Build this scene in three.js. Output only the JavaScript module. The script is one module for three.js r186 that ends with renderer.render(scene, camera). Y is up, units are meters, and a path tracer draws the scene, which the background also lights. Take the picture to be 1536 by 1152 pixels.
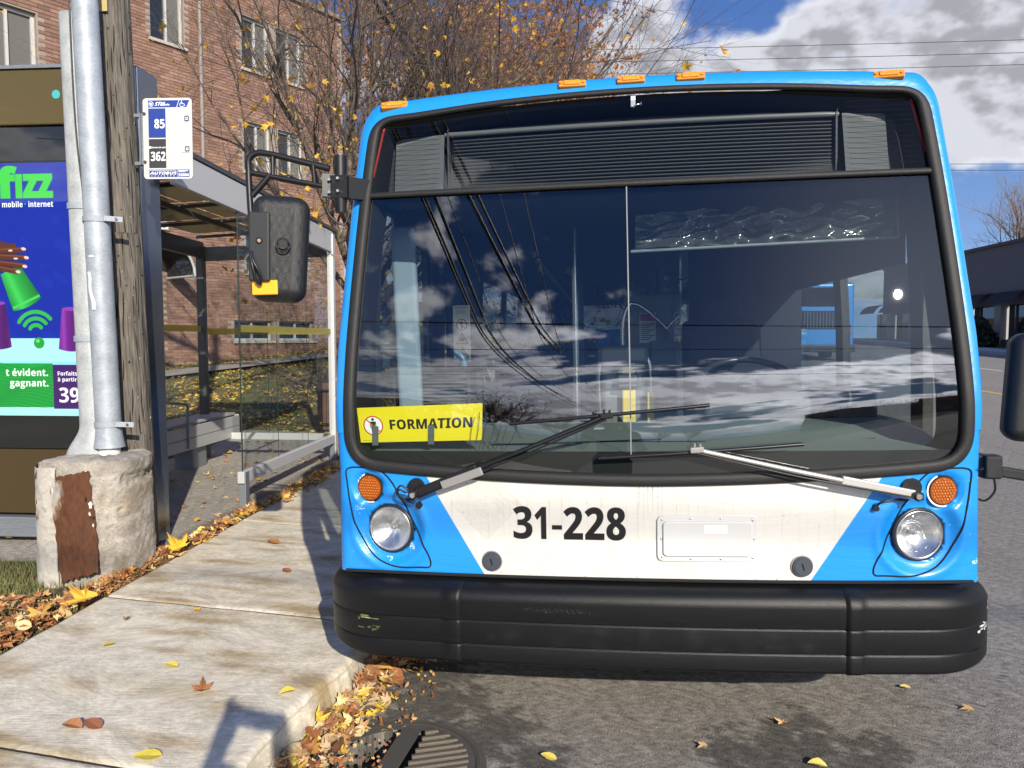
import * as THREE from 'three';
import { mergeGeometries, mergeVertices } from 'three/addons/utils/BufferGeometryUtils.js';
import { RoundedBoxGeometry } from 'three/addons/geometries/RoundedBoxGeometry.js';
import { MarchingCubes } from 'three/addons/objects/MarchingCubes.js';
import { createNoise2D, createNoise3D } from 'simplex-noise';

// ---------------------------------------------------------------- camera, sky, sun, exposure
const scene = new THREE.Scene();
const RAD = Math.PI / 180;
const camera = new THREE.PerspectiveCamera(55.276, 4 / 3, 0.02, 3000);
camera.position.set(0, 1.55, 0);
camera.rotation.order = 'YXZ';
camera.rotation.set(-3.537 * RAD, 4.263 * RAD, 0);
const renderer = new THREE.WebGLRenderer({ antialias: true });
renderer.toneMapping = THREE.LinearToneMapping;
renderer.toneMappingExposure = 1.22;
renderer.shadowMap.enabled = true;
const SUN_AZ = 23.8 * RAD, SUN_EL = 26.5 * RAD;
const sunDir = new THREE.Vector3(Math.sin(SUN_AZ) * Math.cos(SUN_EL), Math.sin(SUN_EL), Math.cos(SUN_AZ) * Math.cos(SUN_EL));
const sun = new THREE.DirectionalLight(new THREE.Color().setRGB(1, 0.92, 0.79), 4.9);
sun.name = 'sun';
sun.target.position.set(0, 0, -6);
sun.position.copy(sunDir).multiplyScalar(80).add(sun.target.position);
sun.castShadow = true;
sun.shadow.mapSize.set(4096, 4096);
Object.assign(sun.shadow.camera, { left: -40, right: 40, top: 40, bottom: -40, near: 1, far: 220 });
scene.add(sun, sun.target);

// ---------------------------------------------------------------- helpers
function rng(seed) { let s = seed >>> 0; return () => { s = (s + 0x6d2b79f5) | 0; let t = Math.imul(s ^ (s >>> 15), 1 | s); t = (t + Math.imul(t ^ (t >>> 7), 61 | t)) ^ t; return ((t ^ (t >>> 14)) >>> 0) / 4294967296; }; }
const n2 = createNoise2D(rng(11)), n2b = createNoise2D(rng(12)), n3 = createNoise3D(rng(13));
const V = (x, y, z) => new THREE.Vector3(x, y, z), lerp = THREE.MathUtils.lerp, clamp = THREE.MathUtils.clamp, smooth = THREE.MathUtils.smoothstep;
const rgb = (r, g, b) => new THREE.Color().setRGB(r, g, b);
function fbm(x, y, oct = 4, n = n2) { let s = 0, a = 0.5, f = 1; for (let i = 0; i < oct; i++) { s += a * n(x * f, y * f); a *= 0.5; f *= 2.03; } return s; }

// sky: clear autumn blue with a broken layer of cumulus at one height, the same all the way round
{
  const W = 4096, H = 2048, data = new Float32Array(W * H * 4);
  const c2 = createNoise2D(rng(77)), d2 = createNoise2D(rng(78));
  const cl = (x, y, o) => { let s = 0, a = 0.5, f = 1; for (let i = 0; i < o; i++) { s += a * c2(x * f + i * 7.3, y * f - i * 3.1); a *= 0.52; f *= 2.07; } return s; };
  const p3 = (x, y, z, o) => { let s = 0, a = 0.5, f = 1; for (let i = 0; i < o; i++) { s += a * n3(x * f + i * 5.1, y * f, z * f - i * 2.3); a *= 0.54; f *= 2.1; } return s; };
  for (let r = 0; r < H; r++) {
    const el = ((r + 0.5) / H - 0.5) * Math.PI, y = Math.sin(el), ce = Math.cos(el);
    for (let c = 0; c < W; c++) {
      const ph = ((c + 0.5) / W - 0.5) * 2 * Math.PI, x = Math.cos(ph) * ce, z = Math.sin(ph) * ce;
      const o = (r * W + c) * 4, cs = x * sunDir.x + y * sunDir.y + z * sunDir.z;
      const up = Math.max(0, y), k = Math.pow(1 - up, 4), near = Math.pow(Math.max(0, cs), 60);
      let R = lerp(0.035, 0.30, k), G = lerp(0.11, 0.49, k), B = lerp(0.37, 0.80, k);
      R += near * 0.5; G += near * 0.5; B += near * 0.45;
      if (y > 0) {
        const q = 1 / (y + 0.2), px = x * q * 0.8 - 31.45, pz = z * q * 0.8 + 20.46;
        const wob = d2(px * 0.6, pz * 0.6) * 0.35;
        if (y > 0.62) { data[o] = R; data[o + 1] = G; data[o + 2] = B; data[o + 3] = 1; continue; }
        const puff = p3(x * 7, y * 13, z * 7, 7), big = cl(px * 0.95 + wob, pz * 0.95 - wob, 5) * 0.95 + puff * 0.36;
        const cover = lerp(0.12, -0.7, smooth(y, 0.29, 0.56));
        const dens = clamp((big + cover + 0.12) * 3.0, 0, 1);
        const a = smooth(dens, 0, 0.8) * smooth(y, 0.0, 0.04);
        // thick middles are grey underneath, thin rims and the sides turned to the sun are white
        if (dens <= 0) { data[o] = R; data[o + 1] = G; data[o + 2] = B; data[o + 3] = 1; continue; }
        const lit = p3((x + sunDir.x * 0.02) * 7, (y + 0.016) * 13, (z + sunDir.z * 0.02) * 7, 5);
        const relief = smooth(puff - lit, -0.3, 0.3), thick = smooth(dens, 0.35, 1);
        const w = lerp(0.74, lerp(0.4, 0.72, relief) * (1 - 0.12 * smooth(dens, 0.7, 1)), thick) * (1 + 6 * Math.pow(Math.max(0, cs), 5));
        R = lerp(R, w * 0.94, a); G = lerp(G, w * 0.955, a); B = lerp(B, w * 1.05, a);
      } else { const d = smooth(-y, 0, 0.08); R = lerp(R, 0.16, d); G = lerp(G, 0.16, d); B = lerp(B, 0.17, d); }
      data[o] = R; data[o + 1] = G; data[o + 2] = B; data[o + 3] = 1;
    }
  }
  const t = new THREE.DataTexture(data, W, H, THREE.RGBAFormat, THREE.FloatType);
  t.mapping = THREE.EquirectangularReflectionMapping; t.magFilter = THREE.LinearFilter; t.needsUpdate = true;
  scene.background = t; scene.environment = t;
}

// geometry helpers ------------------------------------------------
function plain(g) { const q = g.index ? g.toNonIndexed() : g; for (const k of Object.keys(q.attributes)) if (!['position', 'normal', 'uv', 'color'].includes(k)) q.deleteAttribute(k); if (!q.attributes.uv) q.setAttribute('uv', new THREE.BufferAttribute(new Float32Array(q.attributes.position.count * 2), 2)); if (!q.attributes.normal) q.computeVertexNormals(); q.morphAttributes = {}; return q; }
function join(list) { list = [].concat(list); if (list.length === 1) return list[0]; return mergeGeometries(list.map(plain), false); }
function muv(g, s = 1) { // uv in metres from the face's main axis
  g = plain(g); const p = g.attributes.position, n = g.attributes.normal, u = g.attributes.uv;
  for (let i = 0; i < p.count; i++) {
    const ax = Math.abs(n.getX(i)), ay = Math.abs(n.getY(i)), az = Math.abs(n.getZ(i));
    if (ay >= ax && ay >= az) u.setXY(i, p.getX(i) * s, p.getZ(i) * s); else if (ax >= az) u.setXY(i, p.getZ(i) * s, p.getY(i) * s); else u.setXY(i, p.getX(i) * s, p.getY(i) * s);
  }
  return g;
}
function box(w, h, d, x = 0, y = 0, z = 0, rx = 0, ry = 0, rz = 0) { const g = new THREE.BoxGeometry(w, h, d); g.applyMatrix4(new THREE.Matrix4().makeRotationFromEuler(new THREE.Euler(rx, ry, rz))); g.translate(x, y, z); return g; }
function rbox(w, h, d, r, x = 0, y = 0, z = 0, rx = 0, ry = 0, rz = 0, seg = 2) { const g = new RoundedBoxGeometry(w, h, d, seg, Math.min(r, w / 2 - 1e-4, h / 2 - 1e-4, d / 2 - 1e-4)); g.applyMatrix4(new THREE.Matrix4().makeRotationFromEuler(new THREE.Euler(rx, ry, rz))); g.translate(x, y, z); return g; }
const UPV = V(0, 1, 0);
function rod(a, b, r, r2 = r, seg = 12, open = false) { const d = b.clone().sub(a), L = d.length(); const g = new THREE.CylinderGeometry(r2, r, L, seg, 1, open); g.applyQuaternion(new THREE.Quaternion().setFromUnitVectors(UPV, d.normalize())); const m = a.clone().add(b).multiplyScalar(0.5); g.translate(m.x, m.y, m.z); return g; }
function beam(a, b, w, h, up = UPV, r = 0) { // bar of section w x h from a to b
  const d = b.clone().sub(a), L = d.length(), zax = d.normalize(), xax = new THREE.Vector3().crossVectors(up, zax).normalize(), yax = new THREE.Vector3().crossVectors(zax, xax);
  const g = r ? new RoundedBoxGeometry(w, h, L, 2, r) : new THREE.BoxGeometry(w, h, L); const m = new THREE.Matrix4().makeBasis(xax, yax, zax).setPosition(a.clone().add(b).multiplyScalar(0.5)); g.applyMatrix4(m); return g;
}
function tube(pts, r, seg = 24, rs = 8, closed = false) { return new THREE.TubeGeometry(new THREE.CatmullRomCurve3(pts, closed, 'centripetal'), seg, r, rs, closed); }
function disc(r, h, x, y, z, axis = 'z', seg = 28, r2 = r) { const g = new THREE.CylinderGeometry(r2, r, h, seg); if (axis === 'z') g.rotateX(Math.PI / 2); if (axis === 'x') g.rotateZ(-Math.PI / 2); g.translate(x, y, z); return g; }
function grid(nu, nv, f, flip = false) { // f(u,v) -> [x,y,z,(u,v)]; u,v in 0..1
  const pos = [], uv = [], idx = [];
  for (let j = 0; j <= nv; j++) for (let i = 0; i <= nu; i++) { const q = f(i / nu, j / nv); pos.push(q[0], q[1], q[2]); uv.push(q[3] ?? i / nu, q[4] ?? j / nv); }
  for (let j = 0; j < nv; j++) for (let i = 0; i < nu; i++) { const a = j * (nu + 1) + i, b = a + 1, c = a + nu + 1, d = c + 1; flip ? idx.push(a, c, b, b, c, d) : idx.push(a, b, c, b, d, c); }
  const g = new THREE.BufferGeometry(); g.setAttribute('position', new THREE.Float32BufferAttribute(pos, 3)); g.setAttribute('uv', new THREE.Float32BufferAttribute(uv, 2)); g.setIndex(idx); g.computeVertexNormals(); return g;
}
function tint(g, f) { const p = g.attributes.position, c = new Float32Array(p.count * 3); for (let i = 0; i < p.count; i++) { const q = f(p.getX(i), p.getY(i), p.getZ(i)); c[i * 3] = q[0]; c[i * 3 + 1] = q[1]; c[i * 3 + 2] = q[2]; } g.setAttribute('color', new THREE.BufferAttribute(c, 3)); return g; }
function prism(pts, depth, bevel = 0) { const s = new THREE.Shape(pts.map((p) => new THREE.Vector2(p[0], p[1]))); return new THREE.ExtrudeGeometry(s, { depth, bevelEnabled: bevel > 0, bevelThickness: bevel, bevelSize: bevel, bevelSegments: 2, steps: 1, curveSegments: 8 }); }
function rrect(w, h, r) { const s = new THREE.Shape(), x = -w / 2, y = -h / 2; s.moveTo(x + r, y); s.lineTo(x + w - r, y); s.absarc(x + w - r, y + r, r, -Math.PI / 2, 0); s.lineTo(x + w, y + h - r); s.absarc(x + w - r, y + h - r, r, 0, Math.PI / 2); s.lineTo(x + r, y + h); s.absarc(x + r, y + h - r, r, Math.PI / 2, Math.PI); s.lineTo(x, y + r); s.absarc(x + r, y + r, r, Math.PI, 1.5 * Math.PI); return s; }

// naming -----------------------------------------------------------
const taken = new Map();
function numbered(n) { const k = taken.get(n) ?? 0; taken.set(n, k + 1); return k ? `${n}_${String(k).padStart(3, '0')}` : n; }
function tag(o, label, category, group) { o.userData.label = label; o.userData.category = category; if (group) o.userData.group = group; return o; }
function mesh(name, geos, m, parent = scene) { const o = new THREE.Mesh(join(geos), m); o.name = numbered(name); o.castShadow = o.receiveShadow = true; parent.add(o); return o; }
function thing(name, label, category, [x, y, z] = [0, 0, 0], turn = 0, group) { const o = new THREE.Group(); o.name = numbered(name); scene.add(o); o.position.set(x, y, z); o.rotation.y = turn; return tag(o, label, category, group); }
function ground(name, geos, m) { const o = mesh(name, geos, m); o.userData.kind = 'structure'; return o; }
function groundGroup(name) { const o = new THREE.Group(); o.name = numbered(name); o.userData.kind = 'structure'; scene.add(o); return o; }
function copies(name, geo, m, mats, cols, parent = scene) { const o = new THREE.InstancedMesh(geo, m, mats.length); mats.forEach((q, i) => { o.setMatrixAt(i, q); if (cols) o.setColorAt(i, cols[i]); }); o.name = numbered(name); o.castShadow = o.receiveShadow = true; o.userData.kind = 'stuff'; parent.add(o); return o; }
const M4 = (p, e, s) => new THREE.Matrix4().compose(p, new THREE.Quaternion().setFromEuler(e), typeof s === 'number' ? V(s, s, s) : s);

// textures ---------------------------------------------------------
function canvas(w, h, draw, srgb = true) { const c = document.createElement('canvas'); c.width = w; c.height = h; const g = c.getContext('2d'); draw(g, w, h); const t = new THREE.CanvasTexture(c); t.wrapS = t.wrapT = THREE.RepeatWrapping; t.anisotropy = 8; if (srgb) t.colorSpace = THREE.SRGBColorSpace; return t; }
function pixels(w, h, f, srgb = false) { const d = new Uint8Array(w * h * 4); for (let y = 0; y < h; y++) for (let x = 0; x < w; x++) { const q = f(x / w, y / h), o = (y * w + x) * 4; if (typeof q === 'number') { d[o] = d[o + 1] = d[o + 2] = clamp(q, 0, 1) * 255; } else { d[o] = clamp(q[0], 0, 1) * 255; d[o + 1] = clamp(q[1], 0, 1) * 255; d[o + 2] = clamp(q[2], 0, 1) * 255; } d[o + 3] = 255; } const t = new THREE.DataTexture(d, w, h); t.wrapS = t.wrapT = THREE.RepeatWrapping; t.magFilter = THREE.LinearFilter; t.minFilter = THREE.LinearMipmapLinearFilter; t.generateMipmaps = true; if (srgb) t.colorSpace = THREE.SRGBColorSpace; t.needsUpdate = true; return t; }
// tileable noise on a torus
function tn(u, v, f, seed = 0) { const a = u * 2 * Math.PI, b = v * 2 * Math.PI, r = f / (2 * Math.PI); return n3(Math.cos(a) * r + seed, Math.sin(a) * r + Math.cos(b) * r * 1.7, Math.sin(b) * r * 1.7 - seed * 2); }
function rep(t, x, y = x) { const c = t.clone(); c.repeat.set(x, y); c.needsUpdate = true; return c; }
const std = (o) => new THREE.MeshStandardMaterial(o), phys = (o) => new THREE.MeshPhysicalMaterial(o);
// ---------------------------------------------------------------- materials
const R0 = rng(5);
// speckled aggregate, one tile = 0.6 m
const speck = (() => { const N = 1024, a = new Float32Array(N * N).fill(0.5), r = rng(21);
  for (let k = 0; k < 11000; k++) { const cx = r() * N, cy = r() * N, R = 2.6 + r() * r() * 9.5, v = 0.2 + r() * 0.8; for (let y = -R; y <= R; y++) for (let x = -R; x <= R; x++) { const d = Math.hypot(x, y) / R; if (d > 1) continue; const i = ((cy + y + N) % N | 0) * N + ((cx + x + N) % N | 0); a[i] = Math.max(a[i] * 0.55, v * (1 - d * d * 0.7)); } }
  return { at: (u, v) => a[((v * N) | 0) * N + ((u * N) | 0)] }; })();
const asphaltMap = pixels(1024, 1024, (u, v) => { const s = speck.at(u, v), n = tn(u, v, 9, 3) * 0.06; const k = 0.46 + (s - 0.5) * 0.36 + n + (R0() - 0.5) * 0.05; return [k * 1.02, k * 1.0, k * 0.97]; }, true);
const asphaltBump = pixels(1024, 1024, (u, v) => speck.at(u, v));
const asphalt = std({ color: rgb(1.36, 1.31, 1.23), map: rep(asphaltMap, 1 / 0.55), bumpMap: rep(asphaltBump, 1 / 0.55), bumpScale: 0.0042, roughness: 0.88, vertexColors: true });
// concrete
const concMap = pixels(1024, 1024, (u, v) => { const k = 0.8 + tn(u, v, 5, 1) * 0.05 + tn(u, v, 24, 2) * 0.05 + tn(u, v, 90, 4) * 0.05 + (R0() - 0.5) * 0.1; return [k, k * 0.98, k * 0.95]; }, true);
const broomMap = pixels(1024, 1024, (u, v) => { const w = v + tn(u, v, 3, 8) * 0.0008; const l = n2(w * 330, Math.sin(u * 6.283) * 0.4) * 0.5 + n2b(w * 150, Math.cos(u * 6.283) * 0.35) * 0.35; const pore = R0() < 0.012 ? 0.16 : 0; const k = 0.79 + l * 0.032 + tn(u, v, 22, 2) * 0.05 + tn(u, v, 60, 3) * 0.04 + tn(u, v, 6, 5) * 0.05 + (R0() - 0.5) * 0.12 - pore; return [k, k * 0.985, k * 0.965]; }, true);
const broomBump = pixels(1024, 1024, (u, v) => { const w = v + tn(u, v, 3, 8) * 0.0008; return 0.5 + n2(w * 330, Math.sin(u * 6.283) * 0.4) * 0.25 + n2b(w * 150, Math.cos(u * 6.283) * 0.35) * 0.2 + (R0() - 0.5) * 0.25; });
const roughBump = pixels(512, 512, (u, v) => 0.5 + tn(u, v, 8, 6) * 0.25 + tn(u, v, 30, 7) * 0.2 + tn(u, v, 80, 9) * 0.15);
const walkConc = std({ color: rgb(1.14, 1.07, 0.92), map: broomMap, bumpMap: broomBump, bumpScale: 0.0014, roughness: 0.92, vertexColors: true });
const rawConc = std({ color: rgb(0.56, 0.545, 0.52), map: concMap, bumpMap: rep(asphaltBump, 1.6), bumpScale: 0.0045, roughness: 0.95, vertexColors: true });
const padConc = std({ color: rgb(0.5, 0.48, 0.45), map: concMap, bumpMap: roughBump, bumpScale: 0.003, roughness: 0.93 });
// wood of the pole: long weathered grain, cracks and staple marks (u round, v up; metres)
const woodCol = pixels(1024, 2048, (u, v) => { const g = tn(u, v * 0.06, 46, 1) * 0.5 + tn(u, v * 0.12, 110, 2) * 0.35 + tn(u, v * 0.5, 14, 3) * 0.3; const crack = smooth(tn(u + tn(u, v, 4, 4) * 0.012, v * 0.09, 38, 5), 0.52, 0.66); const k = 0.46 + g * 0.16 - crack * 0.3 + (R0() - 0.5) * 0.08; return [k * 1.02, k * 0.98, k * 0.92]; }, true);
const woodBump = pixels(1024, 2048, (u, v) => { const g = tn(u, v * 0.06, 46, 1) * 0.3 + tn(u, v * 0.12, 110, 2) * 0.3; const crack = smooth(tn(u + tn(u, v, 4, 4) * 0.012, v * 0.09, 38, 5), 0.5, 0.66); return 0.6 + g * 0.4 - crack * 0.6; });
const poleWood = std({ color: rgb(0.66, 0.635, 0.6), map: woodCol, bumpMap: woodBump, bumpScale: 0.008, roughness: 0.92 });
const galvCol = pixels(512, 512, (u, v) => { const k = 0.74 + tn(u, v, 5, 1) * 0.035 + tn(u, v, 30, 2) * 0.035 + tn(u, v * 0.3, 12, 5) * 0.03 + (R0() - 0.5) * 0.03; return [k * 0.97, k, k * 1.03]; }, true);
const galv = std({ color: rgb(0.74, 0.77, 0.8), map: galvCol, metalness: 0.22, roughness: 0.55, bumpMap: roughBump, bumpScale: 0.0008 });
const whiteGuard = std({ color: rgb(0.8, 0.79, 0.75), map: galvCol, metalness: 0.1, roughness: 0.6, bumpMap: roughBump, bumpScale: 0.001 });
const alu = std({ color: rgb(0.62, 0.63, 0.635), metalness: 0.3, roughness: 0.42 });
const aluDull = std({ color: rgb(0.5, 0.51, 0.53), metalness: 0.5, roughness: 0.5, map: rep(galvCol, 2), bumpMap: roughBump, bumpScale: 0.0005 });
const darkAlu = std({ color: rgb(0.1, 0.105, 0.11), metalness: 0.4, roughness: 0.35 });
const steel = std({ color: rgb(0.75, 0.75, 0.76), metalness: 1, roughness: 0.25 });
const blackMetal = std({ color: rgb(0.010, 0.0105, 0.012), metalness: 0.1, roughness: 0.38 });
const blackPlastic = phys({ color: rgb(0.012, 0.0125, 0.014), roughness: 0.38, bumpMap: rep(roughBump, 12), bumpScale: 0.0006 });
const rubber = std({ color: rgb(0.011, 0.011, 0.0115), roughness: 0.62, bumpMap: rep(roughBump, 8), bumpScale: 0.0006 });
const matteBlack = std({ color: rgb(0.008, 0.008, 0.009), roughness: 0.9 });
const clearGlass = phys({ color: rgb(0.93, 0.96, 0.95), transmission: 1, roughness: 0, ior: 1.5, thickness: 0, metalness: 0 });
const darkGlass = phys({ color: rgb(0.01, 0.011, 0.014), roughness: 0.05, ior: 1.5 });
const BLUE = [0.012, 0.255, 0.72];
const paintBump = pixels(512, 512, (u, v) => 0.5 + tn(u, v, 6, 1) * 0.3 + tn(u, v, 15, 4) * 0.15);
const bluePaint = phys({ color: rgb(...BLUE), roughness: 0.36, clearcoat: 0.6, clearcoatRoughness: 0.12, bumpMap: rep(paintBump, 2), bumpScale: 0.001 });
const navy = std({ color: rgb(0.012, 0.018, 0.036), roughness: 0.7 });
const navyLight = std({ color: rgb(0.2, 0.26, 0.32), roughness: 0.6 });
const cabinGrey = std({ color: rgb(0.19, 0.22, 0.205), roughness: 0.7, bumpMap: rep(roughBump, 6), bumpScale: 0.0006 });
const railBlue = std({ color: rgb(0.06, 0.14, 0.24), roughness: 0.35, metalness: 0.1 });
const yellowRail = std({ color: rgb(0.75, 0.55, 0.06), roughness: 0.45 });
const barkMap = pixels(512, 512, (u, v) => { const k = 0.42 + tn(u, v * 0.35, 26, 1) * 0.16 + tn(u, v, 60, 2) * 0.1 + tn(u, v, 5, 3) * 0.06; return [k * 1.06, k * 0.98, k * 0.88]; }, true);
const barkBump = pixels(512, 512, (u, v) => 0.5 + tn(u, v * 0.35, 26, 1) * 0.3 + tn(u, v, 60, 2) * 0.15);
const bark = std({ color: rgb(0.7, 0.63, 0.56), map: barkMap, bumpMap: barkBump, bumpScale: 0.012, roughness: 0.95 });
const twigMat = std({ color: rgb(0.24, 0.18, 0.14), roughness: 0.9 });
const leafMat = phys({ color: rgb(1, 1, 1), roughness: 0.75, transmission: 0.35, thickness: 0, side: THREE.DoubleSide });
const dryLeafMat = std({ color: rgb(1, 1, 1), roughness: 0.8, side: THREE.DoubleSide });
// ---------------------------------------------------------------- ground, road, sidewalk
function rise(x, z) { const s = lerp(0.092, 0.03, smooth(x, -6, -1.2)); const t = clamp(-z - 9, 0, 60); return s * (t < 40 ? t : 40 + (t - 40) * 0.2) + 0.008 * clamp(x - 3, 0, 30); }
const CURB = [[-1.06, 12], [-1.06, -1.6], [-1.05, -2.34], [-1.03, -2.6], [-0.94, -3.03], [-0.92, -3.6], [-0.95, -9], [-0.95, -70]]; // top edge of the kerb, x by z
function curbX(z) { for (let i = 1; i < CURB.length; i++) if (z >= CURB[i][1]) { const [xa, za] = CURB[i - 1], [xb, zb] = CURB[i]; return lerp(xa, xb, clamp((za - z) / (za - zb), 0, 1)); } return -0.95; }
const WALK_L = -2.5, WALK_Y = 0.15;
function axis(list) { const out = []; for (const [a, b, s] of list) { const n = Math.max(1, Math.round(Math.abs(b - a) / s)); for (let i = 0; i < n; i++) out.push(a + (b - a) * i / n); } out.push(list[list.length - 1][1]); return out; }
function sheet(xs, zs, fy, fc, us = 1) { // heightfield with vertex colours
  const nx = xs.length, nz = zs.length, pos = new Float32Array(nx * nz * 3), uv = new Float32Array(nx * nz * 2), col = new Float32Array(nx * nz * 3), idx = [];
  for (let j = 0; j < nz; j++) for (let i = 0; i < nx; i++) { const k = j * nx + i, z = zs[j], x = typeof xs[i] === 'function' ? xs[i](z) : xs[i], c = fc ? fc(x, z) : [1, 1, 1]; pos.set([x, fy(x, z), z], k * 3); uv.set([x * us, z * us], k * 2); col.set(c, k * 3); }
  for (let j = 0; j < nz - 1; j++) for (let i = 0; i < nx - 1; i++) { const a = j * nx + i, b = a + 1, c = a + nx, d = c + 1; idx.push(a, b, c, b, d, c); }
  const g = new THREE.BufferGeometry(); g.setAttribute('position', new THREE.BufferAttribute(pos, 3)); g.setAttribute('uv', new THREE.BufferAttribute(uv, 2)); g.setAttribute('color', new THREE.BufferAttribute(col, 3)); g.setIndex(idx); g.computeVertexNormals();
  const nn = g.attributes.normal; if (nn.getY(0) < 0) { for (let i = 0; i < idx.length; i += 3) { const t = idx[i + 1]; idx[i + 1] = idx[i + 2]; idx[i + 2] = t; } g.setIndex(idx); g.computeVertexNormals(); }
  return g;
}
// far ground out to the horizon
ground('ground', sheet(axis([[-600, -60, 60], [-60, 60, 6], [60, 600, 60]]), axis([[200, 40, 40], [40, -80, 6], [-80, -900, 80]]), (x, z) => rise(x, z) - 0.12, (x, z) => { const k = 0.7 + fbm(x * 0.05, z * 0.05) * 0.5; return [0.13 * k, 0.12 * k, 0.06 * k]; }), std({ vertexColors: true, roughness: 1 }));
// road
const stainSpots = [[0.9, -2.74, 0.3], [1.08, -2.66, 0.22], [0.68, -2.72, 0.25], [0.95, -2.95, 0.17], [0.8, -2.55, 0.3], [1.2, -2.78, 0.14], [-0.55, -3.0, 0.34], [-0.28, -2.78, 0.26], [-0.1, -2.62, 0.2], [-0.75, -2.75, 0.25], [-0.62, -3.25, 0.3]];
function roadTone(x, z) {
  let k = 1 + fbm(x * 0.7, z * 0.22, 3) * 0.12 + fbm(x * 4, z * 4, 3) * 0.08, s = 0;
  if (z > -4 && z < -1.4) { for (const [a, b, r] of stainSpots) { const d = Math.hypot((x - a), (z - b) * 0.85) / r; s = Math.max(s, 1 - d); } if (s > -0.3) { const m = s * 1.3 + fbm(x * 7, z * 7, 4) * 0.9 + fbm(x * 45, z * 45, 2) * 0.55; k *= 1 - 0.6 * smooth(m, 0.3, 0.75); } }
  return [k, k * 0.995, k * 0.985];
}
ground('road', sheet([(z) => curbX(z) - 0.03, ...axis([[-0.8, 2.4, 0.02], [2.4, 6, 0.08], [6, 18.6, 0.7]])], axis([[16, 0, 1], [0, -1.5, 0.1], [-1.5, -3.9, 0.016], [-3.9, -9, 0.12], [-9, -60, 1.2], [-60, -120, 10]]), (x, z) => rise(x, z) - (Math.hypot(x + 0.605, z + 2.52) < 0.283 ? 0.4 : 0), roadTone), asphalt);
// yellow centre line far over on the right, and a white lane line
const lineYellow = std({ color: rgb(0.62, 0.4, 0.05), roughness: 0.8 }), lineWhite = std({ color: rgb(0.6, 0.6, 0.57), roughness: 0.8 });
function strip(x, z0, z1, w) { return grid(1, 30, (u, v) => { const z = lerp(z0, z1, v), X = x + (u - 0.5) * w; return [X, rise(X, z) + 0.004, z]; }, false); }
{ const g = strip(9.75, 4, -60, 0.13); g.computeVertexNormals(); ground('road_marking', g, lineYellow); }
for (let k = 0; k < 9; k++) ground('road_marking', strip(13.6, -6 - k * 6, -9 - k * 6, 0.12), lineWhite);
// far kerb, verge and pavement across the road
{
  const far = groundGroup('far_pavement');
  const zs = axis([[4, -60, 2]]);
  mesh('kerb', grid(3, 40, (u, v) => { const z = lerp(4, -60, v), x = 18.5 + [0, 0.02, 0.15, 0.17][Math.round(u * 3)], y = [0, 0.14, 0.14, 0.13][Math.round(u * 3)]; return [x, rise(x, z) + y, z]; }), padConc, far);
  mesh('paving', sheet([18.66, 19.6, 20.4], zs, (x, z) => rise(x, z) + 0.13, () => [1, 1, 1]), walkConc, far);
  const grassCol = (x, z) => { const k = 0.8 + fbm(x * 3, z * 3) * 0.8; return [0.15 * k, 0.13 * k, 0.06 * k]; };
  const v = mesh('verge', sheet(axis([[20.4, 23.5, 0.3]]), axis([[4, -60, 0.6]]), (x, z) => rise(x, z) + 0.15 + fbm(x * 2, z * 2) * 0.05, grassCol), std({ vertexColors: true, roughness: 1 }), far);
}
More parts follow.
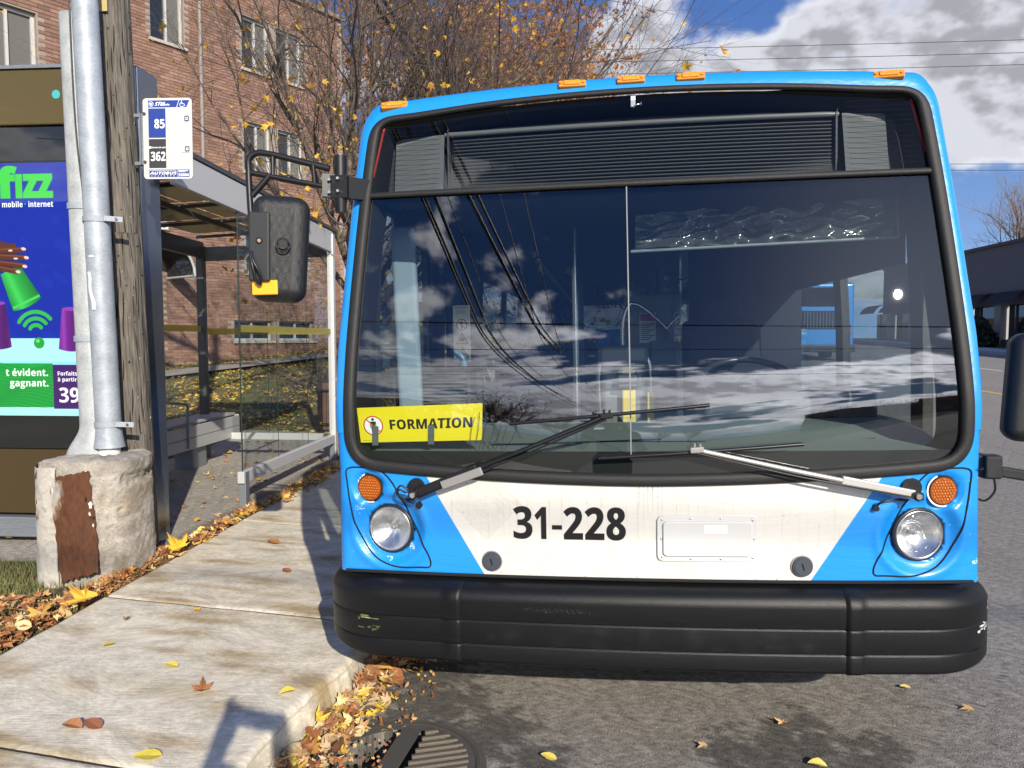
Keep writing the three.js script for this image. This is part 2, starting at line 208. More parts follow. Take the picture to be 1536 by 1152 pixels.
// sidewalk: slabs with recessed joints, kerb face in front
{
  const walk = groundGroup('sidewalk');
  // joints run slightly askew: z = z0 + 0.17 * (x - WALK_L)
  const joints = [6, 3.2, 0.6, -1.0, -2.4, -3.745, -5.42, -7.1, -8.8, -12, -16, -22, -30, -45];
  const stains = []; const sr = rng(31);
  for (let k = 0; k < 95; k++) stains.push([WALK_L + sr() * 1.5, -1.9 - sr() * 4.2, 0.09 + sr() * 0.3, 0.03 + sr() * 0.08, 0.25 + sr() * 0.75]);
  const tone = (x, z) => {
    let k = 1 + fbm(x * 1.3, z * 1.3, 4) * 0.09, b = 0;
    if (z < -1.5 && z > -6.5) { for (const [a, c, rx, rz, w] of stains) { const dz = z - c - 0.17 * (x - a), d = ((x - a) / rx) ** 2 + (dz / rz) ** 2; if (d < 4) b = Math.max(b, w * Math.exp(-d * 1.1)); } b = smooth(b + fbm(x * 3, z * 40, 4) * 0.3 + fbm(x * 1.2, z * 5, 3) * 0.3, 0.02, 1.05); }
    const edge = 0;
    return [k * (1 - 0.40 * b), k * (1 - 0.5 * b), k * (1 - 0.66 * b)];
  };
  const jz = (j, x) => j + 0.17 * (x - WALK_L);
  for (let s = 0; s < joints.length - 1; s++) {
    const za = joints[s] - 0.005, zb = joints[s + 1] + 0.005, fine = za > -8 && zb < -1, nu = fine ? 110 : 14, nv = fine ? Math.ceil((za - zb) / 0.014) : 16;
    // section across: back edge drop, top, rounded nose, kerb face
    const g = grid(nu, nv, (u, v) => {
      let x, y; const zz = lerp(za, zb, v);
      const t = u * nu; const uu = (t - 1) / (nu - 7); // 1 col for the back face, 6 for nose and face
      const zmid = jz(zz, -1), cx = curbX(zmid), w = cx - WALK_L; let z;
      if (t < 0.5) { x = WALK_L; y = -0.05; } else if (t <= nu - 6 + 0.01) { x = WALK_L + clamp(uu, 0, 1) * (w - 0.03); y = 0; }
      else { const q = (t - (nu - 6)) / 6, a = Math.min(1, q * 1.5) * Math.PI / 2; x = cx - 0.03 + Math.sin(a) * 0.03; y = -0.03 + Math.cos(a) * 0.03; if (q > 0.67) { const f = (q - 0.667) / 0.333; y = lerp(-0.03, -WALK_Y - 0.04, f); x = cx + f * 0.035; } }
      z = jz(zz, x);
      const e = Math.min(v, 1 - v) * (za - zb); // rolled slab edges at the joints
      if (y > -0.02) y -= 0.007 * Math.pow(clamp(1 - e / 0.014, 0, 1), 2);
      const chip = y < -0.005 && y > -0.12 ? fbm(z * 9, x * 20, 3) * 0.01 : 0;
      return [x + chip, rise(x, z) + WALK_Y + y + fbm(x * 1.5, z * 1.5, 2) * 0.004, z, ...(y < -0.028 ? [z * 0.7, y * 0.7] : [x, z])];
    }, true);
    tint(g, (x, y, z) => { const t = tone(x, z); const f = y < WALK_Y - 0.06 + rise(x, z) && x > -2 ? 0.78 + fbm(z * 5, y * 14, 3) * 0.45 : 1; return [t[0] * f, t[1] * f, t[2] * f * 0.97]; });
    g.computeVertexNormals();
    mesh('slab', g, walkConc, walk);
  }
  // earth in the joints
  mesh('joint_filling', grid(2, 2, (u, v) => [lerp(WALK_L, -1.1, u), WALK_Y - 0.014, lerp(6, -9, v)]), std({ color: rgb(0.05, 0.042, 0.032), roughness: 1 }), walk);
}
// pavement pad of the shelter: dark asphalt path by the kerbside walk, paler slab under the shelter
const padAsph = std({ color: rgb(1.0, 0.97, 0.92), map: rep(asphaltMap, 1 / 0.55), bumpMap: rep(asphaltBump, 1 / 0.55), bumpScale: 0.003, roughness: 0.92, vertexColors: true });
ground('path', sheet(axis([[-4.62, WALK_L - 0.004, 0.1]]), axis([[-4.32, -10.2, 0.1]]), (x, z) => WALK_Y - 0.006 + rise(x, z) + fbm(x, z, 2) * 0.006, (x, z) => { const k = (x < -2.75 ? 1.95 : 1.1) + fbm(x * 1.5, z * 1.5) * 0.35; return [k, k * 0.98, k * 0.94]; }), padAsph);
// lawn
const soilGrass = (x, z) => { const n = fbm(x * 2.2, z * 2.2, 4), k = 0.9 + n * 0.9; const d = smooth(fbm(x * 0.8 + 9, z * 0.8, 3), -0.1, 0.25); return [lerp(0.17, 0.12, d) * k, lerp(0.135, 0.135, d) * k, lerp(0.07, 0.045, d) * k]; };
const lawnMat = std({ vertexColors: true, roughness: 1, bumpMap: rep(roughBump, 2), bumpScale: 0.02 });
ground('lawn', sheet(axis([[-60, -14, 2], [-14, -4.6, 0.12]]), axis([[-4.1, -24, 0.15], [-24, -70, 2]]), (x, z) => 0.11 + rise(x, z) + fbm(x * 0.8, z * 0.8, 3) * 0.05, soilGrass), lawnMat);
ground('lawn', sheet(axis([[-4.7, WALK_L + 0.0, 0.06]]), axis([[6, -2.2, 0.2], [-2.2, -4.36, 0.05]]), (x, z) => 0.115 + fbm(x * 2, z * 2, 3) * 0.03, soilGrass), lawnMat);
ground('lawn', sheet(axis([[-4.6, WALK_L, 0.15]]), axis([[-10.15, -30, 0.25]]), (x, z) => 0.12 + rise(x, z) + fbm(x * 0.8, z * 0.8, 3) * 0.04, soilGrass), lawnMat);
ground('lawn', sheet(axis([[-60, -4.7, 3]]), axis([[60, -4.1, 3]]), (x, z) => 0.11, soilGrass), lawnMat);
// ---------------------------------------------------------------- the bus (own axes: x to the picture's right, y up, z towards the camera, origin on the road under the bumper)
const bus = thing('city_bus', 'blue and white city transit bus parked at the kerb, front number 31-228', 'bus', [0.305, 0, -2.655]);
bus.rotation.order = 'YXZ'; bus.rotation.set(0, -2.685 * RAD, 1.142 * RAD); bus.updateMatrixWorld(true);
const toBus = (x, y, z) => bus.worldToLocal(V(x, y, z));
const ZREAR = -11.9;
function bend(x, y) { return lerp(0.055, 0.023, smooth(y, 1.0, 1.35)) * Math.pow(Math.min(Math.abs(x) / 1.2, 1.15), 2.2); }
const sx = (x, y = 1) => x * (1 - lerp(0.016, 0.024, smooth(y, 1, 2.4)) * (Math.abs(x) / 1.2) ** 2);
function zf(x, y) { return -0.085 - bend(x, y) - lean(y); }
function lean(y) { // the windshield stands almost upright at its foot and leans back more above
  if (y <= 1.02) return 0; const a = 0.04, b = 0.226, L = 0.6, t = y - 1.02; return t < L ? a * t + (b - a) * (t * t * t / (L * L) - t * t * t * t / (2 * L * L * L)) : a * t + (b - a) * (L / 2 + (t - L)); }
function xe(y) { const P = [[0.3, 1.238], [0.64, 1.238], [1.05, 1.232], [1.55, 1.232], [2.08, 1.205], [2.4, 1.18], [2.6, 1.165], [3, 1.16]]; for (let i = 1; i < P.length; i++) if (y <= P[i][0]) { const [a, b] = P[i - 1], [c, d] = P[i]; return sx(lerp(b, d, (y - a) / (c - a)), y); } return 1.135; }
// outer edge of the windshield rubber, drawn once round from the lower left
function filletPath(pts, closed = true, n = 8) { // pts: [x, y, r]
  const out = []; const N = pts.length;
  for (let i = 0; i < N; i++) { const [x, y, r] = pts[i]; if (!r) { out.push([x, y]); continue; } const p = pts[(i + N - 1) % N], q = pts[(i + 1) % N];
    const a = V(p[0] - x, p[1] - y, 0).normalize(), b = V(q[0] - x, q[1] - y, 0).normalize();
    for (let k = 0; k <= n; k++) { const t = k / n, s = (1 - t) * (1 - t), u = t * t; out.push([x + a.x * r * s + b.x * r * u, y + a.y * r * s + b.y * r * u]); } }
  return out;
}
const bottomY = (x) => 0.998 + 0.05 * Math.pow(Math.abs(x) / 1.1, 1.7), topY = (x) => 2.552 - 0.062 * Math.pow(Math.abs(x) / 1.05, 2);
const gasketOuter = (() => {
  const P = [];
  P.push([-1.19, 1.058, 0.15]);
  for (const x of [-0.9, -0.6, -0.3, 0, 0.3, 0.6, 0.9]) P.push([x, bottomY(x), 0]);
  P.push([1.195, 1.058, 0.15]); P.push([1.185, 1.55, 0]); P.push([1.16, 2.08, 0]); P.push([1.125, 2.492, 0.11]);
  for (const x of [0.9, 0.6, 0.3, 0, -0.3, -0.6, -0.9]) P.push([x, topY(x), 0]);
  P.push([-1.125, 2.492, 0.11]); P.push([-1.16, 2.08, 0]); P.push([-1.185, 1.55, 0]);
  return filletPath(P).map(([x, y]) => [sx(x, y), y]);
})();
function resample(path, n, closed = true) { const pts = path.map((p) => V(p[0], p[1], 0)); const c = new THREE.CatmullRomCurve3(pts, closed, 'centripetal'); return c.getSpacedPoints(n).slice(0, closed ? n : n + 1).map((p) => [p.x, p.y]); }
const ringOut = resample(gasketOuter, 360);
function inset(ring, d) { const N = ring.length; return ring.map((p, i) => { const a = ring[(i + N - 2) % N], b = ring[(i + 2) % N]; let tx = b[0] - a[0], ty = b[1] - a[1]; const L = Math.hypot(tx, ty); tx /= L; ty /= L; return [p[0] - ty * d, p[1] + tx * d]; }); }
// the ring runs counter-clockwise (along the bottom to the right first), so the inside lies to its left
const ringMid = inset(ringOut, 0.024), ringIn = inset(ringOut, 0.05);
{ // rubber seal: rounded lip with a groove along it
  const N = ringMid.length, prof = []; for (let k = 0; k < 14; k++) { const a = k / 14 * Math.PI * 2; let w = Math.cos(a) * 0.026, h = Math.sin(a) * 0.017; if (Math.sin(a) > 0.5) h -= 0.006 * Math.exp(-((Math.cos(a) - 0.05) ** 2) / 0.03); prof.push([w, h]); }
  const g = grid(N, 14, (u, v) => { const i = Math.round(u * N) % N, k = Math.round(v * 14) % 14, p = ringMid[i], o = ringOut[i]; const bx = (o[0] - p[0]) / 0.024, by = (o[1] - p[1]) / 0.024; const [w0, h] = prof[k], w = w0 * lerp(0.88, 0.5, smooth(p[1], 2.4, 2.5)) + 0.012 * smooth(p[1], 2.4, 2.5); const x = p[0] + bx * w, y = p[1] + by * w; return [x, y, zf(x, y) + h + 0.004, u * 6, v * 0.1]; });
  mesh('windshield_seal', g, rubber, bus);
}
// distances along a row
function crossX(ring, y, side) { let best = 0; for (let i = 0; i < ring.length; i++) { const a = ring[i], b = ring[(i + 1) % ring.length]; if ((a[1] - y) * (b[1] - y) <= 0 && a[1] !== b[1]) { const t = (y - a[1]) / (b[1] - a[1]), x = a[0] + (b[0] - a[0]) * t; if (side * x > side * best) best = x; } } return best; }
function crossY(ring, x, side) { let best = side > 0 ? 0 : 9; for (let i = 0; i < ring.length; i++) { const a = ring[i], b = ring[(i + 1) % ring.length]; if ((a[0] - x) * (b[0] - x) <= 0 && a[0] !== b[0]) { const t = (x - a[0]) / (b[0] - a[0]), y = a[1] + (b[1] - a[1]) * t; if (side > 0 ? y > best : y < best) best = y; } } return best; }
const HEADS = [[-0.993, 0.815], [0.993, 0.815]], AMBER = [[-1.073, 0.978], [1.073, 0.978]], HR = 0.097, AR = 0.054;
const outlineQuad = (s) => resample([[-1.186, 1.05], [-1.17, 1.06], [-1.075, 1.058], [-1.03, 1.045], [-0.985, 1.0], [-0.91, 0.85], [-0.833, 0.69], [-0.838, 0.671], [-0.87, 0.668], [-1.0, 0.672], [-1.075, 0.705], [-1.135, 0.79], [-1.17, 0.9], [-1.184, 1.0]].map(([x, y]) => [s * sx(x), y]), 120);
// ---- lower front panel with its painted livery
const livery = canvas(2048, 520, (g, w, h) => {
  const X = (x) => (x + 1.25) / 2.5 * w, Y = (y) => h - (y - 0.62) / 0.635 * h, S = w / 2.5;
  g.fillStyle = '#1d82dd'; g.fillStyle = `rgb(20,140,227)`; g.fillRect(0, 0, w, h);
  g.fillStyle = 'rgb(212,210,204)'; g.beginPath(); g.moveTo(X(-0.90), Y(1.14)); g.lineTo(X(-0.595), Y(0.62)); g.lineTo(X(0.585), Y(0.62)); g.lineTo(X(0.925), Y(1.14)); g.closePath(); g.fill();
  const r = rng(8);
  g.save(); g.clip();
  // film of road dirt: blotches, run-off streaks under the windshield, ghost of a removed diamond sticker
  for (let k = 0; k < 260; k++) { const x = X(-0.9 + r() * 1.8), y = Y(0.62 + r() * 0.45), R = 10 + r() * 46; const q = g.createRadialGradient(x, y, 0, x, y, R); const al = 0.012 + r() * 0.024; q.addColorStop(0, `rgba(150,140,115,${al})`); q.addColorStop(1, 'rgba(150,140,115,0)'); g.fillStyle = q; g.fillRect(x - R, y - R, 2 * R, 2 * R); }
  const streak = (x, y0, len, wd, al) => { for (let t = 0; t < len; t += 2) { g.fillStyle = `rgba(70,66,55,${al * (1 - t / len) * (0.4 + 0.6 * r())})`; g.fillRect(x + (r() - 0.5) * 1.6, y0 + t, wd * (0.6 + r() * 0.6), 2.2); } };
  for (let k = 0; k < 90; k++) { const x = -0.83 + r() * 1.66; streak(X(x), Y(bottomY(x)) - 6 + r() * r() * 180, 30 + r() * 230, 1 + r() * 1.6, 0.08 + r() * 0.2); } for (let k = 0; k < 500; k++) { g.fillStyle = `rgba(90,82,66,${0.04 + r() * 0.12})`; g.beginPath(); g.ellipse(X(-0.9 + r() * 1.8), Y(0.62 + r() * r() * 0.2), 1 + r() * 5, 1 + r() * 3, 0, 0, 7); g.fill(); }
  for (const x of [-0.03, -0.02, 0.0, 0.012, 0.03, 0.05, 0.065]) { streak(X(x), Y(1.03), 60 + r() * 140, 2 + r() * 3, 0.3 + r() * 0.3); }
  for (let k = 0; k < 30; k++) { const x = X(-0.1 + r() * 0.24), y = Y(1.03 - r() * 0.02); g.fillStyle = 'rgba(40,38,34,.35)'; g.fillRect(x, y, 2 + r() * 4, 1 + r() * 4); }
  for (let k = 0; k < 60; k++) { g.fillStyle = `rgba(60,55,45,${0.15 + r() * 0.3})`; g.beginPath(); g.arc(X(-0.85 + r() * 1.7), Y(0.62 + r() * 0.45), 0.6 + r() * 1.7, 0, 7); g.fill(); }
  g.translate(X(-0.6), Y(0.925)); g.rotate(Math.PI / 4); g.fillStyle = 'rgba(150,150,135,.10)'; g.fillRect(-80, -80, 160, 160); g.strokeStyle = 'rgba(120,118,105,.14)'; g.lineWidth = 2; g.strokeRect(-80, -80, 160, 160); for (let k = 0; k < 120; k++) { g.fillStyle = `rgba(140,140,125,${0.03 + r() * 0.05})`; g.fillRect(-80 + r() * 140, -80 + r() * 140, 4 + r() * 26, 2 + r() * 10); }
  g.restore();
  for (let k = 0; k < 90; k++) { const s = r() < 0.5 ? -1 : 1; g.fillStyle = `rgba(225,235,245,${0.2 + r() * 0.5})`; g.beginPath(); g.arc(X(s * (0.9 + r() * 0.32)), Y(0.64 + r() * 0.42), 0.5 + r() * 1.6, 0, 7); g.fill(); }
  const chip = (x, y, n, sp) => { for (let k = 0; k < n; k++) { g.fillStyle = 'rgba(232,236,240,.85)'; g.fillRect(X(x + (r() - 0.5) * sp), Y(y + (r() - 0.5) * sp * 0.6), 1 + r() * 5, 1 + r() * 4); } };
  chip(-1.12, 0.9, 14, 0.04); chip(-0.915, 0.75, 26, 0.04); chip(1.19, 0.72, 20, 0.03); chip(1.225, 0.78, 14, 0.03); chip(1.22, 0.66, 12, 0.04); chip(-1.0, 0.7, 6, 0.03); chip(-1.22, 0.68, 8, 0.02); chip(1.2, 1.03, 5, 0.02);
  // fleet number
  g.fillStyle = '#0d0d0e'; const fs = Math.round(0.122 * S / 0.72); g.font = `bold ${fs}px sans-serif`; g.textBaseline = 'alphabetic';
  let pen = X(-0.497); for (const ch of '31-228') { const m = g.measureText(ch).width, want = (ch === '1' ? 0.066 : ch === '-' ? 0.045 : 0.0805) * S; g.save(); g.translate(pen, Y(0.795)); g.scale(want / m, 1); if (ch === '-') { g.fillRect(m * 0.1, -fs * 0.31, m * 0.85, fs * 0.1); } else { g.fillText(ch, 0, 0); g.lineWidth = 3; g.strokeStyle = '#0d0d0e'; g.strokeText(ch, 0, 0); } g.restore(); pen += want; }
  g.fillStyle = 'rgba(236,231,219,1)';
});
livery.wrapS = livery.wrapT = THREE.ClampToEdgeWrapping;
const liveryPaint = phys({ color: rgb(1, 1, 1), map: livery, roughness: 0.38, clearcoat: 0.55, clearcoatRoughness: 0.14, bumpMap: rep(paintBump, 2), bumpScale: 0.0009 });
function frontZ(x, y) { // pressed details of the lower panel
  let z = zf(x, y);
  for (const [hx, hy] of HEADS) { const d = Math.hypot(x - hx, y - hy); z -= 0.02 * (1 - smooth(d, 0.105, 0.15)); z += 0.006 * Math.exp(-(((d - 0.155) / 0.016) ** 2)); if (d < HR - 0.006) z -= 0.07; }
  for (const [hx, hy] of AMBER) { const d = Math.hypot(x - hx, y - hy); z -= 0.012 * (1 - smooth(d, 0.056, 0.078)); if (d < AR - 0.004) z -= 0.02; }
  return z;
}
{
  const r = 0.05, nx = 280, ny = 52;
  const g = grid(nx, ny, (u, v) => {
    const s = u * 2 - 1, xEdge = 1.236, a = Math.abs(s); const x0 = s * xEdge; const yt = Math.abs(x0) < 1.17 ? crossY(ringOut, x0, -1) + 0.02 : 1.205;
    const y = lerp(0.64, yt, v), w = xe(y), x = s * w; let z = Math.abs(x) < w - r ? frontZ(x, y) : zf(w - r, y) - (r - Math.sqrt(Math.max(0, r * r - (Math.abs(x) - w + r) ** 2)));
    if (a > 0.9999) z -= 0.02;
    return [x, y, z, (x + 1.25) / 2.5, (y - 0.62) / 0.635];
  });
  mesh('front_panel', g, liveryPaint, bus);
  for (const s of [1, -1]) { const q = outlineQuad(s).map(([x, y]) => V(x, y, frontZ(x, y) + 0.0014)); mesh('panel_gap', tube(q, 0.003, 240, 6, true), matteBlack, bus); }
  for (const s of [-1, 1]) mesh('panel_seam', tube([0, 1, 2, 3].map((k) => { const x = s * (1.19 + k * 0.012); return V(x, 1.056, zf(1.18, 1.056) - (k > 1 ? 0.012 * (k - 1) ** 2 : 0) + 0.001); }), 0.0025, 8, 5), matteBlack, bus);
}
// ---- blue corner posts and roof cap above
{
  const N = 150, inner = [], outer = [];
  // path: up the left side, over the top, down the right side
  const push = (x, y, X, Y) => { inner.push([x, y]); outer.push([X, Y]); };
  const capY = (x) => 2.618 - 0.052 * Math.pow(Math.abs(x) / 1.1, 2);
  const nS = 36, nC = 12, nT = 70;
  for (let k = 0; k < nS; k++) { const y = lerp(1.2, 2.39, k / nS); push(crossX(ringOut, y, -1), y, -xe(y), y); }
  const arcI = (s) => { const out = []; for (let k = 0; k <= nC; k++) { const t = k / nC, x = lerp(1.135, 1.0, t); out.push(t); } return out; };
  for (let k = 0; k <= nC; k++) { const t = k / nC, a = t * Math.PI / 2; const ox = 1.07 + Math.cos(a) * (xe(2.39) - 1.07), oy = 2.39 + Math.sin(a) * (capY(1.07) - 2.39); const ang = 0; let best = null, bd = 9; for (const p of ringOut) { if (p[0] < 0 || p[1] < 2.27) continue; const tx = lerp(1.145, 1.0, t), d = Math.abs(Math.atan2(p[1] - 2.27, p[0] - 0.9) - lerp(0.46, Math.PI / 2 - 0.28, t)); if (d < bd) { bd = d; best = p; } } push(-best[0], best[1], -ox, oy); }
  for (let k = 1; k < nT; k++) { const t = k / nT, xi = lerp(-0.98, 0.98, t), xo = lerp(-1.07, 1.07, t); push(xi, crossY(ringOut, xi, 1), xo, capY(xo)); }
  const half = inner.length; for (let k = half - nT; k >= 0; k--) push(-inner[k][0], inner[k][1], -outer[k][0], outer[k][1]);
  const rows = [0, 0.25, 0.5, 0.72, 0.82, 0.9, 0.96, 1, 1.5];
  const R = 0.06, n = inner.length - 1;
  const g = grid(n, rows.length - 1, (u, v) => {
    const i = Math.round(u * n), j = Math.round(v * (rows.length - 1)), t = rows[j], a = inner[i], b = outer[i];
    const L = Math.hypot(b[0] - a[0], b[1] - a[1]), q = Math.min(1, t), x = lerp(a[0], b[0], q), y = lerp(a[1], b[1], q), dEdge = (1 - q) * L, rr = Math.min(R, L * 0.8);
    let z = zf(x, y); if (dEdge < rr) z -= rr - Math.sqrt(Math.max(0, rr * rr - (rr - dEdge) ** 2)); if (t > 1) z -= 0.16; const top = smooth(y, 2.5, 2.62);
    return [x, y + (t > 1 ? 0.01 * top : 0), z, x, y];
  }, true);
  mesh('front_surround', g, bluePaint, bus);
}
// ---- body sides, roof, rear
{
  const slab = (s, y0, y1, za, zb, inset, th) => { const n = 6, P = []; for (let k = 0; k <= n; k++) { const y = lerp(y0, y1, k / n); P.push([s * (xe(y) - inset), y]); } for (let k = n; k >= 0; k--) { const y = lerp(y0, y1, k / n); P.push([s * (xe(y) - inset - th), y]); } const g = prism(P, za - zb); g.translate(0, 0, zb); return g; };
  const paneM = phys({ color: rgb(0.8, 0.84, 0.84), transmission: 1, roughness: 0, ior: 1.5, thickness: 0 });
  for (const s of [-1, 1]) {
    mesh('body_side', s < 0 ? [slab(s, 0.3, 0.42, -1.0, ZREAR, 0.012, 0.04), slab(s, 0.42, 0.97, -1.95, ZREAR, 0.012, 0.04), slab(s, 0.62, 0.97, -0.24, -0.5, 0.012, 0.04)] : [slab(s, 0.3, 0.97, -1.0, ZREAR, 0.012, 0.04), slab(s, 0.62, 0.97, -0.24, -1.0, 0.013, 0.04)], bluePaint, bus);
    mesh('roof_side', slab(s, 2.2, 2.56, -0.62, ZREAR, 0.012, 0.04), bluePaint, bus);
    const edges = s < 0 ? [[-0.5, -0.56], [-1.62, -1.95], ...[0, 1, 2, 3, 4, 5].map((k) => [-3.3 - k * 1.5, -3.42 - k * 1.5]), [-11.2, ZREAR]] : [[-0.5, -0.62], [-1.5, -1.62], ...[0, 1, 2, 3, 4, 5].map((k) => [-2.9 - k * 1.4, -3.02 - k * 1.4]), [-11.2, ZREAR]];
    for (const [a, b] of edges) mesh('window_post', slab(s, 0.97, 2.2, a, b, 0.02, 0.04), blackPlastic, bus);
    for (let k = s < 0 ? 1 : 0; k < edges.length - 1; k++) mesh('side_window', slab(s, 0.97, 2.2, edges[k][1], edges[k + 1][0], 0.03, 0.004), paneM, bus);
  }
  mesh('roof', [box(2.2, 0.05, -0.66 - ZREAR, 0, 2.575, (-0.66 + ZREAR) / 2)], bluePaint, bus);
  mesh('rear_wall', [box(2.3, 1.4, 0.06, 0, 1.03, ZREAR), box(2.26, 0.28, 0.06, 0, 2.49, ZREAR), box(0.6, 0.62, 0.06, -0.86, 2.04, ZREAR), box(0.6, 0.62, 0.06, 0.86, 2.04, ZREAR)], bluePaint, bus);
  mesh('rear_window', box(1.12, 0.62, 0.008, 0, 2.04, ZREAR), phys({ color: rgb(0.3, 0.32, 0.32), transmission: 1, roughness: 0, ior: 1.5, thickness: 0 }), bus);
  mesh('chassis', [box(2.2, 0.1, -0.5 - ZREAR, 0, 0.36, (-0.5 + ZREAR) / 2), box(2.3, 0.3, 0.1, 0, 0.5, -0.42), box(1.2, 0.16, 2, 0, 0.26, -3.2)], matteBlack, bus);
  for (const [x, z] of [[-1.02, -2.9], [1.02, -2.9], [-1.0, -8.9], [1.0, -8.9]]) { const w = new THREE.Group(); w.name = numbered('wheel'); bus.add(w); w.position.set(x, 0.48, z); mesh('tyre', disc(0.48, 0.28, 0, 0, 0, 'x', 36), rubber, w); mesh('rim', disc(0.28, 0.3, 0, 0, 0, 'x', 24), aluDull, w); }
  // drip rails and door-post flanges along the corner edges at the right
  mesh('side_trim', tube([1.1, 1.4, 1.8, 2.1].map((y) => V(xe(y) + 0.006, y, zf(1.18, y) - 0.13)), 0.011, 20, 6), bluePaint, bus); mesh('drip_spout', rbox(0.035, 0.03, 0.06, 0.01, xe(2.2) + 0.012, 2.19, -0.42), bluePaint, bus);
  mesh('side_trim', [tube([0.5, 1.06, 1.5].map((y) => V(xe(y) + 0.014, y, zf(1.18, y) - 0.16)), 0.018, 14, 6)], bluePaint, bus);
}
// ---- dark lining behind the rubber all round, so that nothing shows past the pane's edge
{ const ins = [0.028, 0.04, 0.06, 0.075].map((d) => inset(ringOut, d)), N = ringOut.length; mesh('frame_lining', grid(N, 3, (u, v) => { const i = Math.round(u * N) % N, j = Math.round(v * 3), p = ins[j][i], top = p[1] > 2.3 ? 1 : 0.35; return [p[0], p[1], zf(p[0], p[1]) - 0.004 - [0, 0.02, 0.05, 0.13][j]]; }), matteBlack, bus); }
// ---- glass
const glassGrid = (y0, y1, ring, nx, ny, off, xin = 0) => grid(nx, ny, (u, v) => { const s = u * 2 - 1; const xm = 1.14, x = s * xm; const yb = Math.max(y0, crossY(ring, clamp(x, -1.1, 1.1), -1) - 0.012), yt = Math.min(y1, crossY(ring, clamp(x, -1.04, 1.04), 1) + 0.012); const y = lerp(yb, yt, v), w = Math.abs(crossX(ring, clamp(y, 1.16, 2.44), 1)) + 0.012; const X = s * w; return [X, y, zf(X, y) + off, X, y]; });
const windGlass = phys({ color: rgb(0.76, 0.83, 0.82), transmission: 1, roughness: 0.004, ior: 1.92, thickness: 0 });
mesh('windshield', glassGrid(0.97, 2.172, ringIn, 90, 44, -0.006), windGlass, bus);
mesh('sign_glass', glassGrid(2.155, 2.7, ringIn, 90, 14, -0.007), phys({ color: rgb(0.66, 0.7, 0.7), transmission: 1, roughness: 0, ior: 1.42, thickness: 0 }), bus);
mesh('header_bar', grid(60, 6, (u, v) => { const x = lerp(-1.105, 1.105, u), a = v * Math.PI, y = 2.160 - Math.cos(a) * 0.0125; return [x, y, zf(x, y) + Math.sin(a) * 0.012, x, y]; }), rubber, bus);
mesh('windshield_seam', grid(2, 40, (u, v) => { const x = -0.045 + (u - 0.5) * 0.0045, y = lerp(1.1, 2.16, v); return [x, y, zf(x, y) + 0.0006, x, y]; }), std({ color: rgb(0.2, 0.21, 0.22), roughness: 0.35 }), bus);
// black ceramic border along the bottom of the pane
mesh('glass_border', grid(90, 4, (u, v) => { const x = lerp(-1.1, 1.1, u), yb = crossY(ringIn, clamp(x, -1.08, 1.08), -1) - 0.012, y = lerp(yb, Math.max(yb + 0.012, 1.128), v); return [x, y, zf(x, y) - 0.013, x, y]; }), matteBlack, bus);
